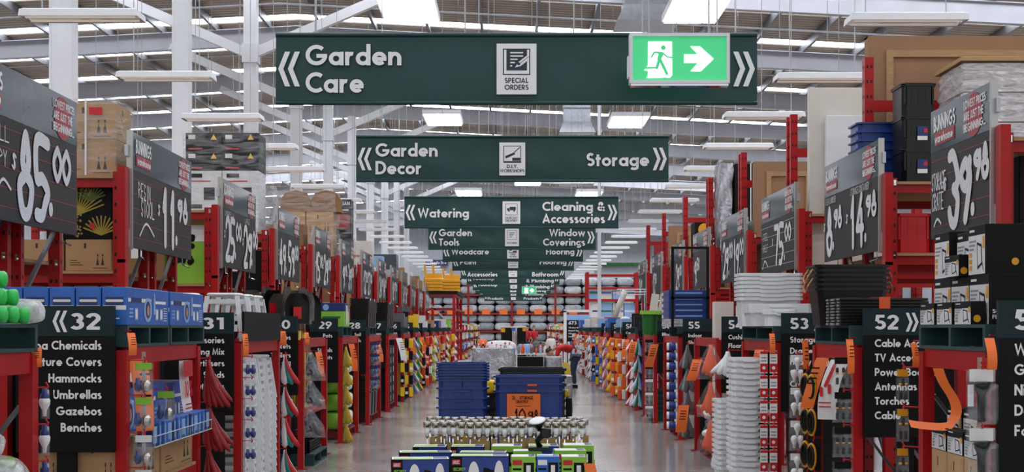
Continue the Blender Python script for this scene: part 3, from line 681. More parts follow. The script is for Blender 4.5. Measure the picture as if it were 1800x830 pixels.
def rack(no, s, y0, y1, hgt, levels, extra=()):
    side = 'left' if s < 0 else 'right'
    e = thing('pallet_rack', f'red pallet rack of aisle {NW[no]} behind its end stand on the {side}', 'rack', (s*RX, y0, 0), 0, f'red pallet racks on the {side}')
    ly = y1-y0; LX = 2.7; um = upright(hgt)
    ys = [0.08, ly-0.04] if ly < 1.6 else [0.08, 0.95, ly-0.91, ly-0.04]
    for xx in (0.06, LX+0.06):
        for yy in ys:
            u = obj('upright', um if (hgt < 3.2 or yy in ys[1:-1]) else upright(3.06), e, (s*xx, yy, 0))
            obj('foot_plate', FOOT, u)
            if xx < 1:
                for z in levels: obj('safety_pin', PIN, u, (0.02, -0.035, z-0.04))
    for i in range(0, len(ys)-1, 2):
        a, c = ys[i]+0.03, ys[i+1]-0.03
        for z in [0.3+0.75*j for j in range(int((min(hgt, 3.06)-0.6)/0.75)+1)]:
            obj('frame_brace', B().bar((s*0.06, a, z), (s*0.06, c, z+0.6), 0.03, 0.025).mesh('frame_brace', 'galv'), e)
    bm = B().box(0.105, LX+0.015, -0.022, 0.022, -0.11, 0).mesh('beam', 'red')
    dk = B().box(0.1, LX, 0.03, ly-0.03, -0.03, -0.005).mesh('deck', 'timber')
    for z in levels:
        for yy in (ys[0], ys[-1]): obj('beam', bm, e, (0 if s > 0 else -LX-0.12, yy, z))
        obj('deck', dk, e, (0 if s > 0 else -LX-0.1, 0, z))
    for z in extra: obj('beam', bm, e, (0 if s > 0 else -LX-0.12, ys[1], z))
    return e

SHELF = {30: (0.72,), 33: (0.85,), 32: (0.62,), 51: (0.62,), 54: (0.62,), 55: (), 53: ()}
for no, a, b in LEFT: end_stand(no, -1, a, b, shelves=SHELF.get(no, ()))
for no, a, b in RIGHT: end_stand(no, 1, a, b, shelves=SHELF.get(no, ()))
for no, a, b in LEFT[1:]: rack(no, -1, a, b, 3.06, (1.3, 2.17, 3.03))
for no, a, b in RIGHT[1:9]: rack(no, 1, a, b, 4.36 if no > 52 else 3.06, (1.3, 2.36, 3.03), (3.93,) if no > 52 else ())

SIGNS = {32: ['Spa Chemicals', 'Furniture Covers', 'Hammocks', 'Umbrellas', 'Gazebos', 'Benches'], 31: ['Accessories', 'Potting Mix', 'Fertilisers', 'Seeds', 'Outdoors'],
 30: ['Herbicides', 'Baskets', 'Trailers', 'Soil', 'Covers'], 29: ['Pots', '', 'Stands', 'Plants'], 28: ['Soil', 'Mulch'], 27: ['Hoses', 'Taps'], 26: ['Sprays'], 25: ['Tools'], 24: ['Rakes'],
 51: ['Wall Lights', 'Globes', 'Night Lights', 'Downlights', 'Fans'], 52: ['Cable Access', 'TV Accessories', 'Power Boards', 'Antennas', 'Torches', 'Cable'], 53: ['Storage', 'Drawers', 'Heavy Duty', 'Storage', 'Crates'],
 54: ['Cushions', 'Floor Mats'], 55: ['Indoor', 'Shades'], 56: ['Blinds'], 57: ['Clean'], 58: ['Care'], 59: ['Mops'], 60: ['Bins']}
for no, a, b in LEFT[1:11]: sign(no, -1, a, SIGNS.get(no, []), no == 32)
for no, a, b in RIGHT[:10]: sign(no, 1, a, SIGNS.get(no, []), no in (51, 52, 53), {51: 2.46}.get(no, 2.5))

def PB(s, yn, yf, what, prices, notes=(), **k): price_board(s, yn, yf, what, prices, notes, **k)
bl = 'chalk price board on the left racks reading '; br_ = 'chalk price board on the right racks reading '
PB(-1, 8.67, 10.92, bl+'eighty-five dollars', [('85', '00', 0.97, 0.09, 0.52, 0.24, 0.098)], [('CANOPY', 0.25, 0.36, 0.1, 0.06), ('WALL', 0.4, 0.52, 0.1, 0.07), ('~', 0.55, 0.2, 0.07, 0.25)])
PB(-1, 12.5, 14.8, bl+'Resin Stool', [('11', '98', 1.05, 0.1, 0.5, 0.26, 0.098)], [('RESIN', 0.2, 0.46, 0.13, 0.065), ('STOOL', 0.28, 0.3, 0.15, 0.07), ('~', 0.25, 0.12, 0.12, 0.5)])
PB(-1, 16.36, 18.5, bl+'twenty-five and twenty-nine dollars', [('25', '00', 0.22, 0.11, 0.45, 0.2, 0.086), ('29', '00', 1.3, 0.08, 0.45, 0.2, 0.086)], [('UMBRELLA', 0.15, 0.6, 0.06, 0.05), ('LARGE', 1.35, 0.6, 0.06, 0.05)], ruled=None)
PB(-1, 20.2, 22.3, bl+'forty-nine and fifty-nine dollars', [('49', '', 0.2, 0.1, 0.45, 0.2, 0.086), ('59', '00', 1.0, 0.1, 0.45, 0.2, 0.086)], ruled=None)
PB(-1, 23.98, 26.1, bl+'fifteen and twenty-nine dollars', [('15', '00', 0.15, 0.1, 0.45, 0.2, 0.086), ('29', '00', 1.15, 0.1, 0.45, 0.2, 0.086)], ruled=None)
PB(-1, 27.7, 29.9, bl+'ten and thirty-nine dollars', [('9', '98', 0.3, 0.1, 0.45, 0.2, 0.086), ('39', '00', 1.15, 0.1, 0.45, 0.2, 0.086)], ruled=None)
lo = [('12', '50'), ('24', '90'), ('18', '00'), ('36', '00'), ('7', '50'), ('14', '00'), ('27', '00')]
for k in range(7):
    d, c = lo[k]; y = 31.55 + 3.79*k
    PB(-1, y, y+2.15, 'far chalk price board on the left racks, ' + ORD[6+k] + ' from the camera', [(d, c, 0.3, 0.1, 0.45, 0.2, 0.086), (lo[-1-k][0], '00', 1.2, 0.1, 0.45, 0.2, 0.086)], ruled=None, brand=k < 3)
PB(1, 9.97, 11.4, br_+'Storage Crate', [('39', '98', 0.5, 0.1, 0.5, 0.2, 0.098)], [('STORAGE', 0.04, 0.38, 0.13, 0.04), ('CRATE', 0.07, 0.22, 0.13, 0.045), ('~', 0.1, 0.1, 0.05, 0.18)])
PB(1, 13.02, 15.3, br_+'Storage Container', [('8', '98', 0.15, 0.1, 0.44, 0.22, 0.086), ('14', '98', 1.2, 0.1, 0.46, 0.24, 0.086)], [('STORAGE CONTAINER', 1.2, 0.6, 0.065, 0.035), ('FLEXI CARRIER', 0.12, 0.6, 0.06, 0.03)], ruled=None)
PB(1, 16.9, 19.2, br_+'seventy-five dollars', [('75', '00', 1.0, 0.12, 0.45, 0.24, 0.08)], [('STEEL', 0.15, 0.45, 0.09, 0.06), ('SHELF', 0.15, 0.3, 0.09, 0.06), ('~', 0.12, 0.08, 0.1, 0.4)], ruled='chalk')
PB(1, 20.6, 22.9, br_+'twenty-nine and nineteen dollars', [('29', '00', 0.25, 0.1, 0.5, 0.22, 0.08), ('19', '00', 1.35, 0.1, 0.5, 0.22, 0.08)], ruled=None)
PB(1, 24.4, 26.5, br_+'nine dollars fifty beside a black frame', [('9', '50', 0.3, 0.1, 0.45, 0.22, 0.086)], ruled=None)
PB(1, 28.1, 30.3, br_+'twenty-nine dollars seen through a black frame', [('29', '00', 1.1, 0.1, 0.45, 0.22, 0.086)], [('BLIND', 0.2, 0.4, 0.12, 0.08)], ruled=None)
for k in range(2):
    y = 32.2 + 3.75*k
    PB(1, y, y+2.1, 'far chalk price board on the right racks, ' + ORD[6+k] + ' from the camera', [(lo[k][0], lo[k][1], 0.3, 0.1, 0.45, 0.2, 0.086)], ruled=None, brand=k < 2)

# ------------------------------------------------------------------ stock: shared shapes
CACHE = {}
def cached(f):
    def g(*a, **k):
        key = (f.__name__, a, tuple(sorted(k.items())))
        if key not in CACHE: CACHE[key] = f(*a, **k)
        return CACHE[key]
    return g
@cached
def m_box(w, d, h, mat, c=0.006): return B().cbox(-w/2, w/2, -d/2, d/2, 0, h, c).mesh('body', mat)
@cached
def m_tub(w, d, h, mat, taper=0.85, lip=0.02, wall=0.006, rim=0.03):
    """open tapered tub with a turned-down rim"""
    def ring(sx, sy, z, r=0.04):
        x, y = sx/2, sy/2; return [(-x+r,-y,z),(x-r,-y,z),(x,-y+r,z),(x,y-r,z),(x-r,y,z),(-x+r,y,z),(-x,y-r,z),(-x,-y+r,z)]
    t = taper; b = B()
    b.loft([ring(w*t, d*t, 0), ring(w-2*lip, d-2*lip, h-rim), ring(w, d, h-rim), ring(w, d, h), ring(w-2*lip-wall, d-2*lip-wall, h), ring(w*t-wall, d*t-wall, 0.02)], 0, True)
    return b.mesh('body', mat)
@cached
def m_ribs(w, d, h, mat, n=5):
    """upright stiffening ribs on the -y and x sides of a tub"""
    b = B()
    for i in range(n):
        x = -w*0.4 + w*0.8*i/(n-1); b.box(x-0.008, x+0.008, -d/2+0.008, -d/2+0.03, h*0.35, h-0.03)
    return b.mesh('ribs', mat)
@cached
def m_rect(x0, x1, z0, z1, mat): return B().rect(x0, x1, z0, z1).mesh('print', mat)
@cached
def m_carton_ink(w, h):
    b = B(); s = min(w, h)
    b.rect(-w*.40, -w*.12, h*.18, h*.20).rect(-w*.40, -w*.18, h*.25, h*.27).rect(-w*.40, -w*.25, h*.32, h*.34)
    for k in range(2):
        x = w*(0.16+0.11*k); b.poly([(x, h*.18), (x+w*.07, h*.18), (x+w*.035, h*.46)])
        b.rect(x+w*.022, x+w*.048, h*.46, h*.54)
    b.rect(-w*.1, -w*.05, h*.72, h*.88); b.rect(w*.1, w*.4, h*.08, h*.10)
    return b.mesh('printing', 'carton_ink')
def carton(loc, w, d, h, label, face='y', group=None, mat='carton', rz=0.0):
    """cardboard carton; loc is the middle of its base, the printed face looks at the aisle or the camera"""
    body = m_box(w, d, h, mat); parts = [('body', body), ('tape', m_box(w+0.002, 0.05, 0.002, 'tape', 0.0005), (0, 0, h-0.0005))]
    parts.append(('printing', m_carton_ink(w, h), (0, -d/2-0.001, 0)))
    fw = d
    parts.append(('printing', m_carton_ink(fw, h), (w/2+0.001, 0, 0), math.pi/2)); parts.append(('printing', m_carton_ink(fw, h), (-w/2-0.001, 0, 0), -math.pi/2))
    return thing('carton', label, 'carton', loc, rz, group, parts)
@cached
def m_wrap(w, d, h, mat, seed=0, amp=0.02):
    r = random.Random(seed); ph = [r.uniform(0, 6) for _ in range(6)]
    n = 40; rings = []
    for k in range(13):
        z = h*k/12; ring = []
        for i in range(n):
            t = 4*i/n; s, u = int(t), t-int(t)
            x, y = [(-w/2+w*u, -d/2), (w/2, -d/2+d*u), (w/2-w*u, d/2), (-w/2, d/2-d*u)][s]
            a = amp*(0.5*math.sin(i*1.7+k*0.9+ph[0]) + 0.5*math.sin(i*0.6-k*1.6+ph[1]))
            ring.append((x*(1+a/w), y*(1+a/d), z))
        rings.append(ring)
    return B().loft(rings, 0, False).add([(-w/2,-d/2,h),(w/2,-d/2,h),(w/2,d/2,h),(-w/2,d/2,h)], [(0,1,2,3)]).mesh('wrap', mat, smooth=True)
@cached
def m_strand(length, r, droop, mat, flat=0.6, tip=1.0):
    """one hanging limp lobe: thin at the top, fat low down, leaning out by droop"""
    n = 7; prof = [(0, .25), (.12, .35), (.3, .6), (.55, .9), (.78, 1.0), (.92, .8*tip), (1.0, .25*tip)]
    rings = []
    for t, f in prof:
        c = Vector((droop*t*t, 0, -length*t)); rr = r*f
        rings.append([c + Vector((rr*math.cos(2*math.pi*k/n), rr*flat*math.sin(2*math.pi*k/n), 0)) for k in range(n)])
    return B().loft(rings).mesh('strand', mat, smooth=True)
TIE = B().tube([(0,0,0.04),(0.012,0,0.02),(0,0,-0.02)], 0.006, 6).mesh('hook', 'red_plastic')
def arm(e, loc, rz=0.0):
    """peg that ties a hanging pack back to the nearest stand upright"""
    x, y, z = loc; sg = 1 if x > 0 else -1
    if not 2.1 < abs(x) < 2.47 or y > 56: return
    best = min(((abs(y-q), q, m) for _, a, b in (RIGHT if sg > 0 else LEFT) for q, m in ((a, a+0.045), (b, b-0.045))), key=lambda t: t[0])
    yt = best[2] if best[0] < 0.3 else y
    d = Vector((sg*2.475-x, yt-y, 0.0)); d.rotate(Matrix.Rotation(-rz, 3, 'Z'))
    obj('peg', B().bar((0, 0, 0.015), (d.x, d.y, 0.015), 0.007).mesh('peg', 'red_plastic'), e)
def bunch(name, label, cat, loc, length, r, spread, mats, n=6, group=None, part='strand', bag=None, card=None, lean=0.0, seed=1):
    """a bunch of like things hanging from one hook"""
    rr = random.Random(seed); e = thing(name, label, cat, loc, 0, group)
    for i in range(n):
        a = (i/(n-1)-0.5) if n > 1 else 0; L = length*(0.9+0.12*((i*7) % 3)/2)
        o = obj(part, m_strand(round(L, 3), r, round(spread*a*1.6+lean, 3), mats[i % len(mats)]), e, (0.25*r*a, -0.016*(i % 3), 0), rr.uniform(-0.25, 0.25))
    obj('hook', TIE, e); arm(e, loc)
    if bag:
        rings = [[(x*w+lean*t, y*0.06, -length*1.08*t) for x, y in ((-1,-1),(1,-1),(1,1),(-1,1))] for t, w in ((-0.03, 0.02), (0.15, spread*.5), (0.6, spread*.95+r), (1.0, spread*1.05+r))]
        obj('bag', B().loft(rings).mesh('bag', bag, smooth=True), e)
    if card: obj('header_card', B().box(-r*1.6, r*1.6, -0.045, -0.043, -length*0.22, -0.01).mesh('header_card', card), e)
    return e
def tag_strip(loc, w, h, label, mark='0', rz=0.0, curl=0.0, lean=0.0, mat='orange_tag', price=None):
    """orange price ticket hanging from its top edge, optionally curling up at the end"""
    n = 10
    def f(u, v):
        t = 1-v; a = curl*max(0, t-0.45)**2*6
        return ((u-0.5)*w + lean*t - a*h*0.5, -0.05*math.sin(t*2.2) , -h*t + (curl*h*0.25*max(0, t-0.6)))
    e = thing('price_ticket', label, 'price ticket', loc, rz, 'orange price tickets'); arm(e, (loc[0], loc[1], loc[2]), rz)
    o = obj('card', B().grid(f, 1, n).mesh('card', mat), e)
    pb = B(); 
    if price: hand(pb, price, -w*0.42, -h*0.62, h*0.16, w*0.12, h*0.02)
    else:
        for i in range(4): pb.rect(-w*.3+lean*(.25+.1*i), w*.28+lean*(.25+.1*i), -h*(.22+.1*i), -h*(.19+.1*i), -0.06)
    obj('handwriting', pb.mesh('handwriting', 'black_matt'), o, (0, -0.012, 0))
    return e
@cached
def m_blister(w, h, d):
    rings = []
    for t, s in ((0, 1), (0.6, 1), (1, 0.75)):
        rings.append([(x*w/2*s, -d*t, h/2 + z*h/2*s) for x, z in ((-1,-1),(1,-1),(1,1),(-1,1))])
    return B().loft(rings[::-1], 0, True).mesh('blister', 'blister')
def blister(label, loc, w, h, d, content, card, group, rz=0.0, name='blister_pack', cat='blister pack'):
    """loc: middle of the top edge; content: list of (mesh, (x,z)) inside the bubble"""
    parts = [('backing_sheet', m_box(w, 0.003, h, 'blister', 0.001), (0, 0.004, -h)), ('header_card', m_box(round(w*.8, 3), 0.004, round(h*.22, 3), card, 0.001), (0, 0.0, -h*0.22)), ('blister', m_blister(w*0.9, h*0.72, d), (0, 0, -h*0.98))]
    parts += [('product', me, (x*w, -d*0.5, -h + z*h)) for me, (x, z) in content]
    parts.append(('hook', TIE, (0, 0.005, 0)))
    e = thing(name, label, cat, loc, rz, group, parts); arm(e, loc, rz); return e
NOZ = B().lathe([(0.012,0),(0.024,0.02),(0.024,0.05),(0.014,0.06),(0.014,0.085)], 10).mesh('product', 'blue_dark', smooth=True)
NOZ2 = B().lathe([(0.010,0),(0.026,0.015),(0.026,0.055),(0.012,0.075)], 10).mesh('product', 'stainless', smooth=True)
TORCH = B().lathe([(0.016,0),(0.02,0.005),(0.02,0.13),(0.026,0.15),(0.036,0.17),(0.038,0.2),(0.03,0.203)], 12).mesh('product', 'black_plastic', smooth=True)
CELL = B().lathe([(0.011,0),(0.011,0.045),(0.004,0.046),(0.004,0.05)], 8).mesh('product', 'black_matt', smooth=True)
CELLC = B().lathe([(0.0112,0.034),(0.0112,0.046)], 8).mesh('product', 'mustard', smooth=True)
BULB = B().lathe([(0.01,0),(0.012,0.03),(0.028,0.06),(0.03,0.08),(0.02,0.1),(0.004,0.106)], 10).mesh('product', 'white_plastic', smooth=True)
def clip_strip(x, y, z0, z1, label):
    e = thing('clip_strip', label, 'clip strip', (x, y, z0), 0, 'clip strips on the end stands', [('strip', B().box(-0.012, 0.012, 0, 0.003, 0, z1-z0).mesh('strip', 'alu'))])
def feet(n): return n

# ------------------------------------------------------------------ L32: blue boxed lights, cartons, hanging packs
Z0 = 1.53; ZP = Z0 + 0.14
GB = 'blue printed boxes'
def m_blue_end(w, h):
    return B().rect(-w*.46, w*.46, h*.40, h*.52, 0, 0).rect(-w*.36, w*.36, h*.52, h*.74, -0.0005, 1).strokes([[(-w*.3, h*.64), (w*.3, h*.64)]], h*.07, -0.001, 0).rect(-w*.4, w*.2, h*.16, h*.19, 0, 0).mesh('end_print', 'print_white', 'blue_dark')
def m_blue_side(d, h):
    b = B(); b.rect(-d*.48, d*.05, h*.62, h*.72, 0, 0); b.rect(-d*.42, -d*.18, h*.60, h*.74, -0.0005, 1); b.rect(d*.14, d*.42, h*.60, h*.68, 0, 0)
    b.disc(-d*.03, h*.42, d*.095, -0.001, 20, 2, h*.34); b.disc(-d*.03, h*.42, d*.055, -0.002, 16, 1, h*.24); b.disc(-d*.03, h*.40, d*.03, -0.003, 12, 3, h*.15)
    for x in (-0.30, 0.19, 0.30): b.rect(d*x-d*.035, d*x+d*.035, h*.14, h*.46, -0.001, 2); b.rect(d*x-d*.025, d*x+d*.025, h*.18, h*.42, -0.002, 0)
    b.poly([(d*.10,h*.3),(d*.16,h*.3),(d*.145,h*.9),(d*.115,h*.9)], -0.001, 2)
    for i in range(6): b.rect(d*.36, d*.45, h*(.12+.07*i), h*(.14+.07*i), -0.001, 0)
    for i in range(3): b.rect(-d*.46, -d*.37, h*(.2+.1*i), h*(.25+.1*i), -0.001, 2)
    return b.mesh('side_print', 'print_white', 'blue_dark', 'blue_pale', 'skin')
def blue_box(loc, w, d, h, label, group=GB):
    be = cached_mesh('bend', m_blue_end, w, h); bs = cached_mesh('bside', m_blue_side, d, h)
    return thing('printed_box', label, 'box', loc, 0, group, [('body', m_box(w, d, h, 'blue_print', 0.004)), ('end_print', be, (0, -d/2-0.001, 0)), ('side_print', bs, (w/2+0.001, 0, 0), math.pi/2), ('side_print', bs, (-w/2-0.001, 0, 0), -math.pi/2)])
def cached_mesh(k, f, *a):
    key = (k,) + a
    if key not in CACHE: CACHE[key] = f(*a)
    return CACHE[key]
for j, (ya, who) in enumerate(((9.55, 'nearer'), (10.68, 'farther'))):
    pallet(0.84, 1.1, 'pallet_green', f'{who} green pallet on top of the aisle thirty-two end stand', (-2.86, ya, Z0), 'green pallets on end stands')
    for i in range(5):
        blue_box((-2.52-0.166*i, ya-0.02, ZP), 0.16, 1.08, 0.24, f'long blue printed box above aisle thirty-two, {ORD[i]} from the aisle, {who} pallet')
for j, ya in enumerate((9.5, 10.55)):
    for i in range(2): carton((-2.64-0.33*i, ya, 0.62), 0.31, 1.0, 0.33, f'brown carton on the aisle thirty-two shelf, {["nearer", "farther"][j]} one of the {["front", "back"][i]} row', group='cartons in the aisle thirty-two stand')
    blue_box((-2.70, ya, 0.95), 0.3, 0.98, 0.3, f'blue printed box lying on cartons inside the aisle thirty-two stand, {["nearer", "farther"][j]} one', 'blue boxes inside the aisle thirty-two stand')
wb_ = thing('wire_basket', 'wire front basket full of small blue boxes on the aisle thirty-two stand', 'basket', (-2.44, 9.15, 0.88), 0, None)
for z in (0.0, 0.07): obj('wire', B().tube([(0,0,z),(0.13,0,z),(0.13,1.75,z),(0,1.75,z)], 0.004, 5).mesh('wire', 'wire'), wb_)
obj('base_mesh', B().box(0, 0.13, 0, 1.75, -0.004, 0).mesh('base_mesh', 'wire'), wb_)
for i in range(13): obj('wire', B().tube([(0.13,0.02+i*0.143,0),(0.13,0.02+i*0.143,0.07)], 0.003, 5).mesh('wire', 'wire'), wb_)
for i in range(13):
    thing('small_box', f'small blue box in the wire basket of aisle thirty-two, {ORD[i]} from the camera', 'box', (-2.375, 9.24+i*0.132, 0.881), (0.12 if i % 3 else -0.1), 'small blue boxes in the wire basket',
          [('body', m_box(0.1, 0.11, 0.15, 'blue_print' if i % 4 else 'blue_dark', 0.003)), ('label', m_rect(-0.035, 0.035, 0.02, 0.13, 'blue_pale'), (0.051, 0, 0), math.pi/2), ('label', m_rect(-0.035, 0.02, 0.03, 0.06, 'print_white'), (0, -0.056, 0))])
for i, (x, y, z) in enumerate([(-2.345, 9.02, 1.43), (-2.345, 9.02, 1.21), (-2.31, 9.45, 1.23), (-2.345, 9.02, 0.97), (-2.345, 9.02, 0.75)]):
    blister(f'clear pack of blue and silver fittings at aisle thirty-two, {ORD[i]} from the top', (x, y, z), 0.13, 0.2, 0.05, [(NOZ, (-0.22, 0.1)), (NOZ2, (0.22, 0.08))], 'green_lime' if i < 3 else 'white_plastic', 'hanging packs of aisle thirty-two')
clip_strip(-2.345, 9.03, 0.45, 1.5, 'metal clip strip on the near upright of the aisle thirty-two stand')
tag_strip((-2.40, 8.93, 1.62), 0.05, 0.14, 'orange ticket at the near corner of the aisle thirty-two stand', rz=0.5)
tag_strip((-2.41, 9.12, 1.45), 0.14, 0.46, 'broad orange ticket behind the packs of aisle thirty-two', rz=0.9, lean=0.03)
tk = thing('sale_ticket', 'white and red ten percent sale ticket inside the aisle thirty-two stand', 'sale ticket', (-2.42, 10.62, 0.99), math.pi/2)
obj('card', B().grid(lambda u, v: ((u-0.5)*0.3-0.05*v, 0.03*math.sin(v*2), v*0.42), 1, 8).mesh('card', 'print_white'), tk)
obj('red_band', B().poly([(-0.19, 0.3), (0.11, 0.3), (0.10, 0.42), (-0.2, 0.42)]).mesh('red_band', 'red_plastic'), tk, (0, -0.004, 0))
fit(tk, '10%', -0.16, 0.09, 0.15, 0.12, 'red_plastic', -0.006, 0.02)
obj('small_print', B().rect(-0.13, 0.1, 0.09, 0.1).rect(-0.13, 0.1, 0.06, 0.07).rect(-0.1, 0.08, 0.03, 0.04).mesh('small_print', 'red_plastic'), tk, (0, -0.006, 0))
for i in range(3):
    bunch('strap_bundle', f'bundle of dark red straps beside aisle thirty-two, {ORD[i]} from the top', 'straps', (-2.40, 11.22, 1.40-0.345*i), 0.37, 0.036, 0.13, ['red_cord', 'red_plastic', 'red_cord'], 13, 'red strap bundles', 'strap', lean=0.08, seed=i)
thing('display_backing', 'black board standing behind the red straps at aisle thirty-one', 'board', (-2.62, 12.62, 0), 0, None, [('panel', B().box(-0.4, 0.06, 0, 0.02, 0.02, 0.9).mesh('panel', 'black_matt')), ('base', B().box(-0.4, 0.06, -0.1, 0.1, 0, 0.02).mesh('base', 'black_matt'))])

# ------------------------------------------------------------------ L33: green toys in a bag on a pallet, bagged goods below
pallet(0.84, 1.2, 'pallet_green', 'green pallet at the left edge under bagged bright green items', (-2.86, 6.7, Z0), 'green pallets on end stands')
rr = random.Random(5)
for i in range(12):
    lay = i//4; a = rr.uniform(-0.12, 0.12)
    L = 0.5; x = -2.60-0.04*lay; y = 6.60+0.15*(i % 4)-0.03*lay
    e = thing('water_blaster', f'green plastic water blaster at the left edge, {ORD[i % 4]} of the {["bottom", "middle", "top"][lay]} layer', 'toy', (x, y, ZP+0.001+0.088*lay), a, 'green water blasters', scale=0.78)
    obj('barrel', B().tube([(-0.25,0,0.055),(0.18,0,0.055)], 0.054, 10).mesh('barrel', 'green_bright', smooth=True), e)
    obj('tank', B().tube([(-0.12,0,0.056),(0.05,0,0.056)], 0.0555, 10).mesh('tank', 'green_lime', smooth=True), e)
    obj('nozzle', B().lathe([(0.042,0),(0.052,0.02),(0.052,0.06),(0.03,0.07)], 10, mx=Matrix.Translation((0.18,0,0.055)) @ Matrix.Rotation(math.pi/2, 4, 'Y')).mesh('nozzle', 'green_bright', smooth=True), e)
    obj('grip', B().box(-0.2, -0.15, -0.015, 0.015, 0.002, 0.03).mesh('grip', 'green_dark'), e)
def pillow(w, d, h, seed, mat):
    r = random.Random(seed); p = [r.uniform(0, 6) for _ in range(4)]
    b = B()
    def f(u, v):
        t = 2*math.pi*u; q = math.pi*(v-0.5); sg = lambda c, e: math.copysign(abs(c)**e, c)
        k = 1+0.10*math.sin(3*t+p[0]+4*v)+0.07*math.sin(7*t+p[1]-6*v)
        return (w/2*sg(math.cos(q), .5)*sg(math.cos(t), .6)*k, d/2*sg(math.cos(q), .5)*sg(math.sin(t), .6)*k, h/2+h/2*sg(math.sin(q), .8))
    return b.grid(f, 28, 12).mesh('bag', mat, smooth=True)
one('plastic_bag', pillow(0.34, 0.22, 0.13, 3, 'bag_white'), 'crumpled white plastic bag at the edge of the left pallet', 'bag', (-2.56, 7.24, ZP+0.001))
for i, (x, y, z, w) in enumerate([(-2.62, 6.45, 0.851, 0.4), (-2.60, 6.95, 0.851, 0.42), (-2.64, 6.75, 1.0, 0.36)]):
    e = thing('bagged_goods', f'clear bag with white and green contents inside the leftmost stand, {["near", "far", "upper"][i]} one', 'bag', (x, y, z), 0.3*i, 'bags in the leftmost stand')
    obj('bag', pillow(w, 0.44, 0.17, 20+i, 'bag_white'), e); obj('contents', pillow(w*0.85, 0.36, 0.14, 30+i, 'white_plastic'), e, (0, 0, 0.01)); obj('label', pillow(w*0.3, 0.2, 0.05, 40+i, 'green_lime'), e, (0.1, -0.05, 0.115))
for i, z in enumerate((1.33, 1.14, 0.95)):
    blister(f'slim strip of small bottles on the leftmost stand, {ORD[i]} from the top', (-2.42, 7.36, z), 0.042, 0.15, 0.03, [(BULB, (0, 0.1)), (NOZ, (0, 0.5))], 'white_plastic', 'small bottles on the leftmost stand')
tag_strip((-2.455, 7.33, 1.55), 0.05, 0.1, 'orange ticket at the far corner of the leftmost stand', rz=0.3)
e = thing('ribbed_bucket', 'bright green ribbed bucket on the rack shelf at the left edge', 'bucket', (-4.75, 13.1, 2.171), 0, None, [('body', m_tub(0.3, 0.3, 0.34, 'green_bright')), ('ribs', m_ribs(0.3, 0.3, 0.34, 'green_lime'))])

# ------------------------------------------------------------------ L31: white resin stools
def m_stool_side():
    b = B(); h = 0.42
    return b
STH = 0.44
def stool_meshes():
    top = B().cbox(-0.15, 0.15, -0.15, 0.15, STH-0.03, STH, 0.03).mesh('seat', 'white_plastic')
    legs = []
    for sx in (-1, 1):
        for sy in (-1, 1):
            legs.append(B().loft([[(sx*0.19+a, sy*0.19+c, 0) for a, c in ((-.02,-.02),(.02,-.02),(.02,.02),(-.02,.02))], [(sx*0.135+a, sy*0.135+c, STH-0.03) for a, c in ((-.02,-.02),(.02,-.02),(.02,.02),(-.02,.02))]]).mesh('leg', 'white_plastic'))
    apr = B()
    for z, s in ((0.34, 0.15), (0.19, 0.168)):
        apr.box(-s, s, -s, -s+0.012, z, z+0.042).box(-s, s, s-0.012, s, z, z+0.042).box(-s, -s+0.012, -s, s, z, z+0.042).box(s-0.012, s, -s, s, z, z+0.042)
    return top, legs, apr.mesh('apron', 'white_plastic')
ST, SLG, SAP = stool_meshes()
def stool(loc, label, group): thing('resin_stool', label, 'stool', loc, 0, group, [('seat', ST), ('apron', SAP)] + [('leg', l) for l in SLG])
n = 0
for r_, (x, y) in enumerate([(-2.64, 13.15), (-2.64, 13.58), (-2.64, 14.01), (-2.64, 14.44)]):
    for i in range(13): stool((x, y, 0.004+0.078*i), f'white resin stool of aisle thirty-one, {ORD[r_]} stack from the camera, {ORD[i]} from the floor', 'white resin stools under the stand top')
for r_, (x, y) in enumerate([(-2.64, 13.05), (-3.04, 13.05), (-2.64, 13.55), (-2.64, 14.05)]):
    for i in range(1): stool((x, y, Z0+0.001+0.06*i), f'white resin stool on top of the aisle thirty-one stand, {["front near", "back near", "second front", "third front"][r_]} one', 'white resin stools on the stand top')
one('tray_front', B().box(-0.01, 0.01, 0, 2.0, 0, 0.27).mesh('panel', 'black_matt'), 'black upright edge board on the aisle thirty-one stand top', 'board', (-2.43, 12.8, Z0))
one('brace_bar', B().bar((0,0,0),(0.45,0.02,-0.42), 0.03, 0.02).mesh('bar', 'galv_light'), 'bare metal brace bar slanting over the black edge board', 'brace', (-2.9, 14.84, 1.95))
for i in range(5):
    blister(f'hanging pack with blue handled tool at aisle thirty-one, {ORD[i]} from the top', (-2.36, 12.80, 1.38-0.19*i), 0.12, 0.17, 0.04, [(NOZ, (-0.2, 0.15)), (NOZ, (0.2, 0.15))], 'white_plastic', 'blue handled packs of aisle thirty-one')
tag_strip((-2.40, 12.72, 1.60), 0.05, 0.2, 'orange ticket at the near corner of the aisle thirty-one stand', rz=0.4)

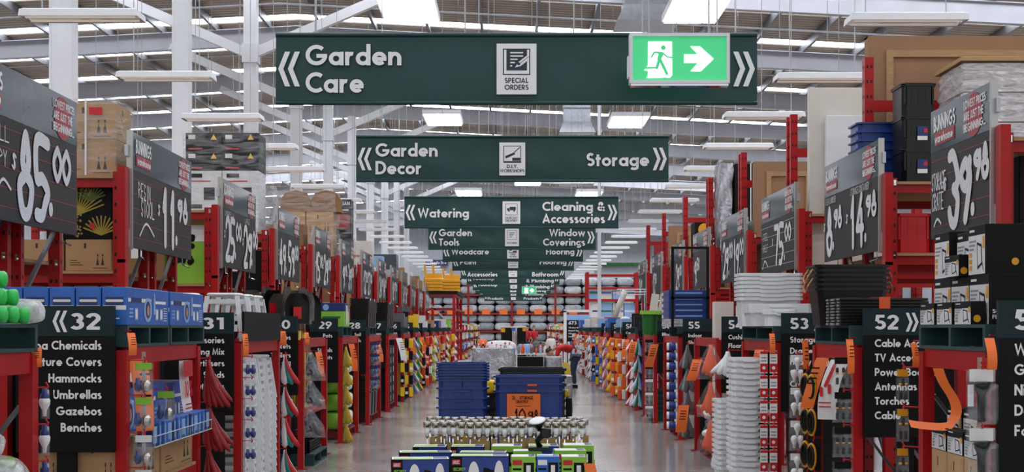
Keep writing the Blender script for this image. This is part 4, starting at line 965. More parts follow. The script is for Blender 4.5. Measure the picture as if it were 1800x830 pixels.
# ------------------------------------------------------------------ L30: shovels, gloves
for i in range(4):
    bunch('glove_bundle', f'bundle of red, teal and blue gloves beside aisle thirty-one, {ORD[i]} from the top', 'gloves', (-2.40, 14.98, 1.36-0.33*i), 0.3, 0.042, 0.12, ['teal', 'blue_dark', 'white_plastic', 'red_plastic', 'red_plastic'], 9, 'coloured glove bundles', 'glove', lean=0.05, seed=i)
tag_strip((-2.42, 14.9, 1.62), 0.07, 0.15, 'orange ticket at the far corner of the aisle thirty-one stand', rz=0.4)
def shovel_meshes(mat):
    def f(u, v):
        x = (u-0.5)*0.30*(1-0.55*max(0, v-0.6)**2*4*1.2); return (x, 0.05*math.cos((u-0.5)*2.6)-0.02*v, v*0.36)
    blade = B().grid(f, 8, 8).grid(lambda u, v: (f(u, v)[0], f(u, v)[1]+0.004, f(u, v)[2]), 8, 8).mesh('blade', mat, smooth=True)
    neck = B().tube([(0,0.03,0.06),(0,0.035,-0.05),(0,0.03,-0.16)], [0.02,0.021,0.019], 8).mesh('neck', mat, smooth=True)
    return blade, neck
SHV = [shovel_meshes('steel_blade'), shovel_meshes('black_plastic')]
HD = [B().tube([(0,0.03,-0.16),(0,0.03,-1.1)], 0.017, 8).mesh('handle', m, smooth=True) for m in ('timber', 'yellow')]
for i in range(14):
    k = 1 if i in (0, 6, 7, 10) else 0; yy = 16.75+0.17*(i if i < 8 else 0)+0.05*(i % 2); x = -2.54-0.05*(i % 2) if i < 8 else -2.66-0.085*(i-8)
    thing('shovel', f'upturned {"black" if k else "steel"} shovel over the aisle thirty stand, {ORD[i] + " along the aisle" if i < 8 else ORD[i-8] + " of the near row"}', 'shovel', (x, yy, 1.70+0.04*(i % 3)), 0.9+0.45*((i % 3)-1), 'shovels standing blade up',
          [('blade', SHV[k][0]), ('neck', SHV[k][1]), ('handle', HD[1 if 1 <= i <= 4 else 0])] + ([('label', m_rect(-0.05, 0.05, 0.06, 0.2, 'red_plastic'), (0, -0.0, 0), 0.0)] if k else []))
for i in range(3):
    bunch('glove_pack', f'grey glove pack hanging on the aisle thirty stand, {ORD[i]} from the top', 'gloves', (-2.37, 16.62, 1.36-0.33*i), 0.3, 0.045, 0.08, ['grey_fabric', 'black_matt', 'grey_fabric'], 3, 'grey glove packs of aisle thirty', 'glove', 'bag', seed=i, lean=0.05)
tag_strip((-2.37, 17.3, 1.36), 0.1, 0.3, 'long orange ticket inside the aisle thirty stand', rz=0.8)
tag_strip((-2.40, 16.5, 1.60), 0.05, 0.14, 'small orange ticket at the near corner of the aisle thirty stand', rz=0.4)
pallet(0.84, 1.2, 'pallet_green', 'green pallet on the floor inside the aisle thirty stand', (-2.80, 17.6, 0), 'green pallets on the floor')
for i in range(5):
    one('chair_mat', B().box(0, 0.7, 0, 0.02, 0, 0.02).box(0, 0.02, 0, 1.0, 0, 0.02).box(0.68, 0.7, 0, 1.0, 0, 0.02).box(0.02, 0.68, 0.3, 0.33, 0, 0.02).box(0.02, 0.68, 0.65, 0.68, 0, 0.02).box(0.02, 0.68, 0.98, 1.0, 0, 0.02).mesh('frame', 'black_matt'), f'black metal frame stacked on the floor pallet of aisle thirty, {ORD[i]} from the bottom', 'frame', (-3.15, 17.1, 0.141+0.03*i), 0, 'black frames of aisle thirty')
for i in range(8):
    one('wooden_stake', B().box(-0.02, 0.02, -0.015, 0.015, 0, 0.6).mesh('stake', 'timber'), f'upright wooden stake in the aisle thirty stand, {ORD[i]} from the camera', 'stake', (-2.75, 16.85+0.05*i, 0.721), 0, 'wooden stakes')

# ------------------------------------------------------------------ L29 .. L27
def floor_pallet(no, y, mat, s=-1, ly=1.1): pallet(0.82, ly, mat, f'{"red" if mat == "pallet_red" else "green"} pallet on the floor of the aisle {NW[no]} stand', (s*2.87, y, 0), 'pallets on the floor')
def top_pallet(no, y, s=-1, ly=1.1): pallet(0.84, ly, 'pallet_green', f'green pallet on top of the aisle {NW[no]} stand', (s*2.86, y, Z0), 'green pallets on end stands')
top_pallet(29, 20.95); top_pallet(28, 24.75); top_pallet(27, 28.5)
thing('product_box', 'green and blue fertiliser box on the pallet above aisle twenty-nine', 'box', (-2.62, 20.75, ZP), 0, None, [('body', m_box(0.38, 0.5, 0.34, 'green_lime')), ('blue_top', m_box(0.384, 0.504, 0.12, 'blue_dark', 0.004), (0, 0, 0.222)), ('print', m_rect(-0.13, 0.13, 0.12, 0.15, 'green_dark'), (0, -0.252, 0)), ('emblem', B().disc(-0.08, 0.28, 0.045).mesh('emblem', 'blue_pale'), (0, -0.254, 0)), ('white_panel', m_rect(-0.1, 0.1, 0.03, 0.31, 'print_white'), (0.194, 0, 0), math.pi/2)])
thing('product_box', 'pale green box beside the blue topped box above aisle twenty-nine', 'box', (-2.62, 21.27, ZP), 0, None, [('body', m_box(0.3, 0.4, 0.32, 'green_lime')), ('print', m_rect(-0.12, 0.12, 0.04, 0.28, 'print_white'), (0.152, 0, 0), math.pi/2)])
for i in range(5):
    bunch('glove_bundle', f'bundle of dull yellow gloves at the aisle twenty-nine stand, {ORD[i]} from the top', 'gloves', (-2.40, 20.42, 1.38-0.27*i), 0.29, 0.04, 0.1, ['yellow_dull', 'yellow_dull', 'yellow_dull', 'mustard'], 8, 'yellow glove bundles', 'glove', seed=i)
floor_pallet(29, 21.6, 'pallet_red')
for i in range(8):
    lay, j = i//2, i % 2
    thing('fertiliser_bag', f'green and white product bag stacked inside aisle twenty-nine, {ORD[lay]} layer, {["near", "far"][j]} one', 'bag', (-2.68, 21.2+0.6*j, 0.141+0.27*lay), 0, 'green and white bags', [('bag', pillow(0.42, 0.56, 0.27, 60+j, 'green_lime')), ('label', pillow(0.16, 0.4, 0.22, 70+j, 'print_white'), (0.135, 0, 0.025))])
tag_strip((-2.38, 20.9, 1.42), 0.12, 0.4, 'long orange ticket inside the aisle twenty-nine stand', rz=0.9, lean=0.03)
POTB = m_tub(0.34, 0.34, 0.26, 'black_plastic')
def potstack(no, x, y, z, n, dz, where, mat='black_plastic', w=0.34, h=0.26, name='plant_pot', what='black plastic pot', s=0):
    for i in range(n):
        one(name, m_tub(w, w, h, mat, 0.85, 0.02, 0.006, 0.016), f'{what} in the {where}, {ORD[i]} from the bottom', 'pot', (x, y, z+dz*i), 0, f'{what}s of aisle {NW[no]}')
for r_ in range(4): potstack(28, -2.62-0.0*r_, 24.38+0.37*r_, ZP, 8, 0.032, f'{ORD[r_]} stack above aisle twenty-eight')
for r_ in range(4): potstack(27, -2.62, 28.1+0.37*r_, ZP, 8, 0.032, f'{ORD[r_]} stack above aisle twenty-seven')
for i, (no, y) in enumerate(((28, 24.3), (28, 25.0), (27, 28.15))):
    one('shelf_label', m_rect(-0.07, 0.07, 0.02, 0.06, 'print_white'), f'white label stuck on the black pots above aisle {NW[no]}, {["first", "second", "only"][i]} one', 'label', (-2.445, y+0.1, ZP+0.43), math.pi/2)
floor_pallet(28, 25.3, 'pallet_red'); floor_pallet(27, 29.0, 'pallet_red')
for r_ in range(3): potstack(28, -2.66, 24.6+0.5*r_, 0.141, 5, 0.055, f'{ORD[r_]} floor stack of aisle twenty-eight', w=0.44, h=0.42, name='black_bin', what='black bin')
for j in range(4):
    for i in range(2):
        blister(f'blue hose fitting pack at aisle twenty-eight, {ORD[j]} row, {["near", "far"][i]} column', (-2.37, 24.2+0.4*i, 1.4-0.2*j), 0.15, 0.18, 0.06, [(NOZ, (-0.2, 0.1)), (NOZ, (0.2, 0.3))], 'blue_dark', 'blue fitting packs of aisle twenty-eight')
tag_strip((-2.37, 24.8, 1.38), 0.16, 0.32, 'orange ticket inside the aisle twenty-eight stand', rz=1.0, lean=0.04)
for r_ in range(3):
    for i in range(6): one('hose_reel_box', m_box(0.4, 0.5, 0.19, 'black_matt'), f'black box with white label inside aisle twenty-seven, {ORD[r_]} pile, {ORD[i]} from the bottom', 'box', (-2.68, 28.3+0.6*r_, 0.141+0.192*i), 0, 'black boxes of aisle twenty-seven') ; obj('label', m_rect(-0.15, -0.05, 0.03, 0.15, 'print_white'), COL.objects[-1], (0.202, 0, 0), math.pi/2)
tag_strip((-2.30, 28.6, 1.45), 0.14, 0.45, 'white and orange ticket curling out of the aisle twenty-seven stand', rz=0.6, lean=0.1, mat='print_white')

# ================================================================== right hand stands
RZ = -math.pi/2                                   # turns a front facing -y towards the aisle
@cached
def m_flood_print(w, h, small=False):
    b = B(); b.rect(-w*.49, w*.49, h*.01, h*.99, 0, 0); b.rect(-w*.49, w*.49, h*(.80 if not small else .70), h*.99, -0.0005, 1)
    b.rect(-w*.42, -w*.12, h*.87, h*.92, -0.001, 0)
    for i in range(3): b.rect(-w*.44, -w*(.02+.07*i), h*(.66-.08*i), h*(.70-.08*i), -0.001, 2)
    b.poly([(w*.02,h*.66),(w*.30,h*.60),(w*.33,h*.20),(w*.05,h*.10)][::-1], -0.001, 1); b.poly([(w*.06,h*.60),(w*.26,h*.555),(w*.29,h*.24),(w*.09,h*.17)][::-1], -0.0015, 0)
    b.strokes([[(w*.33, h*.24), (w*.40, h*.08)]], w*.03, -0.001, 1)
    b.rect(w*.36, w*.47, h*.52, h*.76, -0.001, 3)
    for i in range(3): b.rect(-w*.44, -w*.28, h*(.10+.13*i), h*(.19+.13*i), -0.001, 3 if not small else 2)
    return b.mesh('front_print', 'silver_card', 'black_matt', 'grey_mid', 'mustard')
def flood_box(loc, w, d, h, label, group, small=False, side_text=False):
    e = thing('floodlight_box', label, 'box', loc, RZ, group, [('body', m_box(w, d, h, 'black_matt', 0.004)), ('front_print', m_flood_print(w, h, small), (0, -d/2-0.001, 0))])
    if side_text:                                   # lettering on the end that looks at the camera
        f = obj('side_print', B().disc(0.02, h*0.3, 0.001).mesh('side_print', 'mustard'), e, (w/2+0.001, 0, 0), math.pi/2)
        fit(f, '50W SLIMLINE', -d*.46, d*.1, h*.22, 0.022, 'print_white', -0.002, 0.02); fit(f, 'FLOODLIGHT', -d*.46, d*.0, h*.11, 0.022, 'print_white', -0.002, 0.02)
    else:
        obj('seal', B().disc(0, 0, 0.02).mesh('seal', 'mustard'), e, (w/2+0.002, -d*0.1, h*0.25), math.pi/2)
    return e
GF = 'floodlight boxes of aisle fifty-one'
pallet(0.84, 1.2, 'pallet_green', 'green pallet under the silver floodlight boxes', (2.86, 7.95, Z0), 'green pallets on end stands')
for i, yc in enumerate((7.72, 8.05, 8.38)):
    flood_box((2.74, yc, ZP), 0.32, 0.42, 0.27, f'black and silver floodlight box above aisle fifty-one, {ORD[i]} of the bottom layer', GF, side_text=i == 0)
    flood_box((2.48, yc, ZP), 0.28, 0.08, 0.125, f'small silver floodlight box before the bottom layer above aisle fifty-one, {ORD[i]} from the camera', GF, True)
for i, yc in enumerate((7.76, 8.06, 8.39)):
    flood_box((2.73 if i != 1 else 2.76, yc, ZP+0.271), 0.28, 0.40, 0.27 if i != 1 else 0.25, f'floodlight box of the upper layer above aisle fifty-one, {ORD[i]} from the camera', GF)
flood_box((2.52, 8.06, ZP+0.271), 0.26, 0.07, 0.12, 'small silver floodlight box leaning between the upper floodlight boxes', GF, True)
flood_box((3.06, 7.76, ZP+0.271), 0.26, 0.22, 0.25, 'plain black floodlight box with gold seal behind the upper layer', GF)
flood_box((3.12, 7.72, ZP), 0.32, 0.30, 0.268, 'plain black floodlight box at the back of the bottom layer', GF)
for i, yc in enumerate((7.62, 7.92, 8.22)):
    flood_box((2.70, yc, 0.95), 0.27, 0.3, 0.24, f'floodlight box inside the aisle fifty-one stand, {ORD[i]} from the camera', 'floodlight boxes inside the stand')
    flood_box((2.50, yc, 0.95), 0.27, 0.08, 0.13, f'small floodlight box inside the aisle fifty-one stand, {ORD[i]} from the camera', 'floodlight boxes inside the stand', True)
    carton((2.66, yc, 0.621), 0.4, 0.28, 0.325, f'brown carton below the floodlight boxes of aisle fifty-one, {ORD[i]} from the camera', group='cartons of aisle fifty-one')
for j in range(3):
    for i in range(2):
        blister(f'torch in clear clamshell at aisle fifty-one, {["front", "rear"][i]} of the {ORD[j]} pair', (2.37+0.03*i, 7.20+0.06*i, 1.44-0.30*j), 0.15, 0.28, 0.07, [(TORCH, (-0.08, 0.06))], 'print_white', 'torch packs', name='torch_pack', cat='torch')
    blister(f'battery pack on the far upright of aisle fifty-one, {ORD[j]} from the top', (2.36, 8.62, 1.40-0.24*j), 0.08, 0.2, 0.03, [(CELL, (-.2, .1)), (CELL, (.2, .1)), (CELLC, (-.2, .35)), (CELLC, (.2, .35)), (CELL, (0, .5))], 'mustard', 'battery packs of aisle fifty-one', name='battery_pack', cat='batteries')
clip_strip(2.385, 7.27, 0.4, 1.5, 'metal clip strip on the near upright of the aisle fifty-one stand')
tag_strip((2.41, 7.2, 1.60), 0.05, 0.16, 'narrow orange ticket on the near upright of aisle fifty-one', price='098')
tag_strip((2.41, 8.56, 1.56), 0.04, 0.14, 'narrow orange ticket on the far upright of aisle fifty-one')
ct = thing('price_ticket', 'orange ticket strip curling in an S under the aisle fifty-one beam', 'price ticket', (2.44, 8.15, 1.42), -0.5, 'orange price tickets')
prof = smooth_line([(0, 0), (0.03, -0.08), (0.09, -0.18), (0.10, -0.26), (0.05, -0.31), (-0.08, -0.31), (-0.16, -0.30)], 4)
obj('strip', B().grid(lambda u, v: (prof[int(round(v*(len(prof)-1)))][0]+0.07*(u-0.5)*(1 if v < 0.6 else 0.4), -0.05*u, prof[int(round(v*(len(prof)-1)))][1]-0.04*u*(v > 0.6)), 2, len(prof)-1).mesh('strip', 'orange_tag', smooth=True), ct)

# ------------------------------------------------------------------ R52 black tubs, folded crates, cable packs
pallet(0.84, 1.2, 'pallet_green', 'green pallet under the black rope handled tubs', (2.86, 10.9, Z0), 'green pallets on end stands')
for i in range(6):
    e = thing('storage_tub', f'big black plastic tub with rope handles above aisle fifty-two, {ORD[i]} from the bottom', 'tub', (2.62, 11.15, ZP+0.036*i), 0, 'black tubs above aisle fifty-two', [('body', m_tub(0.58, 0.42, 0.29, 'black_plastic', 0.82, 0.02, 0.006, 0.018))])
    if i in (3, 5):
        for sx in (-1, 1): obj('rope_handle', B().tube(smooth_line([(sx*0.285,-0.08,0.26),(sx*0.325,-0.08,0.2),(sx*0.33,0,0.15),(sx*0.325,0.08,0.2),(sx*0.285,0.08,0.26)], 3), 0.008, 6).mesh('rope_handle', 'timber'), e)
for i in range(9):
    thing('folded_crate', f'black folded crate in the flat pile above aisle fifty-two, {ORD[i]} from the bottom', 'crate', (2.70+0.004*(i % 2), 10.58, ZP+0.0225*i), 0, 'flat pile of black folded crates',
          [('body', B().cbox(-0.32, 0.32, -0.24, 0.24, 0, 0.02, 0.006).mesh('body', 'black_plastic') if i == 0 else CACHE['fc']), ('lugs', CACHE.setdefault('fl', B().box(-0.33, -0.32, -0.2, -0.15, 0.004, 0.016).box(-0.33, -0.32, -0.05, 0.05, 0.004, 0.016).box(-0.33, -0.32, 0.15, 0.2, 0.004, 0.016).mesh('lugs', 'grey_mid')))])
    if i == 0: CACHE['fc'] = [o for o in bpy.data.meshes if o.name.startswith('body')][-1]
one('paper_band', B().box(-0.04, 0.04, -0.246, -0.243, 0, 0.205).box(-0.04, 0.04, -0.246, 0.246, 0.205, 0.207).mesh('band', 'orange_plastic'), 'orange paper band around the flat pile of black crates', 'band', (2.70, 10.58, ZP))
one('wire_tray', m_tub(0.3, 0.3, 0.12, 'black_plastic'), 'small black tray behind the flat pile of crates', 'tray', (3.12, 11.0, ZP+0.001))
GLV = CACHE.setdefault('glove', None)
def cable_pack(no, loc, label, group, mats=('mustard', 'black_plastic')):
    """loop of yellow and black strap on a card"""
    if 'loop' not in CACHE:
        P = [(0.04*math.cos(t), -0.02, 0.1*math.sin(t)) for t in [2*math.pi*k/16 for k in range(17)]]
        CACHE['loop'] = B().tube(P, 0.012, 6, cap=False).mesh('loop', mats[0], smooth=True)
        CACHE['loop2'] = B().tube([(x*0.8, y-0.012, z*0.8) for x, y, z in P], 0.011, 6, cap=False).mesh('loop', mats[1], smooth=True)
    thing('strap_pack', label, 'strap pack', loc, RZ*0.6, group, [('card', m_box(0.12, 0.005, 0.25, 'black_matt', 0.001), (0, 0.02, -0.25)), ('loop', CACHE['loop'], (0, 0, -0.14)), ('loop', CACHE['loop2'], (0, 0, -0.14)), ('hook', TIE)])
for j in range(5):
    for i in range(2): cable_pack(52, (2.36, 11.42-0.24*i, 1.32-0.27*j), f'black and yellow strap pack of aisle fifty-two, {ORD[j]} row, {["far", "near"][i]} one', 'black and yellow strap packs')
    blister(f'pack of copper topped batteries at aisle fifty-two, {ORD[j]} from the top', (2.37, 10.22, 1.44-0.25*j), 0.15, 0.22, 0.035, [(CELL, (-.3, .12)), (CELL, (0, .12)), (CELL, (.3, .12)), (CELLC, (-.3, .3)), (CELLC, (0, .3)), (CELLC, (.3, .3)), (CELL, (-.3, .45)), (CELL, (0, .45)), (CELL, (.3, .45))], 'black_matt', 'battery packs of aisle fifty-two', name='battery_pack', cat='batteries')
    blister(f'pale globe pack on the far upright of aisle fifty-two, {ORD[j]} from the top', (2.33, 11.68, 1.43-0.27*j), 0.13, 0.25, 0.05, [(BULB, (-.2, .1)), (BULB, (.2, .1)), (BULB, (0, .5))], 'print_white', 'pale globe packs', name='globe_pack', cat='globes')
tag_strip((2.40, 10.15, 1.57), 0.05, 0.24, 'orange ticket on the near upright of aisle fifty-two')
tag_strip((2.43, 11.15, 1.42), 0.11, 0.40, 'broad orange ticket slanting below the beam of aisle fifty-two', rz=-0.6, lean=-0.12)
tag_strip((2.38, 11.6, 1.55), 0.05, 0.3, 'orange ticket on the far upright of aisle fifty-two')
st_ = thing('sale_ticket', 'white and red sale ticket bending out of the aisle fifty-two stand', 'sale ticket', (2.30, 10.42, 0.98), -0.5)
obj('card', B().grid(lambda u, v: ((u-0.5)*0.14+0.1*v*v, -0.03*math.sin(v*3), v*0.44), 2, 10).mesh('card', 'print_white', smooth=True), st_)
obj('red_print', B().strokes([[(0.0, 0.25), (0.07, 0.4)], [(-0.03, 0.18), (-0.03, 0.23)], [(0.03, 0.2), (0.03, 0.25)]], 0.025).rect(-0.05, 0.04, 0.12, 0.13).rect(-0.05, 0.04, 0.09, 0.1).mesh('red_print', 'red_plastic'), st_, (0, -0.045, 0))
for i in range(7): one('drawer_unit', B().box(-0.3, 0.3, 0, 0.4, 0, 0.12).box(-0.25, 0.25, -0.012, 0, 0.03, 0.05).mesh('drawer', 'black_plastic'), f'black plastic drawer unit stacked beyond aisle fifty-two, {ORD[i]} from the floor', 'drawer', (2.86, 12.85, 0.002+0.122*i), 0, 'stacked black drawers')

# ------------------------------------------------------------------ R53 white and clear tubs
pallet(0.84, 1.8, 'pallet_green', 'green pallet under the white tubs', (2.86, 14.25, Z0), 'green pallets on end stands')
def tubs(n, x, y, z, dz, w, d, h, mat, what, group, taper=0.88, cat='tub'):
    for i in range(n):
        thing('plastic_tub', f'{what}, {ORD[i] if i < 20 else "twenty-" + ORD[i-20]} from the bottom', cat, (x, y, z+dz*i), 0, group, [('body', m_tub(w, d, h, mat, taper)), ('handle', CACHE.setdefault(('hd', w, mat), B().box(-w*.18, w*.18, -0.012, 0, 0, 0.012).mesh('handle', mat)), (0, -d/2, h-0.04))])
tubs(7, 2.68, 14.95, ZP, 0.042, 0.66, 0.42, 0.3, 'white_plastic', 'white plastic tub in the tall nest above aisle fifty-three', 'white tubs above aisle fifty-three')
tubs(3, 2.62, 14.15, ZP, 0.03, 0.62, 0.5, 0.16, 'white_plastic', 'white plastic tray in the low nest above aisle fifty-three', 'white trays above aisle fifty-three')
tubs(2, 2.56, 13.65, ZP, 0.025, 0.3, 0.3, 0.14, 'frost', 'frosted plastic tub at the near end above aisle fifty-three', 'frosted tubs above aisle fifty-three')
tubs(20, 2.27, 13.85, 0.001, 0.056, 0.34, 0.4, 0.3, 'frost', 'frosted tub in the tall nest before aisle fifty-three', 'tall nest of frosted tubs')
tubs(14, 2.25, 14.55, 0.001, 0.052, 0.38, 0.44, 0.25, 'frost', 'frosted tub in the shorter nest before aisle fifty-three', 'shorter nest of frosted tubs')
for j in range(6):
    for i in range(2):
        thing('carded_hook', f'red and white carded hook at aisle fifty-three, {ORD[j]} row, {["left", "right"][i]} one', 'carded hook', (2.33+0.09*i, 13.22, 1.44-0.23*j), 0, 'red and white carded hooks', [('card', m_box(0.07, 0.004, 0.21, 'print_white', 0.001), (0, 0, -0.21)), ('red_panel', m_rect(-0.034, 0.034, 0.01, 0.09, 'red_plastic'), (0, -0.004, -0.21)), ('emblem', B().disc(0, 0.05, 0.016).mesh('emblem', 'print_white'), (0, -0.006, -0.21)), ('red_top', m_rect(-0.034, 0.034, 0.18, 0.205, 'red_plastic'), (0, -0.004, -0.21)), ('bars', B().rect(-0.025, 0.025, 0.11, 0.12).rect(-0.025, 0.025, 0.14, 0.15).mesh('bars', 'grey_mid'), (0, -0.004, -0.21)), ('hook', TIE)])
for j in range(11):
    e = thing('spring_clip', f'black and silver clip pack beside the frosted tubs, {ORD[j]} from the top', 'clip pack', (2.36, 13.55, 1.06-0.065*j), 0, 'black clip packs', [('clip', CACHE.setdefault('clip', B().prism([(-0.03,0),(0.03,0),(0.02,0.03),(0.0,0.04),(-0.01,0.02)], -0.03, 0.0).mesh('clip', 'black_plastic'))), ('plate', m_box(0.07, 0.02, 0.012, 'alu', 0.002), (0, -0.01, -0.014))]); arm(e, (2.36, 13.55, 1.0))
bunch('bottle_bunch', 'bunch of white plastic bottles on the far upright of aisle fifty-three', 'bottles', (2.30, 15.25, 1.40), 0.26, 0.055, 0.13, ['white_plastic'], 4, None, 'bottle', lean=-0.06)
bunch('bottle_bunch', 'single white bottle near the floor at aisle fifty-three', 'bottles', (2.20, 15.25, 0.40), 0.3, 0.07, 0.02, ['white_plastic'], 2, None, 'bottle')
tag_strip((2.40, 13.2, 1.60), 0.05, 0.18, 'orange ticket on the near upright of aisle fifty-three')
tag_strip((2.41, 13.9, 1.44), 0.1, 0.2, 'orange ticket under the beam of aisle fifty-three', rz=-0.6)

# ------------------------------------------------------------------ R54 orange bags, cream panels
for i in range(3):
    bunch('orange_bag', f'clear bag of orange sticks at aisle fifty-four, {ORD[i]} from the top', 'bag', (2.36, 17.0, 1.45-0.45*i), 0.38, 0.045, 0.11, ['orange_plastic'], 5, 'clear bags of orange sticks', 'stick', 'blister', seed=i)
for i in range(4):
    bunch('glove_bundle', f'bundle of grey gloves at the far upright of aisle fifty-four, {ORD[i]} from the top', 'gloves', (2.36, 19.28, 1.42-0.31*i), 0.33, 0.04, 0.12, ['grey_fabric', 'grey_mid', 'grey_fabric'], 6, 'grey glove bundles', 'glove', seed=i)
tag_strip((2.25, 17.35, 1.27), 0.12, 0.26, 'orange ticket leaning beside the bags of aisle fifty-four', lean=-0.09)
tag_strip((2.28, 19.0, 0.62), 0.14, 0.36, 'long orange ticket low at aisle fifty-four', lean=-0.05)
floor_pallet(54, 18.2, 'pallet_red', 1)
for i in range(4): one('bagged_linen', pillow(0.5, 0.4, 0.14, 80+i, ['bag', 'white_plastic', 'bag', 'cream'][i]), f'soft bag on the floor pallet of aisle fifty-four, {ORD[i]} from the bottom', 'bag', (2.65, 17.75, 0.141+0.12*i), 0, 'soft bags of aisle fifty-four')
for i in range(3): one('cream_panel', B().cbox(-0.12, 0.12, -0.03, 0.03, 0, 1.35, 0.008).mesh('panel', 'cream'), f'tall cream panel standing in the aisle fifty-four stand, {ORD[i]} from the camera', 'panel', (2.60, 17.55+0.07*i, 0.625), 0, 'tall cream panels')
for i in range(4): one('timber_board', B().box(-0.02, 0.02, -0.06, 0.06, 0, 1.36).mesh('board', 'timber'), f'timber board leaning above aisle fifty-four, {ORD[i]} from the aisle', 'timber', (2.80+0.06*i, 17.5, 0.625), 0, 'timber boards of aisle fifty-four')

# ------------------------------------------------------------------ R55 rolls, blue flat packs, black frame
top_pallet(55, 21.7, 1)
for i in range(5): thing('flat_pack', f'blue flat pack box above aisle fifty-five, {ORD[i]} from the bottom', 'box', (2.62, 21.7, ZP+0.12+0.086*i), 0, 'blue flat packs', [('body', m_box(0.6, 1.0, 0.084, 'blue_plastic', 0.004)), ('print', m_rect(-0.2, 0.2, 0.03, 0.05, 'blue_pale'), (0, -0.502, 0)), ('end_label', m_rect(-0.1, 0.1, 0.015, 0.06, 'print_white'), (-0.302, 0.35, 0), RZ)])
for i in range(2): one('wrapped_pack', m_wrap(0.6, 1.0, 0.058, 'wrap_thick', 3+i), f'grey wrapped pack under the blue flat packs, {ORD[i]} from the bottom', 'pack', (2.62, 21.7, ZP+0.001+0.059*i))
ROLL = (B().tube([(-0.075,0,0),(0.075,0,0)], 0.055, 14).mesh('roll', 'white_plastic', smooth=True), B().tube([(-0.05,0,0),(0.05,0,0)], 0.0565, 14).mesh('band', 'blue_plastic', smooth=True))
for i in range(9): thing('paper_roll', f'blue and white roll hanging at aisle fifty-five, {ORD[i]} from the top', 'roll', (2.34, 20.95, 1.38-0.145*i), 0, 'blue and white rolls', [('roll', ROLL[0]), ('band', ROLL[1]), ('hook', TIE, (0, 0.0, 0.05))])
for i in range(6): one('mesh_box', m_box(0.3, 0.4, 0.2, 'grey_mid' if i % 2 else 'silver_card'), f'grey box inside the aisle fifty-five stand, {ORD[i]} from the bottom', 'box', (2.62, 21.6, 0.141+0.202*i), 0, 'grey boxes of aisle fifty-five')
floor_pallet(55, 21.8, 'pallet_red', 1)
tag_strip((2.22, 22.3, 1.4), 0.13, 0.36, 'orange ticket slanting at the far side of aisle fifty-five', lean=-0.1)
fr = B(); w_, h_ = 0.56, 1.32
for z in (0, 0.55, 1.29): fr.box(-w_/2, w_/2, -0.02, 0.02, z, z+0.035)
fr.box(-w_/2, -w_/2+0.04, -0.02, 0.02, 0.035, 1.29).box(w_/2-0.04, w_/2, -0.02, 0.02, 0.035, 1.29)
thing('steel_frame', 'black steel ladder frame standing above the blue flat packs', 'frame', (2.62, 21.06, Z0+0.001), 0, None, [('frame', fr.mesh('frame', 'black_matt')), ('foot', B().box(-w_/2, w_/2, -0.05, 0.05, 0, 0.03).mesh('foot', 'black_matt'))])

# ------------------------------------------------------------------ R56, R57: buckets, brushes
for i in range(3): thing('tall_bucket', f'tall green bucket above aisle fifty-six, {ORD[i]} from the camera', 'bucket', (2.36+0.11*i, 24.9+0.3*i, Z0+0.001), 0, 'green buckets', [('body', m_tub(0.24, 0.24, 0.42, 'green_dark', 0.7)), ('rim', CACHE.setdefault('gr', B().box(-0.13, 0.13, -0.13, 0.13, 0.36, 0.425).mesh('rim', 'green_lime')))])
for i in range(4): one('white_plank', B().box(-0.07, 0.07, -0.012, 0.012, 0, 0.75).mesh('plank', 'cream'), f'leaning white plank above aisle fifty-six, {ORD[i]} from the aisle', 'plank', (2.50+0.16*i, 26.0, Z0+0.001), 0, 'white planks', rot=(0, 0.14, 0))
for i in range(4): bunch('brush_bunch', f'bunch of blue, white and green brushes at aisle fifty-six, {ORD[i]} from the top', 'brushes', (2.36, 26.85, 1.45-0.32*i), 0.33, 0.03, 0.16, ['white_plastic', 'blue_pale', 'green_dark', 'blue_print'], 8, 'coloured brush bunches', 'brush', seed=i)
for i in range(6): blister(f'dark pack with copper band at aisle fifty-six, {ORD[i]} from the top', (2.36, 24.68, 1.45-0.23*i), 0.17, 0.21, 0.04, [(CELL, (-.2, .1)), (CELL, (.2, .1)), (CELLC, (0, .2))], 'black_matt' if i < 3 else 'print_white', 'dark packs of aisle fifty-six')
tag_strip((2.24, 26.4, 1.4), 0.12, 0.38, 'orange ticket slanting at aisle fifty-six', lean=-0.08)
for i in range(5): one('green_crate', m_tub(0.5, 0.6, 0.2, 'pallet_green'), f'dark green crate inside aisle fifty-six, {ORD[i]} from the floor', 'crate', (2.66, 25.4, 0.002+0.09*i), 0, 'dark green crates')

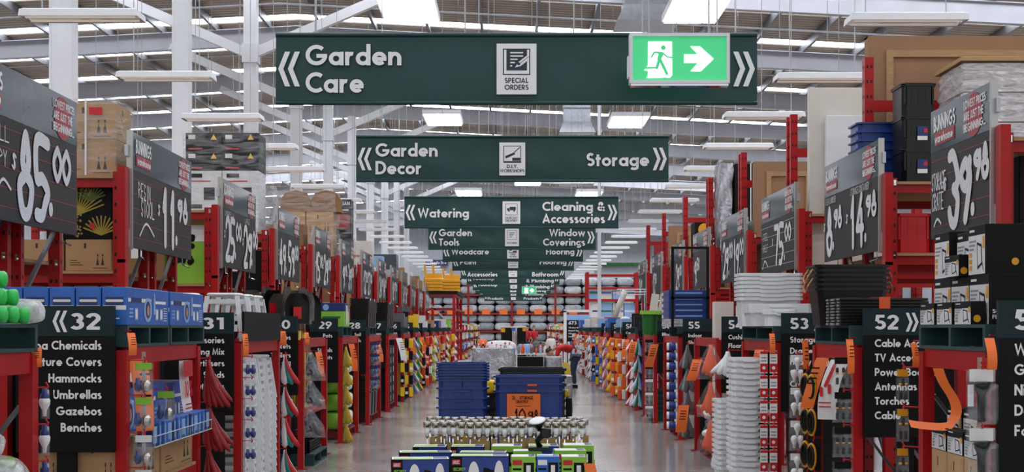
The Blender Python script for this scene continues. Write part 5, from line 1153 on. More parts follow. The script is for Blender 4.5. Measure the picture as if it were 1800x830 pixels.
# ================================================================== the farther stands, stocked by kind
FAR = [ # side, no, hanging colours near, hanging colours far, top load colour, inside colour
 (-1, 26, ['yellow', 'black_matt'], ['blue_plastic', 'white_plastic'], 'grey_fabric', 'yellow_dull'), (-1, 25, ['green_dark', 'yellow'], ['orange_plastic', 'black_matt'], 'yellow', 'green_lime'),
 (-1, 24, ['red_plastic', 'white_plastic'], ['green_lime', 'yellow'], 'silver_card', 'white_plastic'), (-1, 23, ['white_plastic', 'black_matt'], ['red_plastic', 'yellow'], 'carton', 'grey_mid'),
 (-1, 22, ['orange_plastic', 'white_plastic'], ['black_matt', 'red_plastic'], 'blue_plastic', 'white_plastic'), (-1, 21, ['white_plastic', 'green_lime'], ['yellow', 'red_cord'], 'white_plastic', 'carton'), (-1, 20, ['yellow', 'red_plastic'], ['white_plastic'], 'green_lime', 'white_plastic'),
 (1, 57, ['white_plastic', 'red_plastic'], ['orange_plastic', 'white_plastic'], 'black_plastic', 'pallet_green'), (1, 58, ['orange_plastic', 'mustard'], ['mustard', 'yellow'], 'blue_pale', 'mustard'),
 (1, 59, ['red_plastic', 'white_plastic'], ['yellow', 'blue_print'], 'blue_print', 'blue_print'), (1, 60, ['blue_print', 'black_matt'], ['grey_fabric', 'white_plastic'], 'blue_pale', 'blue_print'), (1, 61, ['white_plastic', 'grey_mid'], ['red_cord', 'white_plastic'], 'cream', 'cream'),
 (1, 62, ['white_plastic'], ['grey_mid', 'cream'], 'white_plastic', 'white_plastic'), (1, 63, ['cream', 'blue_print'], ['white_plastic', 'red_plastic'], 'blue_print', 'cream')]
YS = {(-1, n): (a, b) for n, a, b in LEFT}; YS.update({(1, n): (a, b) for n, a, b in RIGHT})
PLAIN = {'yellow': 'yellow', 'black_matt': 'black', 'blue_plastic': 'blue', 'white_plastic': 'white', 'grey_fabric': 'dark grey', 'yellow_dull': 'dull yellow', 'green_dark': 'green', 'orange_plastic': 'orange', 'green_lime': 'lime green', 'red_plastic': 'red', 'silver_card': 'silver', 'carton': 'brown', 'grey_mid': 'grey', 'red_cord': 'dark red', 'black_plastic': 'black', 'pallet_green': 'dark green', 'mustard': 'amber', 'blue_pale': 'pale blue', 'blue_print': 'bright blue', 'cream': 'cream'}
for q, (s, no, hn, hf, tl, ins) in enumerate(FAR):
    a, b = YS[(s, no)]; rr = random.Random(q); dr = -0.05*s
    for i in range(5):
        for w_, hc, yy in (('near', hn, a-0.03), ('far', hf, b+0.04)):
            lab = f'hanging {PLAIN[hc[0]]} packs on the {w_} upright of aisle {NW[no]}, {ORD[i]} from the top'; loc = (s*2.37, yy, 1.42-0.27*i)
            if (q+(w_ == 'far')) % 2: bunch('hanging_pack', lab, 'hanging packs', loc, 0.24, 0.05, 0.07, hc, 4, f'{w_} hanging packs of aisle {NW[no]}', 'pack', 'bag' if q % 3 == 0 else None, seed=i, lean=dr)
            else:
                e = thing('hanging_pack', lab, 'hanging packs', loc, 0.2*((i % 3)-1), f'{w_} hanging packs of aisle {NW[no]}', [('hook', TIE)])
                for k_ in range(3): obj('pack', m_box(0.085, 0.05, 0.2, hc[(k_+i) % len(hc)], 0.012), e, (-0.095+0.095*k_, 0.0, -0.21))
                obj('label', m_rect(-0.03, 0.03, 0.03, 0.09, 'print_white' if hc[0] != 'white_plastic' else 'red_plastic'), e, (-0.095+0.095*(i % 3), -0.027, -0.19)); arm(e, loc, 0.2*((i % 3)-1))
    top_pallet(no, a+0.65, s); floor_pallet(no, a+1.05, 'pallet_red' if q % 2 else 'pallet_green', s)
    for j in range(2):
        hb_ = rr.uniform(0.16, 0.34)
        thing('product_box', f'{PLAIN[tl]} boxed goods on the pallet above aisle {NW[no]}, {["near", "far"][j]} one', 'box', (s*2.66, a+0.4+0.55*j, ZP), rr.uniform(-0.08, 0.08), f'boxes above aisle {NW[no]}', [('body', m_box(0.42, 0.5, round(hb_, 2), tl)), ('label', m_rect(-0.12, 0.12, 0.03, 0.12, 'print_white'), (0, -0.252, 0))])
        for i in range(5):
            thing('product_box', f'{PLAIN[ins]} boxed goods inside aisle {NW[no]}, {["near", "far"][j]} pile, {ORD[i]} from the bottom', 'box', (s*2.68, a+0.6+0.62*j, 0.141+0.222*i), 0, f'boxes inside aisle {NW[no]}', [('body', m_box(0.4, 0.56, 0.22, ins)), ('label', m_rect(-0.2, 0.2, 0.05, 0.14, 'print_white' if i % 2 else hn[0]), (-s*0.202, 0, 0), -s*math.pi/2)])
    tag_strip((s*2.33, a+0.7, 1.42), 0.12, 0.36, f'orange ticket hanging in the aisle {NW[no]} stand', rz=-0.5*s, lean=dr)
# a few odd loads on the far left tops
for i in range(7):
    e = thing('garden_rake', f'upturned dark rake above aisle twenty-six, {ORD[i]} from the camera', 'rake', (-2.5, 32.5+0.2*i, Z0), 0.3*i, 'upturned rakes', [('shaft', B().tube([(0,0,0),(0,0,0.5)], 0.015, 6).mesh('shaft', 'black_matt')), ('head', B().box(-0.15, 0.15, -0.015, 0.015, 0.5, 0.53).mesh('head', 'grey_fabric'))])
    for k in range(6): obj('tine', B().box(-0.006, 0.006, -0.006, 0.006, 0.53, 0.62).mesh('tine', 'grey_fabric'), e, (-0.13+0.052*k, 0, 0))
thing('spirit_level', 'long yellow boxed level standing out above aisle twenty-five', 'level', (-2.46, 35.6, ZP), 0, None, [('beam', B().box(-0.05, 0.05, 0, 0.9, 0.24, 0.33).mesh('beam', 'yellow')), ('leg', B().box(-0.05, 0.05, 0, 0.12, 0, 0.24).mesh('leg', 'yellow')), ('tip', B().box(-0.04, 0.04, 0.9, 1.1, 0.26, 0.31).mesh('tip', 'orange_plastic'))])

# ================================================================== displays in the middle of the aisle
DT = thing('display_table', 'low table carrying the sensor light boxes in the middle of the aisle', 'table', (-0.16, 8.6, 0), 0, None)
obj('table_top', B().cbox(-0.64, 0.64, 0, 2.25, 0.57, 0.60, 0.01).mesh('table_top', 'timber'), DT)
for x in (-0.58, 0.58):
    for y in (0.06, 2.19): obj('leg', B().box(x-0.03, x+0.03, y-0.03, y+0.03, 0, 0.57).mesh('leg', 'galv'), DT)
obj('skirt', B().box(-0.6, 0.6, 0.03, 0.04, 0.1, 0.57).mesh('skirt', 'black_matt'), DT)
def m_sensor_print(w, h):
    b = B(); b.rect(-w*.49, w*.49, h*.02, h*.98, 0, 0); b.rect(-w*.3, w*.49, h*.62, h*.98, -0.0005, 1); b.rect(-w*.47, -w*.33, h*.80, h*.92, -0.001, 2)
    b.rect(-w*.44, -w*.16, h*.08, h*.32, -0.001, 3)
    b.disc(-w*.10, h*.52, w*.095, -0.001, 20, 4, h*.36); b.disc(w*.33, h*.56, w*.08, -0.001, 20, 4, h*.34)
    b.poly([(w*.05,h*.4),(w*.17,h*.4),(w*.18,h*.7),(w*.07,h*.74)], -0.001, 0); b.rect(w*.05, w*.13, h*.05, h*.3, -0.0012, 5); b.rect(w*.16, w*.24, h*.38, h*.68, -0.0012, 0)
    b.poly([(-w*.03,h*.05),(w*.04,h*.05),(w*.06,h*.28),(w*.02,h*.34)], -0.0013, 3); b.poly([(w*.22,h*.05),(w*.3,h*.05),(w*.28,h*.2)], -0.0013, 3)
    return b.mesh('front_print', 'black_matt', 'blue_plastic', 'red_plastic', 'green_lime', 'print_white', 'green_dark')
def m_small_print(w, h, base, pict):
    b = B(); b.rect(-w*.49, w*.49, h*.02, h*.98, 0, 0); b.rect(-w*.45, -w*.05, h*.80, h*.92, -0.0005, 1); b.rect(w*.0, w*.44, h*.52, h*.86, -0.0005, 2)
    for i in range(3): b.rect(-w*.44, -w*.08, h*(.68-.1*i), h*(.73-.1*i), -0.0005, 2)
    b.disc(-w*.25, h*.24, w*.11, -0.001, 14, 3); b.disc(w*.2, h*.24, w*.11, -0.001, 14, 3); b.rect(-w*.1, w*.08, h*.18, h*.33, -0.001, 2); b.rect(w*.12, w*.3, h*.6, h*.8, -0.001, 3); b.rect(-w*.4, -w*.12, h*.38, h*.45, -0.001, 3)
    return b.mesh('front_print', base, pict, 'black_matt', 'print_white')
SPR = {}
def sensor_box(x, y, z, w, d, h, kind, label, rz=0.0):
    key = (kind, w, h)
    if key not in SPR: SPR[key] = m_sensor_print(w, h) if kind == 0 else m_small_print(w, h, ['', 'green_lime', 'blue_print'][kind], ['', 'red_plastic', 'print_white'][kind])
    top = CACHE.setdefault(('stp', w, d, kind), B().box(-w*.46, w*.2, -d*.4, d*.1, 0, 0.0006).mesh('top_print', ['green_lime', 'print_white', 'blue_pale'][kind]))
    bar_ = CACHE.setdefault(('stq', w, d), B().box(w*.22, w*.46, -d*.4, d*.4, 0, 0.0006).mesh('top_band', 'blue_plastic'))
    e = thing('sensor_light_box', label, 'box', (x, y, z), rz, 'sensor light boxes on the table', [('body', m_box(w, d, h, ['black_matt', 'green_lime', 'blue_print'][kind], 0.004)), ('front_print', SPR[key], (0, -d/2-0.001, 0)), ('top_sheet', m_box(w*0.97, d*0.97, 0.001, 'print_white', 0.0004), (0, 0, h)), ('top_print', top, (0, 0, h+0.001)), ('top_band', bar_, (0, 0, h+0.001))])
    if kind == 0:
        fit(e, 'ARLEC', -w*.455, -w*.345, h*.82, h*.08, 'print_white', -d/2-0.004, 0.03)
        
        for i_, t_ in enumerate(('SECURITY', 'SENSOR', 'FLOODLIGHT')): fit(e, t_, -w*.45, -w*(.24, .27, .22)[i_], h*(.66-.105*i_), h*.075, 'green_lime', -d/2-0.004, 0.02)
        fit(e, 'LED', -w*.36, -w*.22, h*.14, h*.11, 'black_matt', -d/2-0.004, 0.03)
    return e
SB = [(-0.575, 8.80, 0.36, 0.16, 0.245, 0, 'large front sensor light box at the left end', 0.08), (-0.205, 8.79, 0.36, 0.16, 0.265, 0, 'large front sensor light box in the middle of the table', 0.0),
      (0.063, 8.80, 0.148, 0.16, 0.26, 1, 'lime green box right of the large front boxes', 0.0), (0.215, 8.80, 0.138, 0.16, 0.262, 2, 'bright blue box between two lime green ones', 0.0), (0.372, 8.80, 0.148, 0.16, 0.26, 1, 'lime green box at the right end of the front row', 0.0),
      (-0.56, 9.10, 0.34, 0.15, 0.26, 0, 'second row sensor light box at the left', 0.1), (-0.19, 9.06, 0.30, 0.15, 0.262, 0, 'second row sensor light box, second from the left', -0.05), (0.09, 9.08, 0.18, 0.15, 0.27, 1, 'second row lime green box behind the black lamp', 0.0),
      (0.36, 9.07, 0.2, 0.16, 0.275, 1, 'second row lime green box at the right', 0.05), (-0.55, 9.42, 0.22, 0.2, 0.27, 0, 'third row sensor light box at the left', 0.0), (-0.30, 9.44, 0.22, 0.2, 0.27, 0, 'third row sensor light box, second from the left', 0.0), (-0.04, 9.42, 0.2, 0.2, 0.275, 1, 'third row lime green box in the middle', 0.0), (0.2, 9.42, 0.2, 0.2, 0.275, 0, 'third row dark box right of the middle', 0.0), (0.43, 9.42, 0.2, 0.2, 0.28, 1, 'third row lime green box at the right', 0.0)]
for x, y, w, d, h, k, l, rz in SB: sensor_box(x, y, 0.601, w, d, h, k, l, rz)
lamp = thing('sensor_floodlight', 'black sensor floodlight with white dish standing on the front boxes', 'floodlight', (0.17, 9.03, 0.874), 0, None)
obj('base', B().cbox(-0.075, 0.055, -0.035, 0.035, 0, 0.022, 0.006).mesh('base', 'black_plastic'), lamp)
obj('arm', B().tube([(0.0,0,0.02),(-0.015,0,0.06),(0.02,0,0.1),(0.03,-0.01,0.13)], [0.02,0.018,0.022,0.02], 8).mesh('arm', 'black_plastic', smooth=True), lamp)
obj('sensor', B().cbox(0.0, 0.07, -0.03, 0.03, 0.08, 0.14, 0.012).mesh('sensor', 'black_plastic'), lamp)
dm = Matrix.Translation((-0.005, -0.01, 0.125)) @ Matrix.Rotation(-0.2, 4, 'Y') @ Matrix.Rotation(0.35, 4, 'X')
ds = obj('dish', B().lathe([(0.012,0),(0.02,0.02),(0.055,0.06),(0.062,0.07),(0.058,0.072),(0.02,0.045)], 20, mx=dm).mesh('dish', 'black_plastic', smooth=True), lamp)
obj('lens', B().lathe([(0.003,0.078),(0.04,0.076),(0.06,0.071)], 20, mx=dm).mesh('lens', 'white_plastic', smooth=True), ds)
# solar garden lights stood in rows
SOL = [('head', B().lathe([(0.026,0.10),(0.026,0.135),(0.024,0.138),(0.004,0.138)], 12).mesh('head', 'stainless', smooth=True)), ('lens', B().lathe([(0.010,0.045),(0.014,0.05),(0.022,0.1)], 10).mesh('lens', 'frost', smooth=True)),
       ('collar', B().lathe([(0.006,0.03),(0.012,0.034),(0.012,0.045),(0.01,0.046)], 10).mesh('collar', 'stainless', smooth=True)), ('stem', B().lathe([(0.006,-0.215),(0.006,0.03)], 8).mesh('stem', 'stainless', smooth=True))]
SPK = ('spike', B().lathe([(0.002,-0.258),(0.008,-0.235),(0.008,-0.215)], 6).mesh('spike', 'black_plastic'))
KT = [B().box(-0.022, 0.022, -0.012, -0.010, -0.06, 0.01).mesh('tag', 'kraft')]
for r_ in range(3):
    for i in range(19):
        x = -0.585+0.0585*i + 0.028*(r_ % 2); y = 9.68+0.17*r_; rr_ = random.Random(i*3+r_)
        parts = SOL + [SPK]
        if rr_.random() < 0.75: parts = parts + [('paper_tag', KT[0], (0, -0.02, rr_.uniform(-0.03, 0.02)), rr_.uniform(-0.6, 0.6))]
        thing('solar_light', f'stainless solar garden light on the table, {ORD[i]} from the left in the {["front", "middle", "back"][r_]} row', 'solar light', (x, y, 0.872+0.006*r_+rr_.uniform(-0.004, 0.006)), rr_.uniform(-0.4, 0.4), 'solar garden lights', parts)
for i, (x, l) in enumerate(((-0.36, 'left'), (0.25, 'right'))):
    thing('display_tray', f'kraft card tray holding the solar lights, {l} one', 'tray', (x, 9.85, 0.601), 0, 'kraft trays', [('front', B().box(-0.3, 0.3, -0.27, -0.26, 0, 0.16).mesh('front', 'kraft')), ('back', B().box(-0.3, 0.3, 0.26, 0.27, 0, 0.16).mesh('back', 'kraft')), ('side', B().box(-0.3, -0.29, -0.26, 0.26, 0, 0.16).mesh('side', 'kraft')), ('side', B().box(0.29, 0.3, -0.26, 0.26, 0, 0.16).mesh('side', 'kraft')), ('base', B().box(-0.29, 0.29, -0.26, 0.26, 0, 0.008).mesh('base', 'kraft'))])
one('price_ticket', B().grid(lambda u, v: ((u-0.5)*0.07+0.05*(1-v), -0.04*(1-v), v*0.22), 1, 6).mesh('card', 'orange_tag'), 'orange ticket leaning at the right corner of the light table', 'price ticket', (0.465, 8.70, 0.602), 0.2)

# blue tubs with handles, left
def blue_tub(x, y, z, w, d, h, label, group, handle=True):
    P = [('body', m_tub(w, d, h, 'blue_plastic', 0.9, 0.024, 0.006, 0.016)), ('ribs', m_ribs(w*0.96, d*0.96, h*0.9, 'blue_plastic', 3))]
    if handle: P.append(('handle', CACHE.setdefault(('bh', w, d), B().tube([(-w*.17, -d/2-0.005, 0), (-w*.17, -d/2-0.03, -0.02), (w*.17, -d/2-0.03, -0.02), (w*.17, -d/2-0.005, 0)], 0.009, 6).mesh('handle', 'blue_pale' if False else 'blue_plastic')), (0, 0, h-0.02)))
    return thing('storage_tub', label, 'tub', (x, y, z), 0, group, P)
pallet(1.3, 1.0, 'pallet_green', 'green pallet under the blue tubs in the middle of the aisle', (-0.13, 15.35, 0), 'pallets on the floor')
for i in range(8): blue_tub(-0.535, 15.2, 0.141+0.103*i, 0.56, 0.42, 0.16, f'blue handled tub in the left aisle stack, {ORD[i]} from the bottom', 'blue tubs, left aisle stack')
for i in range(7): blue_tub(-0.535, 15.2, 0.141+0.103*8-0.02+0.03*i, 0.56, 0.42, 0.16, f'blue tub in the tight nest topping the left stack, {ORD[i]} from the bottom', 'blue tubs, nest on top', i == 3)
for i in range(3): blue_tub(0.17, 15.2, 0.141+0.45+0.078*i-0.12*0, 0.76, 0.46, 0.40, f'wide blue crate in the right aisle stack, {ORD[i]} from the bottom', 'wide blue crates', False)
one('crate_plinth', B().cbox(-0.34, 0.34, -0.2, 0.2, 0, 0.445, 0.01).mesh('plinth', 'blue_plastic'), 'blue upturned crate under the wide blue crates', 'crate', (0.17, 15.2, 0.141))
pt = thing('price_poster', 'orange handwritten price poster reading ten ninety-eight on the blue crates', 'poster', (0.11, 14.93, 0.62), 0, None)
obj('card', B().box(-0.175, 0.175, -0.002, 0, 0, 0.34).mesh('card', 'orange_tag'), pt)
pb = B(); hand(pb, '10', -0.10, 0.05, 0.13, 0.055, 0.014); hand(pb, '98', 0.05, 0.06, 0.11, 0.045, 0.012); pb.strokes([[(0.035, 0.08), (0.035, 0.083)]], 0.014); hand(pb, '$', -0.145, 0.05, 0.05, 0.02, 0.005)
hand(pb, 'STORAGE', -0.04, 0.285, 0.028, 0.016, 0.005); hand(pb, '2L', -0.12, 0.285, 0.03, 0.018, 0.005); hand(pb, 'CRATES', -0.08, 0.245, 0.026, 0.017, 0.005); pb.strokes([[(-0.08, 0.21), (0.07, 0.213)]], 0.004)
obj('handwriting', pb.mesh('handwriting', 'black_matt'), pt, (0, -0.004, 0))
for i, z in enumerate((1.0, 1.06)): one('stock_label', m_rect(-0.05, 0.05, 0, 0.022, 'orange_plastic'), f'small orange label on the {["middle", "top"][i]} wide blue crate', 'label', (0.2, 14.955, z-0.02))
pallet(0.8, 0.9, 'pallet_green', 'green pallet under the black crates in the middle of the aisle', (0.25, 16.5, 0), 'pallets on the floor')
for i in range(11): one('black_crate', m_tub(0.78, 0.56, 0.16, 'black_plastic', 0.95), f'wide black crate behind the blue crates, {ORD[i]} from the bottom', 'crate', (0.22, 16.5, 0.141+0.089*i-0.02*0), 0, 'wide black crates')
for i in range(6): one('black_crate', m_tub(0.3, 0.4, 0.16, 'black_plastic', 0.95), f'narrow black crate between the blue stacks, {ORD[i]} from the bottom', 'crate', (-0.3, 16.1, 0.001+0.15*i), 0, 'narrow black crates')
one('yellow_case', pillow(0.13, 0.15, 0.16, 7, 'yellow'), 'rounded yellow case between the two blue stacks', 'case', (-0.255, 15.95, 0.912))
one('yellow_case', pillow(0.05, 0.1, 0.09, 8, 'yellow'), 'small yellow case at the right of the blue crates', 'case', (0.575, 15.3, 0.9))
one('yellow_case_shelf', B().box(-0.03, 0.03, -0.1, 0.1, 0, 0.899).mesh('post', 'black_matt'), 'thin black post beside the wide blue crates', 'post', (0.6, 15.3, 0))
# yellow folding caution sign
cs = thing('caution_sign', 'yellow folding caution sign standing on the floor right of the crates', 'caution sign', (1.60, 42.5, 0), 0, None)
for sy in (-1, 1): obj('panel', B().loft([[(-0.18+0.02,sy*0.16-0.01,0),(0.19,sy*0.16-0.01,0),(0.19,sy*0.16+0.01,0),(-0.16,sy*0.16+0.01,0)],[(-0.16,sy*0.02-0.01,0.62),(0.06,sy*0.02-0.01,0.62),(0.06,sy*0.02+0.01,0.62),(-0.16,sy*0.02+0.01,0.62)]]).mesh('panel', 'yellow'), cs)
# wrapped pallets and the low product island behind
def wrapped(x, y, z, w, d, h, label, mat='foil', seed=0, core='grey_mid'):
    e = thing('wrapped_pallet', label, 'wrapped pallet', (x, y, z), 0, 'grey wrapped pallets', [('wrap', m_wrap(w, d, h, mat, seed, 0.03)), ('load', m_box(round(w-0.07, 3), round(d-0.07, 3), round(h-0.03, 3), core))])
wrapped(-0.40, 28.4, 0, 0.84, 1.1, 1.25, 'tall grey film wrapped pallet behind the blue tubs', seed=1)
wrapped(-0.98, 29.0, 0, 0.28, 0.9, 0.98, 'low grey film wrapped pallet at the left of the aisle island', seed=2)
wrapped(0.68, 24.3, 0, 0.28, 0.7, 1.16, 'grey film wrapped box right of the dark box', seed=3)
thing('dark_box', 'long dark grey box on a pale plinth in the aisle', 'box', (0.29, 24.2, 0), 0, None, [('box', m_box(0.44, 0.6, 0.16, 'black_matt'), (0, 0, 1.005)), ('plinth', m_box(0.42, 0.58, 1.0, 'cream'), (0, 0, 0))])
wrapped(0.28, 21.6, 0, 1.2, 0.9, 0.93, 'grey wrapped pallet under the long dark box', seed=5)
isl = thing('display_island', 'low white display island full of small bottles in the aisle', 'display', (0.1, 40.0, 0), 0, None)
obj('base', B().box(-1.3, 1.3, 0, 3.0, 0, 0.12).mesh('base', 'grey_mid'), isl); 
for z in (0.55, 0.9): obj('shelf', B().box(-1.28, 1.28, 0.02, 2.98, z, z+0.03).mesh('shelf', 'white_steel'), isl)
for x in (-1.27, 0, 1.27):
    for y in (0.03, 2.97): obj('post', B().box(x-0.02, x+0.02, y-0.02, y+0.02, 0.12, 1.0).mesh('post', 'white_steel'), isl)
BOT = {}
def bottle(mat, cap):
    if (mat, cap) not in BOT: BOT[(mat, cap)] = [('body', B().lathe([(0.035,0),(0.04,0.01),(0.04,0.14),(0.03,0.17),(0.014,0.19),(0.014,0.21)], 10).mesh('body', mat, smooth=True)), ('cap', B().lathe([(0.018,0.21),(0.018,0.24),(0.01,0.25)], 8).mesh('cap', cap))]
    return BOT[(mat, cap)]
rr = random.Random(9); BC = [('orange_plastic', 'black_matt'), ('white_plastic', 'orange_plastic'), ('grey_mid', 'black_matt'), ('white_plastic', 'red_plastic'), ('black_matt', 'white_plastic'), ('steel_blade', 'red_plastic'), ('blue_pale', 'white_plastic')]
for i in range(20):
    for j in range(2):
        m, c = BC[rr.randrange(7)]
        thing('spray_bottle', f'{ {"orange_plastic": "orange", "white_plastic": "white", "grey_mid": "grey", "black_matt": "black", "steel_blade": "steel", "blue_pale": "pale blue"}[m]} bottle on the aisle island, {ORD[i]} from the left in the {["front", "second"][j]} row', 'bottle', (-1.1+0.125*i, 40.1+0.2*j, 0.931), 0, 'small bottles on the aisle island', bottle(m, c), scale=round(rr.uniform(0.8, 1.35), 2))
for i, (x, y, w, h, mat, l) in enumerate([(-0.35, 41.5, 0.8, 0.36, 'white_plastic', 'stack of white sheets'), (0.33, 41.2, 0.36, 0.26, 'blue_pale', 'blue and white carton'), (0.75, 41.4, 0.4, 0.34, 'grey_fabric', 'dark bundle'), (-0.9, 41.6, 0.3, 0.4, 'orange_plastic', 'orange bundle'), (1.1, 41.3, 0.3, 0.42, 'cream', 'pale bundle')]):
    one('island_goods', pillow(w, 0.5, h, 90+i, mat) if i != 1 else m_box(w, 0.4, h, mat), l + ' on top of the aisle island behind the bottles', 'goods', (x, y, 0.931))

# ================================================================== people
def skin_body(name, joints, edges, mat, parent):
    me = bpy.data.meshes.new(name); me.from_pydata([j[0] for j in joints], edges, []); me.materials.append(MATS[mat])
    o = obj(name, me, parent)
    md = o.modifiers.new('skin', 'SKIN'); md.use_smooth_shade = True
    for v, j in zip(me.skin_vertices[0].data, joints): v.radius = (j[1], j[1] if len(j) < 3 else j[2])
    me.skin_vertices[0].data[0].use_root = True
    s_ = o.modifiers.new('sub', 'SUBSURF'); s_.levels = 2; s_.render_levels = 2
    return o
def hand_mesh(parent, loc, rot, s=1.0):
    b = B(); b.cbox(-0.04, 0.04, -0.014, 0.014, -0.09, 0, 0.012)
    for i, L in enumerate((0.07, 0.08, 0.075, 0.06)): b.tube([(-0.03+0.02*i, 0, -0.085), (-0.03+0.02*i, -0.008, -0.09-L*.5), (-0.03+0.02*i, -0.03, -0.09-L)], [0.009, 0.0085, 0.007], 6)
    b.tube([(0.035, 0, -0.03), (0.06, -0.01, -0.06), (0.058, -0.02, -0.09)], [0.011, 0.010, 0.008], 6)
    obj('hand', b.mesh('hand', 'skin', smooth=True), parent, loc, 0, rot)
def head_parts(parent, c, rz, tilt, hair):
    m = Matrix.Translation(c) @ Matrix.Rotation(rz, 4, 'Z') @ Matrix.Rotation(tilt, 4, 'X')
    def ell(cx, cy, cz, a, b_, c_, mat, nm, n=14, v0=0.0, v1=1.0):
        f = lambda u, v: m @ Vector((cx+a*math.sin(math.pi*(v0+(v1-v0)*v))*math.cos(2*math.pi*u), cy+b_*math.sin(math.pi*(v0+(v1-v0)*v))*math.sin(2*math.pi*u), cz+c_*math.cos(math.pi*(v0+(v1-v0)*v))))
        return obj(nm, B().grid(f, n, 10).mesh(nm, mat, smooth=True), parent)
    ell(0, 0, 0, 0.078, 0.095, 0.12, 'skin', 'head'); ell(0, 0.018, 0.022, 0.084, 0.098, 0.112, hair, 'hair', 14, 0, 0.55)
    for sx in (-1, 1): ell(sx*0.03, -0.085, 0.012, 0.013, 0.012, 0.009, 'black_matt', 'eye', 8); ell(sx*0.08, 0.005, 0.0, 0.012, 0.02, 0.03, 'skin', 'ear', 8)
    ell(0, -0.1, -0.022, 0.014, 0.02, 0.022, 'skin', 'nose', 8); ell(0, -0.085, -0.062, 0.026, 0.012, 0.007, 'red_cord', 'mouth', 8)
def standing(x, y, rz, label, hair, lean=0.0):
    e = thing('person', label, 'person', (x, y, 0), rz, 'staff in red shirts')
    J = [((0,0,0.98), 0.15, 0.11), ((0,0,1.2), 0.155, 0.115), ((0,-0.01,1.4), 0.175, 0.12), ((0,0,1.5), 0.06, 0.06), ((0,-0.01,1.58), 0.055, 0.055),
         ((0.2,0,1.43), 0.065), ((0.26,0.02,1.16), 0.05), ((-0.2,0,1.43), 0.065), ((-0.26,0.02,1.16), 0.05)]
    skin_body('shirt', J[:4] + J[5:], [(0,1),(1,2),(2,3),(2,4),(4,5),(2,6),(6,7)], 'shirt_red', e)
    skin_body('neck', [((0,0,1.48), 0.05), ((0,-0.01,1.62), 0.05)], [(0,1)], 'skin', e)
    L = [((0,0,0.98), 0.15, 0.11), ((0.09,0,0.86), 0.1), ((0.1,-0.01,0.5), 0.07), ((0.1,0.02,0.1), 0.05), ((-0.09,0,0.86), 0.1), ((-0.1,-0.01,0.5), 0.07), ((-0.1,0.02,0.1), 0.05)]
    skin_body('trousers', L, [(0,1),(1,2),(2,3),(0,4),(4,5),(5,6)], 'denim', e)
    for sx in (-1, 1):
        obj('shoe', B().cbox(sx*0.1-0.05, sx*0.1+0.05, -0.17, 0.09, 0, 0.09, 0.03).mesh('shoe', 'black_matt'), e)
        skin_body('forearm', [((sx*0.26,0.02,1.18), 0.043), ((sx*0.24,-0.12,0.98), 0.033)], [(0,1)], 'skin', e)
        hand_mesh(e, (sx*0.24, -0.12, 0.98), (0.5, 0, 0))
    head_parts(e, (0,-0.02,1.70), 0, 0.1, hair)
standing(0.78, 78.0, 2.4, 'person in red shirt and dark hair standing far back, back half turned', 'hair')
M('hair_grey', '#6b5d52', 0.6)
standing(1.15, 78.6, -2.5, 'person in red shirt and greying hair standing far back at the right', 'hair_grey')
# the one bending over the island
e = thing('person', 'person in red shirt bending down over the aisle island', 'person', (1.62, 39.2, 0), 0, 'staff in red shirts')
skin_body('shirt', [((0.0,0,1.0), 0.16, 0.14), ((-0.12,0,1.13), 0.165, 0.145), ((-0.34,0,1.17), 0.175, 0.15), ((-0.46,0,1.10), 0.08, 0.08), ((-0.36,-0.19,1.08), 0.07), ((-0.42,-0.22,0.86), 0.055), ((-0.36,0.19,1.08), 0.07), ((-0.42,0.22,0.86), 0.055)], [(0,1),(1,2),(2,3),(2,4),(4,5),(2,6),(6,7)], 'shirt_red', e)
skin_body('trousers', [((0.06,0,0.95), 0.16, 0.14), ((0.10,-0.09,0.84), 0.105), ((0.03,-0.1,0.48), 0.075), ((0.08,-0.1,0.1), 0.055), ((0.10,0.09,0.84), 0.105), ((0.03,0.1,0.48), 0.075), ((0.08,0.1,0.1), 0.055)], [(0,1),(1,2),(2,3),(0,4),(4,5),(5,6)], 'denim', e)
for sy in (-1, 1):
    obj('shoe', B().cbox(-0.1, 0.16, sy*0.1-0.05, sy*0.1+0.05, 0, 0.09, 0.03).mesh('shoe', 'black_matt'), e)
    skin_body('forearm', [((-0.42,sy*0.22,0.88), 0.042), ((-0.52,sy*0.16,0.68), 0.033)], [(0,1)], 'skin', e); hand_mesh(e, (-0.52, sy*0.16, 0.68), (0.2, 0.5, 0))
skin_body('neck', [((-0.44,0,1.12), 0.055), ((-0.56,0,1.03), 0.05)], [(0,1)], 'skin', e)
head_parts(e, (-0.62,0,0.98), -math.pi/2, 0.9, 'hair')

# ================================================================== loads on the pallet racks
T1, T2 = 3.031, 2.171
def load_cartons(xs, y, z, w, d, h, rows, where, s=-1, mat='carton', group=None):
    for r_ in range(rows):
        for i, x in enumerate(xs): carton((x, y, z+(h+0.002)*r_), w, d, h, f'{ {"carton": "brown", "carton_dark": "dark brown", "black_matt": "black", "white_plastic": "white"}.get(mat, "plain")} carton {where}, {ORD[i]} from the aisle, {ORD[r_]} layer', group=group or ('cartons ' + where), mat=mat)
load_cartons([-3.86, -4.40], 13.15, T1, 0.52, 0.5, 0.33, 2, 'wrapped above aisle thirty-one')
one('stretch_wrap', m_wrap(1.1, 0.54, 0.7, 'wrap', 2), 'clear stretch wrap around the cartons above aisle thirty-one', 'stretch wrap', (-4.13, 13.15, T1-0.002))
one('strapping', B().box(-0.008, 0.008, -0.278, -0.275, 0, 0.70).mesh('strap', 'white_plastic'), 'white strapping band down the wrapped cartons above aisle thirty-one', 'strap', (-3.87, 13.15, T1))
one('hazard_label', m_rect(-0.06, 0.06, 0, 0.07, 'red_plastic'), 'red label on the wrapped cartons above aisle thirty-one', 'label', (-3.78, 12.875, T1+0.55))
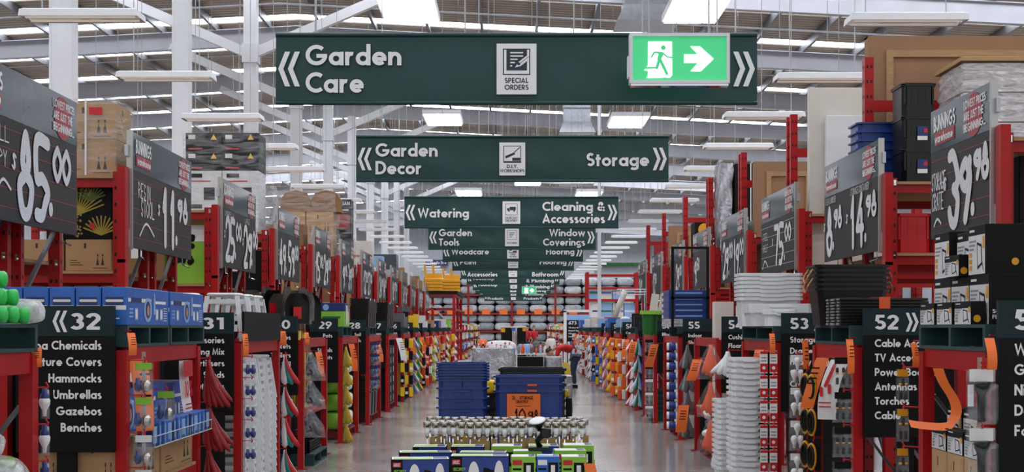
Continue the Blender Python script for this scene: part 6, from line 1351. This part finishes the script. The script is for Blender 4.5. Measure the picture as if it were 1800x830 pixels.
# box printed with a palm picture
pb = thing('palm_box', 'box printed with palm leaves and a red flower behind the left boards', 'box', (-3.95, 13.15, 2.46), 0, None, [('body', m_box(0.6, 0.4, 0.54, 'black_matt'))])
lf = B(); rr = random.Random(2)
for (cx, cz, n, L, m) in ((-0.02, 0.22, 15, 0.26, 0), (0.2, 0.04, 11, 0.17, 0), (-0.2, 0.1, 9, 0.2, 1), (0.1, 0.35, 12, 0.14, 1)):
    for i in range(n):
        a = math.pi*(0.12+0.76*i/(n-1)); lf.strokes([[(cx, cz), (cx+L*math.cos(a), cz+L*math.sin(a))]], 0.014, -0.001*rr.random(), m)
for i in range(40): lf.strokes([[(-0.12+0.24*rr.random()*0.6, 0.02+0.2*rr.random())]*2], 0.02, -0.002-0.001*rr.random(), 2)
lf.disc(0.12, 0.12, 0.03, -0.004, 10, 3)
obj('palm_print', lf.mesh('palm_print', 'yellow_dull', 'leaf', 'kraft', 'red_plastic'), pb, (0, -0.203, 0))
load_cartons([-3.86, -4.30], 13.15, T2, 0.42, 0.44, 0.285, 1, 'under the palm printed box')
for i in range(4): thing('paint_can', f'white can with blue band, lower shelf of aisle thirty-one, {ORD[i]} from the aisle', 'can', (-3.72-0.24*i, 13.2, 1.301), 0, 'white cans of aisle thirty-one', [('can', B().lathe([(0.1,0),(0.1,0.7),(0.105,0.71),(0.105,0.74),(0.09,0.74)], 14).mesh('can', 'cream', smooth=True)), ('band', B().lathe([(0.1015,0.45),(0.1015,0.62)], 14).mesh('band', 'blue_dark', smooth=True))])
lb = thing('plant_box', 'lime green box printed with a leafy plant behind the twenty-five dollar board', 'box', (-3.86, 16.95, T2), 0, None, [('body', m_box(0.5, 0.4, 0.7, 'green_lime')), ('white_top', m_rect(-0.24, 0.24, 0.5, 0.69, 'print_white'), (0, -0.202, 0))])
pl = B(); rr = random.Random(4)
for i in range(24): pl.disc(-0.02+0.12*rr.uniform(-1, 1), 0.42+0.18*rr.uniform(-1, 1), 0.035, -0.0002*i, 8)
obj('plant_print', pl.mesh('plant_print', 'black_matt'), lb, (0, -0.204, 0))
# boxed tools above aisle twenty-nine
for r_ in range(2):
    for i in range(2):
        thing('boxed_tool', f'white boxed tool above aisle twenty-nine, {ORD[i]} from the aisle, {ORD[r_]} layer', 'box', (-3.92-0.53*i, 20.75, T1+0.442*r_), 0, 'white boxed tools', [('body', m_box(0.52, 0.6, 0.44, 'silver_card')), ('title', m_rect(-0.2, -0.02, 0.34, 0.4, 'black_matt'), (0, -0.302, 0)), ('red_line', m_rect(-0.2, 0.1, 0.28, 0.3, 'red_plastic'), (0, -0.302, 0)), ('picture', m_rect(0.0, 0.16, 0.02, 0.2, 'black_matt'), (0, -0.302, 0))])
        thing('boxed_tool', f'black boxed tool above aisle twenty-nine, {ORD[i]} from the aisle, {ORD[r_]} dark layer', 'box', (-3.92-0.53*i, 20.75, T1+0.886+0.272*r_), 0, 'black boxed tools', [('body', m_box(0.52, 0.6, 0.27, 'black_matt')), ('warning', B().poly([(0.1,0.17),(0.19,0.17),(0.145,0.25)]).mesh('warning', 'yellow'), (0, -0.302, 0)), ('title', m_rect(-0.22, -0.12, 0.18, 0.24, 'print_white'), (0, -0.302, 0)), ('red_line', m_rect(-0.22, -0.02, 0.03, 0.05, 'red_plastic'), (0, -0.302, 0))])
one('stretch_wrap', m_wrap(1.12, 0.66, 1.46, 'wrap', 7), 'clear stretch wrap around the black and white boxed tools', 'stretch wrap', (-4.19, 20.75, T1-0.001))
one('wrap_tail', pillow(0.18, 0.3, 0.7, 12, 'bag'), 'loose tail of stretch wrap at the right of the boxed tools', 'stretch wrap', (-3.55, 20.9, T1+0.02))
# cushions, chairs and tools farther down
load_cartons([-3.86, -4.42], 24.6, T1, 0.54, 0.5, 0.4, 1, 'above aisle twenty-eight', mat='carton_dark')
load_cartons([-3.84, -4.40], 28.5, T1, 0.54, 0.5, 0.46, 2, 'wrapped above aisle twenty-seven')
def chairback(x, y, z, label):
    P = [(-0.3,0),(0.3,0),(0.32,0.2),(0.22,0.38),(0.0,0.44),(-0.22,0.38),(-0.32,0.2)]
    thing('wicker_chair', label, 'chair', (x, y, z), 0, 'wicker chairs on the left racks', [('back', B().prism(P, -0.04, 0.04).mesh('back', 'carton_dark')), ('seat', B().cbox(-0.28, 0.28, 0.04, 0.5, 0.0, 0.1, 0.03).mesh('seat', 'carton_dark'))])
chairback(-4.32, 28.3, T1+0.926, 'brown rounded chair back on the cartons above aisle twenty-seven')
chairback(-3.72, 28.3, T1+0.926, 'brown chair back half wrapped nearest the aisle above aisle twenty-seven')
one('stretch_wrap', m_wrap(1.2, 0.62, 1.36, 'wrap', 9, 0.04), 'clear stretch wrap around the brown chairs and cartons', 'stretch wrap', (-4.12, 28.5, T1-0.001))
for i in range(2): thing('boxed_tool', f'dark trojan lettered box above aisle twenty-six, {["lower", "upper"][i]} one', 'box', (-3.84, 32.1, T1+0.752*i), 0, 'dark lettered boxes', [('body', m_box(0.42, 0.5, 0.75, 'black_matt')), ('red_panel', m_rect(-0.18, 0.18, 0.1, 0.42, 'red_cord'), (0, -0.252, 0)), ('white_line', m_rect(-0.1, 0.16, 0.5, 0.53, 'print_white'), (0, -0.253, 0))])
tr = [o for o in COL.objects if o.get('label') == 'dark trojan lettered box above aisle twenty-six, upper one'][0]
fit(tr, 'TROJAN', -0.18, 0.18, 0.62, 0.08, 'print_white', -0.256, 0.03)
for o in COL.objects:
    if str(o.get('label', '')).startswith('dark trojan'): o['label'] = o['label'].replace('dark trojan lettered', 'tall dark red printed tool')
one('stretch_wrap', m_wrap(0.5, 0.56, 1.52, 'wrap', 10, 0.03), 'clear stretch wrap around the tall dark tool boxes', 'stretch wrap', (-3.84, 32.1, T1-0.001))
thing('white_carton', 'pale carton above aisle twenty-five', 'carton', (-3.85, 35.9, T1), 0, None, [('body', m_box(0.6, 0.6, 0.8, 'cream')), ('tape', m_rect(-0.3, 0.3, 0.4, 0.45, 'tape'), (0, -0.302, 0))])
for i in range(9): one('teal_sheet', m_box(0.86, 0.8, 0.05, 'board_head'), f'blue grey sheet in the strapped pile above aisle twenty-three, {ORD[i]} from the bottom', 'sheet', (-3.98, 43.6, T1+0.4+0.052*i), 0, 'blue grey sheets')
one('pallet_load', m_wrap(0.9, 0.84, 0.4, 'wrap_thick', 13), 'white wrapped pallet load under the blue grey sheets', 'pallet load', (-3.98, 43.6, T1))
kinds = ['carton', 'white_plastic', 'carton_dark', 'blue_pale', 'cream']
for k, (no, a, b) in enumerate(LEFT[7:]):
    for lv, z in ((0, T2), (1, T1)):
        if (no in (26, 25, 23)) and lv == 1: continue
        hh_ = 0.5+0.12*((k*3+lv) % 3)
        thing('stock_box', f'boxed stock on the {["middle", "top"][lv]} rack level of aisle {NW[no]}', 'box', (-3.95, a+0.4, z), 0, 'boxed stock on the far left racks', [('body', m_box(0.66, 0.6, round(hh_, 2), kinds[(k+lv) % 5])), ('label', m_rect(-0.15, 0.15, 0.1, 0.3, 'print_white'), (0, -0.302, 0))])
for no, x, m in ((32, -3.9, 'carton'), (30, -4.3, 'carton_dark'), (29, -3.9, 'black_matt'), (28, -3.9, 'carton'), (27, -3.9, 'carton_dark')):
    a = YS[(-1, no)][0]
    thing('stock_box', f'carton standing on the middle rack level of aisle {NW[no]}', 'carton', (x, a+0.5, T2), 0, 'boxed stock on the near left racks', [('body', m_box(0.6, 0.6, 0.6, m)), ('tape', m_box(0.06, 0.602, 0.604, 'tape', 0.002)), ('label', m_rect(-0.2, -0.05, 0.3, 0.45, 'print_white'), (0, -0.304, 0))])
for no in (31, 30, 29, 28, 27):                                   # lower level, seen through the gaps
    a = YS[(-1, no)][0]
    for i in range(3): thing('stock_box', f'dark stock box on the lower rack level of aisle {NW[no]}, {ORD[i]} from the aisle', 'box', (-4.7-0.62*i if no == 31 else -3.95-0.62*i, a+0.5, 1.301), 0, f'lower rack boxes of aisle {NW[no]}', [('body', m_box(0.58, 0.6, 0.55, ['black_matt', 'carton_dark', 'black_matt'][i])), ('label', m_rect(-0.1, 0.1, 0.3, 0.4, 'print_white'), (0, -0.302, 0))])

# ---- right racks
TR = 2.361
def crate_panel(x0, x1, y, z, h, label, n=4):
    w = x1-x0; e = thing('plywood_crate', label, 'crate', (x0, y, z), 0, 'plywood crates on the right racks', [('sheet', B().box(0, w, 0.05, 0.065, 0, h).mesh('sheet', 'mdf')), ('side', B().box(0, 0.02, 0.065, 0.2, 0, h).mesh('side', 'mdf')), ('side', B().box(w-0.02, w, 0.065, 0.2, 0, h).mesh('side', 'mdf')), ('lid', B().box(0, w, 0.065, 0.2, h-0.02, h).mesh('lid', 'mdf'))])
    st = B().box(0, 0.07, 0.02, 0.05, 0.08, h-0.22).mesh('stud', 'timber')
    for i in range(n): obj('stud', st, e, (0.18+(w-0.4)*i/(n-1), 0, 0))
    for z_ in (0.01, h-0.22): obj('rail', B().box(0.18, w-0.12, 0.02, 0.05, 0, 0.07).mesh('rail', 'timber'), e, (0, 0, z_))
crate_panel(3.62, 6.1, 14.45, T1, 1.60, 'big plywood crate with timber frame at the top right corner', 3)
for i in range(3):
    e = thing('storage_crate', f'black storage crate in the pile of three on the right rack, {["bottom", "middle", "top"][i]} one', 'crate', (3.83, 13.62, T1+0.312*i), 0, 'black crates on the right rack', [('body', m_tub(0.33, 0.42, 0.31, 'black_plastic', 0.93, 0.01)), ('ribs', m_ribs(0.33, 0.42, 0.31, 'black_plastic')), ('lid', B().cbox(-0.165, 0.165, -0.21, 0.21, 0.295, 0.31, 0.01).mesh('lid', 'black_plastic'))])
    if i < 2: lbq = obj('label', m_rect(-0.02, 0.075, 0.08, 0.12, 'print_white'), e, (0, -0.218, 0)); obj('label', m_rect(-0.02, 0.075, 0.125, 0.21, 'blue_dark'), e, (0, -0.218, 0)); obj('red_mark', m_rect(0.04, 0.075, 0.15, 0.19, 'red_plastic'), e, (0, -0.22, 0))
for i in range(5): blue_tub(3.62, 14.15, T1+0.085*i, 0.5, 0.42, 0.3, f'dark blue tub on the right rack behind the black crates, {ORD[i]} from the bottom', 'blue tubs on the right rack', False)
for i in range(2): thing('red_bin', f'red ribbed plastic bin on the right rack, {["left", "right"][i]} one', 'bin', (3.80+0.36*i, 13.7, TR), 0, 'red bins', [('body', m_tub(0.34, 0.42, 0.38, 'red_plastic', 0.95, 0.012)), ('ribs', m_ribs(0.34, 0.42, 0.38, 'red_plastic', 4))])
for i in range(4): one('wrapped_mattress', m_wrap(1.5, 0.8, 0.27, 'wrap_thick', 20+i, 0.02), f'white plastic wrapped panel in the big pile at the right edge, {ORD[i]} from the bottom', 'panel', (4.98, 13.75, T1+0.28*i), 0, 'white wrapped panels')
one('card_sheet', m_box(1.56, 0.86, 0.04, 'carton'), 'cardboard sheet capping the white wrapped pile', 'cardboard', (4.98, 13.75, T1+1.125))
for i in range(6): one('clear_drawer', m_tub(0.34, 0.4, 0.09, 'frost', 0.95), f'clear drawer behind the floodlight boxes, {ORD[i]} from the bottom', 'drawer', (3.62, 13.7, 1.301+0.095*i), 0, 'clear drawers')
for i, (x0, x1, y, z, h, m, l) in enumerate([(3.62, 4.5, 17.45, T1, 1.56, 'cream', 'tall cream boxed slab on the right racks'), (3.80, 4.25, 17.30, T1, 1.2, 'white_plastic', 'white slab before the tall cream one'), (3.62, 4.5, 17.40, TR, 0.62, 'cream', 'cream boxed slab on the middle level below the tall one')]):
    thing('boxed_slab', l, 'slab', ((x0+x1)/2, y, z), 0, 'cream slabs', [('body', m_box(round(x1-x0, 2), 0.12, h, m, 0.01)), ('label', m_rect(-0.3*(x1-x0), -0.1*(x1-x0), 0.06, 0.16, 'print_white'), (0, -0.062, 0))])
crate_panel(3.62, 5.2, 21.3, T1, 1.12, 'plywood crate with timber frame above aisle fifty-five', 3)
def dark_load(x, y, z, w, h, label): thing('dark_load', label, 'box', (x, y, z), 0, 'dark wrapped boxes on the right racks', [('box', m_box(w, 0.6, h, 'black_matt')), ('strap', B().box(-0.01, 0.01, -0.306, -0.303, 0, h).mesh('strap', 'white_plastic')), ('strap', B().box(w*.3, w*.3+0.02, -0.306, -0.303, 0, h).mesh('strap', 'white_plastic'))])
dark_load(4.16, 25.2, T1, 0.55, 1.5, 'tall black box wrapped in film above aisle fifty-six')
one('foil_wrap', m_wrap(0.22, 0.7, 1.52, 'foil', 31, 0.05), 'crinkled silver foil wrapped roll above aisle fifty-six', 'wrapped roll', (3.74, 25.3, T1))
one('olive_tarp', pillow(0.8, 0.6, 0.35, 33, 'pallet_green'), 'folded dark tarpaulin on the rack above aisle fifty-five', 'tarpaulin', (4.1, 22.3, T1))
thing('yellow_box', 'black box with yellow disc print above aisle fifty-seven', 'box', (3.95, 28.9, T1), 0, None, [('box', m_box(0.6, 0.6, 0.75, 'black_matt')), ('disc', B().disc(-0.1, 0.6, 0.13).mesh('disc', 'mustard'), (0, -0.302, 0)), ('scribble', B().strokes([smooth_line([(-0.1, 0.3), (0.15, 0.45), (0.05, 0.25), (0.25, 0.35)])], 0.02).mesh('scribble', 'print_white'), (0, -0.302, 0))])
crate_panel(3.62, 4.6, 33.0, T1, 1.0, 'small plywood crate above aisle fifty-eight', 3)
load_cartons([3.95, 4.5], 29.0, TR, 0.5, 0.5, 0.5, 1, 'on the middle level of aisle fifty-seven', 1)
for i in range(8): one('red_timber', m_box(0.5, 0.06, 0.09, 'red_cord'), f'red timber stacked above aisle fifty-nine, {ORD[i]} from the bottom', 'timber', (3.9, 36.9, T1+0.095*i), 0, 'red timbers')
for no, z, m in ((52, TR, 'black_matt'), (54, 1.301, 'carton'), (55, TR, 'carton'), (55, 1.301, 'cream'), (56, TR, 'carton_dark'), (56, 1.301, 'white_plastic'), (58, TR, 'silver_card'), (59, TR, 'carton'), (59, 1.301, 'blue_pale'), (58, 1.301, 'carton')):
    a = YS[(1, no)][0]
    thing('stock_box', f'{PLAIN.get(m, "dark brown")} stock box on the {"middle" if z > 2 else "lower"} level of aisle {NW[no]}', 'box', (4.0, a+0.5, z), 0, 'stock boxes on the right racks', [('body', m_box(0.6, 0.6, 0.55, m)), ('label', m_rect(-0.1, 0.1, 0.3, 0.4, 'print_white'), (0, -0.302, 0))])

# ================================================================== far end of the aisle
# tall left rack with black deck and stacked yellow chairs
Y6 = 60.0
e = thing('deck_rack', 'red rack with black deck carrying yellow chairs far down the left', 'rack', (-2.45, Y6, 0), 0, None)
for x in (-1.4, -0.05):
    for y in (0.1, 4.0, 8.0): obj('upright', B().box(x-0.06, x+0.06, y-0.06, y+0.06, 0, 3.1).mesh('upright', 'red'), e)
for z in (1.5, 2.4, 3.0): obj('beam', B().box(-1.4, 0, 0.05, 0.1, z, z+0.1).box(-0.05, 0, 0.1, 8.0, z, z+0.1).mesh('beam', 'red_dark'), e)
obj('deck', B().box(-1.5, 0.1, 0, 8.1, 3.1, 3.22).mesh('deck', 'black_matt'), e); obj('brace', B().bar((-1.3,0.08,2.9),(-0.1,0.08,1.7),0.06).mesh('brace', 'galv_light'), e)
for j, (x, z0) in enumerate(((-0.55, 0), (-0.25, -0.05))):
    for i in range(4):
        ch = thing('yellow_chair', f'stacked yellow plastic chair on the black deck, {["left", "right"][j]} pile, {ORD[i]} from the bottom', 'chair', (-2.45+x-0.4*(1-j), Y6+0.6+1.5*j, 3.22+0.14*i), 0, 'yellow chairs', [('seat', B().cbox(-0.38, 0.38, -0.3, 0.3, 0, 0.13, 0.04).mesh('seat', 'mustard'))])
        if i == 3:
            obj('back', B().cbox(-0.36, 0.36, 0.2, 0.28, 0.13, 0.34, 0.03).mesh('back', 'mustard'), ch)
            for x_ in (-0.3, 0.05): obj('leg', B().bar((x_, -0.2, 0.13), (x_-0.06, -0.22, 0.72-0.1*j), 0.09).mesh('leg', 'mustard'), ch)
for i in range(10): thing('stock_box', f'small mixed box on the shelves of the far yellow chair rack, {ORD[i]} from the camera', 'box', (-2.98, Y6+0.6+0.74*i, 1.601), 0, 'mixed boxes of the far left rack', [('body', m_box(0.5, 0.6, round(0.3+0.05*(i % 4), 2), ['white_plastic', 'red_plastic', 'yellow', 'carton', 'black_matt'][i % 5])), ('label', m_rect(-0.1, 0.1, 0.1, 0.2, 'print_white'), (0, -0.302, 0))])
# back rack of wrapped insulation bales
Yb = 111.0
br2 = thing('back_rack', 'red rack of wrapped bales across the end of the aisle', 'rack', (1.6, Yb, 0), 0, None)
for i in range(6): obj('upright', B().box(-0.08, 0.08, -0.08, 0.08, 0, 5.6).mesh('upright', 'red_dark'), br2, (-8.5+3.4*i, 0, 0))
for z in (1.45, 2.85, 4.3): obj('beam', B().box(-8.5, 8.5, -0.06, 0.06, z-0.15, z).mesh('beam', 'red_dark'), br2); obj('deck', B().box(-8.5, 8.5, 0.06, 1.2, z-0.06, z-0.01).mesh('deck', 'timber'), br2)
obj('dark_backing', B().box(-8.5, 8.5, 1.25, 1.3, 0, 5.6).mesh('dark_backing', 'black_matt'), br2)  # black sheet added as painted shadow for the gaps between the bales
M('bale_a', '#aab0b6', 0.35, var=0.15, vscale=4); M('bale_b', '#8f979f', 0.35, var=0.15, vscale=4); M('bale_c', '#c6cacd', 0.35, var=0.1, vscale=4)
BALE = [pillow(1.28, 0.9, 0.64, 100+i, m) for i, m in enumerate(('bale_a', 'bale_b', 'bale_c', 'bale_a'))]
BW_ = pillow(1.33, 0.95, 0.655, 110, 'wrap')
for r_ in range(8):
    z = (0.002, 1.452, 2.852, 4.302)[r_//2] + 0.655*(r_ % 2)
    for i in range(12):
        thing('insulation_bale', f'pale wrapped bale at the aisle end, {ORD[i]} from the left, {ORD[r_]} row up', 'bale', (-6.2+1.36*i, Yb+0.62, z), 0, 'wrapped bales at the end of the aisle', [('bale', BALE[(i*5+r_*3) % 4]), ('film', BW_)])
        if r_ == 4: one('price_card', m_rect(-0.31, 0.31, 0, 0.4, 'orange_tag'), f'orange price card on the end rack beam, {ORD[i]} from the left', 'price card', (-6.2+1.36*i, Yb-0.07, 2.72), 0, 'orange cards on the end rack')
# black appliance display before it
e = thing('appliance_display', 'black appliance display with a steel cylinder far down the aisle', 'display', (0.0, 71.0, 0), 0, None, [('cabinet', m_box(0.5, 0.6, 1.68, 'black_matt'), (-0.35, 0, 0)), ('cabinet', m_box(0.42, 0.6, 1.68, 'black_matt'), (0.42, 0.1, 0)), ('cylinder', B().lathe([(0.2,0),(0.2,1.5),(0.18,1.6),(0.05,1.62)], 18).mesh('cylinder', 'stainless', smooth=True), (0.05, -0.1, 0)), ('header', B().box(-0.62, 0.66, -0.3, -0.27, 1.68, 1.74).mesh('header', 'cream')), ('badge', m_rect(-0.1, 0.1, 1.45, 1.65, 'mustard'), (-0.5, -0.305, 0)), ('badge', m_rect(-0.08, 0.08, 1.5, 1.65, 'mustard'), (0.55, -0.305, 0)), ('badge', m_rect(-0.1, 0.1, 1.52, 1.66, 'blue_print'), (0.03, -0.32, 0))])
# gondolas continuing on both sides to the end
for s in (-1, 1):
    for k in range(7):
        y = 61.0+6.6*k if s > 0 else 70.5+5.2*k
        if y > 104: continue
        nm = f'{["left", "right"][s > 0]} side, {ORD[k]} one'
        g = thing('shelf_gondola', f'red shelf gondola far down the {nm}', 'shelving', (s*2.7, y, 0), 0, 'far shelf gondolas', [('upright', B().box(-0.03, 0.03, -0.03, 0.03, 0, 1.6).mesh('upright', 'red_dark'), (-s*0.1, 0, 0)), ('upright', B().box(-0.03, 0.03, -0.03, 0.03, 0, 1.6).mesh('upright', 'red_dark'), (-s*0.1, 2.6, 0)), ('back', B().box(-0.02, 0.02, 0, 2.6, 0, 1.65).mesh('back', 'grey_mid'), (s*0.25, 0, 0))])
        for z in (0.1, 0.6, 1.1, 1.55): obj('shelf', B().box(-0.25, 0.25, 0.05, 2.55, z-0.03, z).mesh('shelf', 'red_dark'), g)
        rr = random.Random(k*2+s)
        for r_, z in enumerate((0.101, 0.601, 1.101, 1.551)):
            for i in range(6):
                m = rr.choice(['white_plastic', 'red_plastic', 'yellow', 'grey_mid', 'orange_plastic', 'black_matt', 'cream', 'blue_print', 'green_lime'])
                thing('shelf_goods', f'{PLAIN[m]} packet, far gondola {nm}, {["bottom", "second", "third", "top"][r_]} shelf, {ORD[i]} along', 'packet', (s*2.60, y+0.3+0.42*i, z), 0, 'packets on the far gondolas', [('pack', m_box(0.3, 0.34, round(0.22+0.05*(i % 3), 2), m)), ('label', m_rect(-0.08, 0.08, 0.04, 0.14, 'print_white'), (0, -0.172, 0))])
# right far: sign 673, shelving of blue and white boxes, white post, doors
s6 = thing('aisle_sign', 'black sign numbered 673 with a blue picture header at the far right', 'sign', (2.18, 58.0, 0.0), 0, None, [('panel', B().box(0, 0.95, 0, 0.06, 1.0, 1.78).mesh('panel', 'sign_black')), ('header', B().box(0, 0.95, 0, 0.06, 1.78, 1.98).mesh('header', 'sign_green')), ('picture', B().box(0.0, 0.95, 0, 0.06, 1.98, 2.2).mesh('picture', 'blue_pale')), ('post', B().box(0.02, 0.1, 0.0, 0.06, 0, 1.0).mesh('post', 'sign_black')), ('frame', B().box(-0.12, 0, 0, 0.08, 0.9, 2.36).box(-0.12, 1.05, 0, 0.08, 2.3, 2.4).mesh('frame', 'white_steel')), ('post', B().box(-0.1, -0.02, 0.0, 0.08, 0, 0.9).mesh('post', 'white_steel'))])
fit(s6, '673', 0.08, 0.4, 1.8, 0.13, 'print_white', -0.01, 0.03)
for i, t in enumerate(('Window Balances', 'Insect Screens', 'Closers', 'Locks')): fit(s6, t, 0.08, 0.08+0.045*len(t), 1.64-0.12*i, 0.06, 'print_white', -0.01, 0.02)
e = thing('shelf_rack', 'tall red shelf rack of blue and white boxes far down the right', 'rack', (3.45, 66.0, 0), 0, None)
for x in (0, 2.3):
    for y in (0, 1.0): obj('upright', B().box(x-0.07, x+0.07, y-0.05, y+0.05, 0, 4.25).mesh('upright', 'red'), e)
for z in (0.4, 1.3, 2.15, 3.0, 3.55, 4.15): obj('beam', B().box(0, 2.3, -0.06, -0.02, z-0.12, z).mesh('beam', 'red'), e); obj('deck', B().box(0.07, 2.23, -0.02, 1.0, z-0.04, z-0.005).mesh('deck', 'white_steel'), e)
for r_, z in enumerate((1.301, 2.151, 3.001)):
    for i in range(4):
        thing('blind_box', f'blue and white box, far right rack, {ORD[i]} from the left, {["lower", "middle", "upper"][r_]} shelf', 'box', (3.45+0.35+0.54*i, 66.4, z), 0, 'blue and white boxes far right', [('body', m_box(0.5, 0.5, 0.4 if z > 3 else 0.66, ['blue_pale', 'print_white', 'blue_pale', 'cream'][(i+r_) % 4])), ('stripe', m_rect(-0.24, 0.24, 0.25, 0.33, ['print_white', 'blue_dark', 'green_dark', 'blue_print'][(i+r_) % 4]), (0, -0.252, 0))])
one('white_post', B().box(-0.06, 0.06, -0.06, 0.06, 0, zr(3.0)-0.85).mesh('post', 'white_steel'), 'slim white post rising behind the right stands', 'post', (3.03, 50.0, 0))
for i in range(7): one('boxed_door', B().cbox(-0.03, 0.03, -0.3, 0.3, 0, 1.1+0.02*(i % 3), 0.008).mesh('door', ['cream', 'white_plastic', 'blue_print', 'blue_dark', 'cream', 'white_plastic', 'white_steel'][i]), f'upright {["cream", "white", "blue", "navy", "cream", "white", "grey"][i]} panel at the far right, {ORD[i]} from the left', 'panel', (2.05+0.11*i, 55.2, 0), 0, 'upright panels far right')
# things on the stand tops of aisles fifty-seven to sixty
wr = thing('wire_stand', 'white wire display stand above the right stands', 'wire rack', (2.47, 32.7, Z0), 0, None)
for x in (0, 0.55): obj('wire', B().tube([(x,0,0),(x,0,1.02)], 0.008, 6).mesh('wire', 'white_steel'), wr)
for z in (0.9, 0.96, 1.02): obj('wire', B().tube([(-0.05,0,z),(0.6,0,z),(0.6,0.5,z),(-0.05,0.5,z),(-0.05,0,z)], 0.006, 5).mesh('wire', 'white_steel'), wr)
one('rolled_mat', B().tube([(0,0,0),(0.25,0,0.62)], 0.07, 14).mesh('roll', 'cream', smooth=True), 'cream rolled mat with navy ends leaning above aisle fifty-eight', 'rolled mat', (2.34, 32.85, ZP+0.23))
thing('pedestal_fan', 'round white fan beside a black one above aisle fifty-eight', 'fan', (2.68, 33.95, 1.57), 0, None, [('cage', B().lathe([(0.02,-0.05),(0.18,-0.03),(0.2,0),(0.18,0.03),(0.02,0.05)], 20, mx=Matrix.Rotation(math.pi/2, 4, 'X')).mesh('cage', 'white_plastic', smooth=True), (0, 0, 0.16)), ('hub', B().lathe([(0.05,0.05),(0.04,0.07),(0.01,0.075)], 12, mx=Matrix.Rotation(math.pi/2, 4, 'X')).mesh('hub', 'cream'), (0, 0, 0.16)), ('cage', B().lathe([(0.02,-0.05),(0.18,-0.03),(0.2,0),(0.18,0.03),(0.02,0.05)], 20, mx=Matrix.Rotation(math.pi/2, 4, 'X')).mesh('cage', 'black_plastic', smooth=True), (0.3, 0.2, 0.13))])
one('blue_tarp', pillow(0.55, 0.6, 0.16, 44, 'blue_print'), 'crumpled bright blue tarpaulin above aisle fifty-nine', 'tarpaulin', (2.75, 38.1, 1.532))
# signs on the far wall
nv = thing('trade_sign', 'small dark navy sign with white letters on the far wall', 'sign', (-6.6, Y1-0.5, 7.0), 0, None, [('panel', B().box(-0.9, 1.0, 0, 0.4, 0, 0.5).mesh('panel', 'blue_dark'))])
fit(nv, 'Trade Bre', -0.5, 0.9, 0.12, 0.24, 'print_white', -0.02, 0.03)
for i in range(5): one('wall_sign', B().box(-0.42, 0.42, 0, 0.5, 0, 0.24).mesh('panel', 'green_dark'), f'small green panel high on the far wall, {ORD[i]} from the left', 'sign', (7.1+0.88*i, Y1-0.5, 7.0), 0, 'green panels on the far wall')
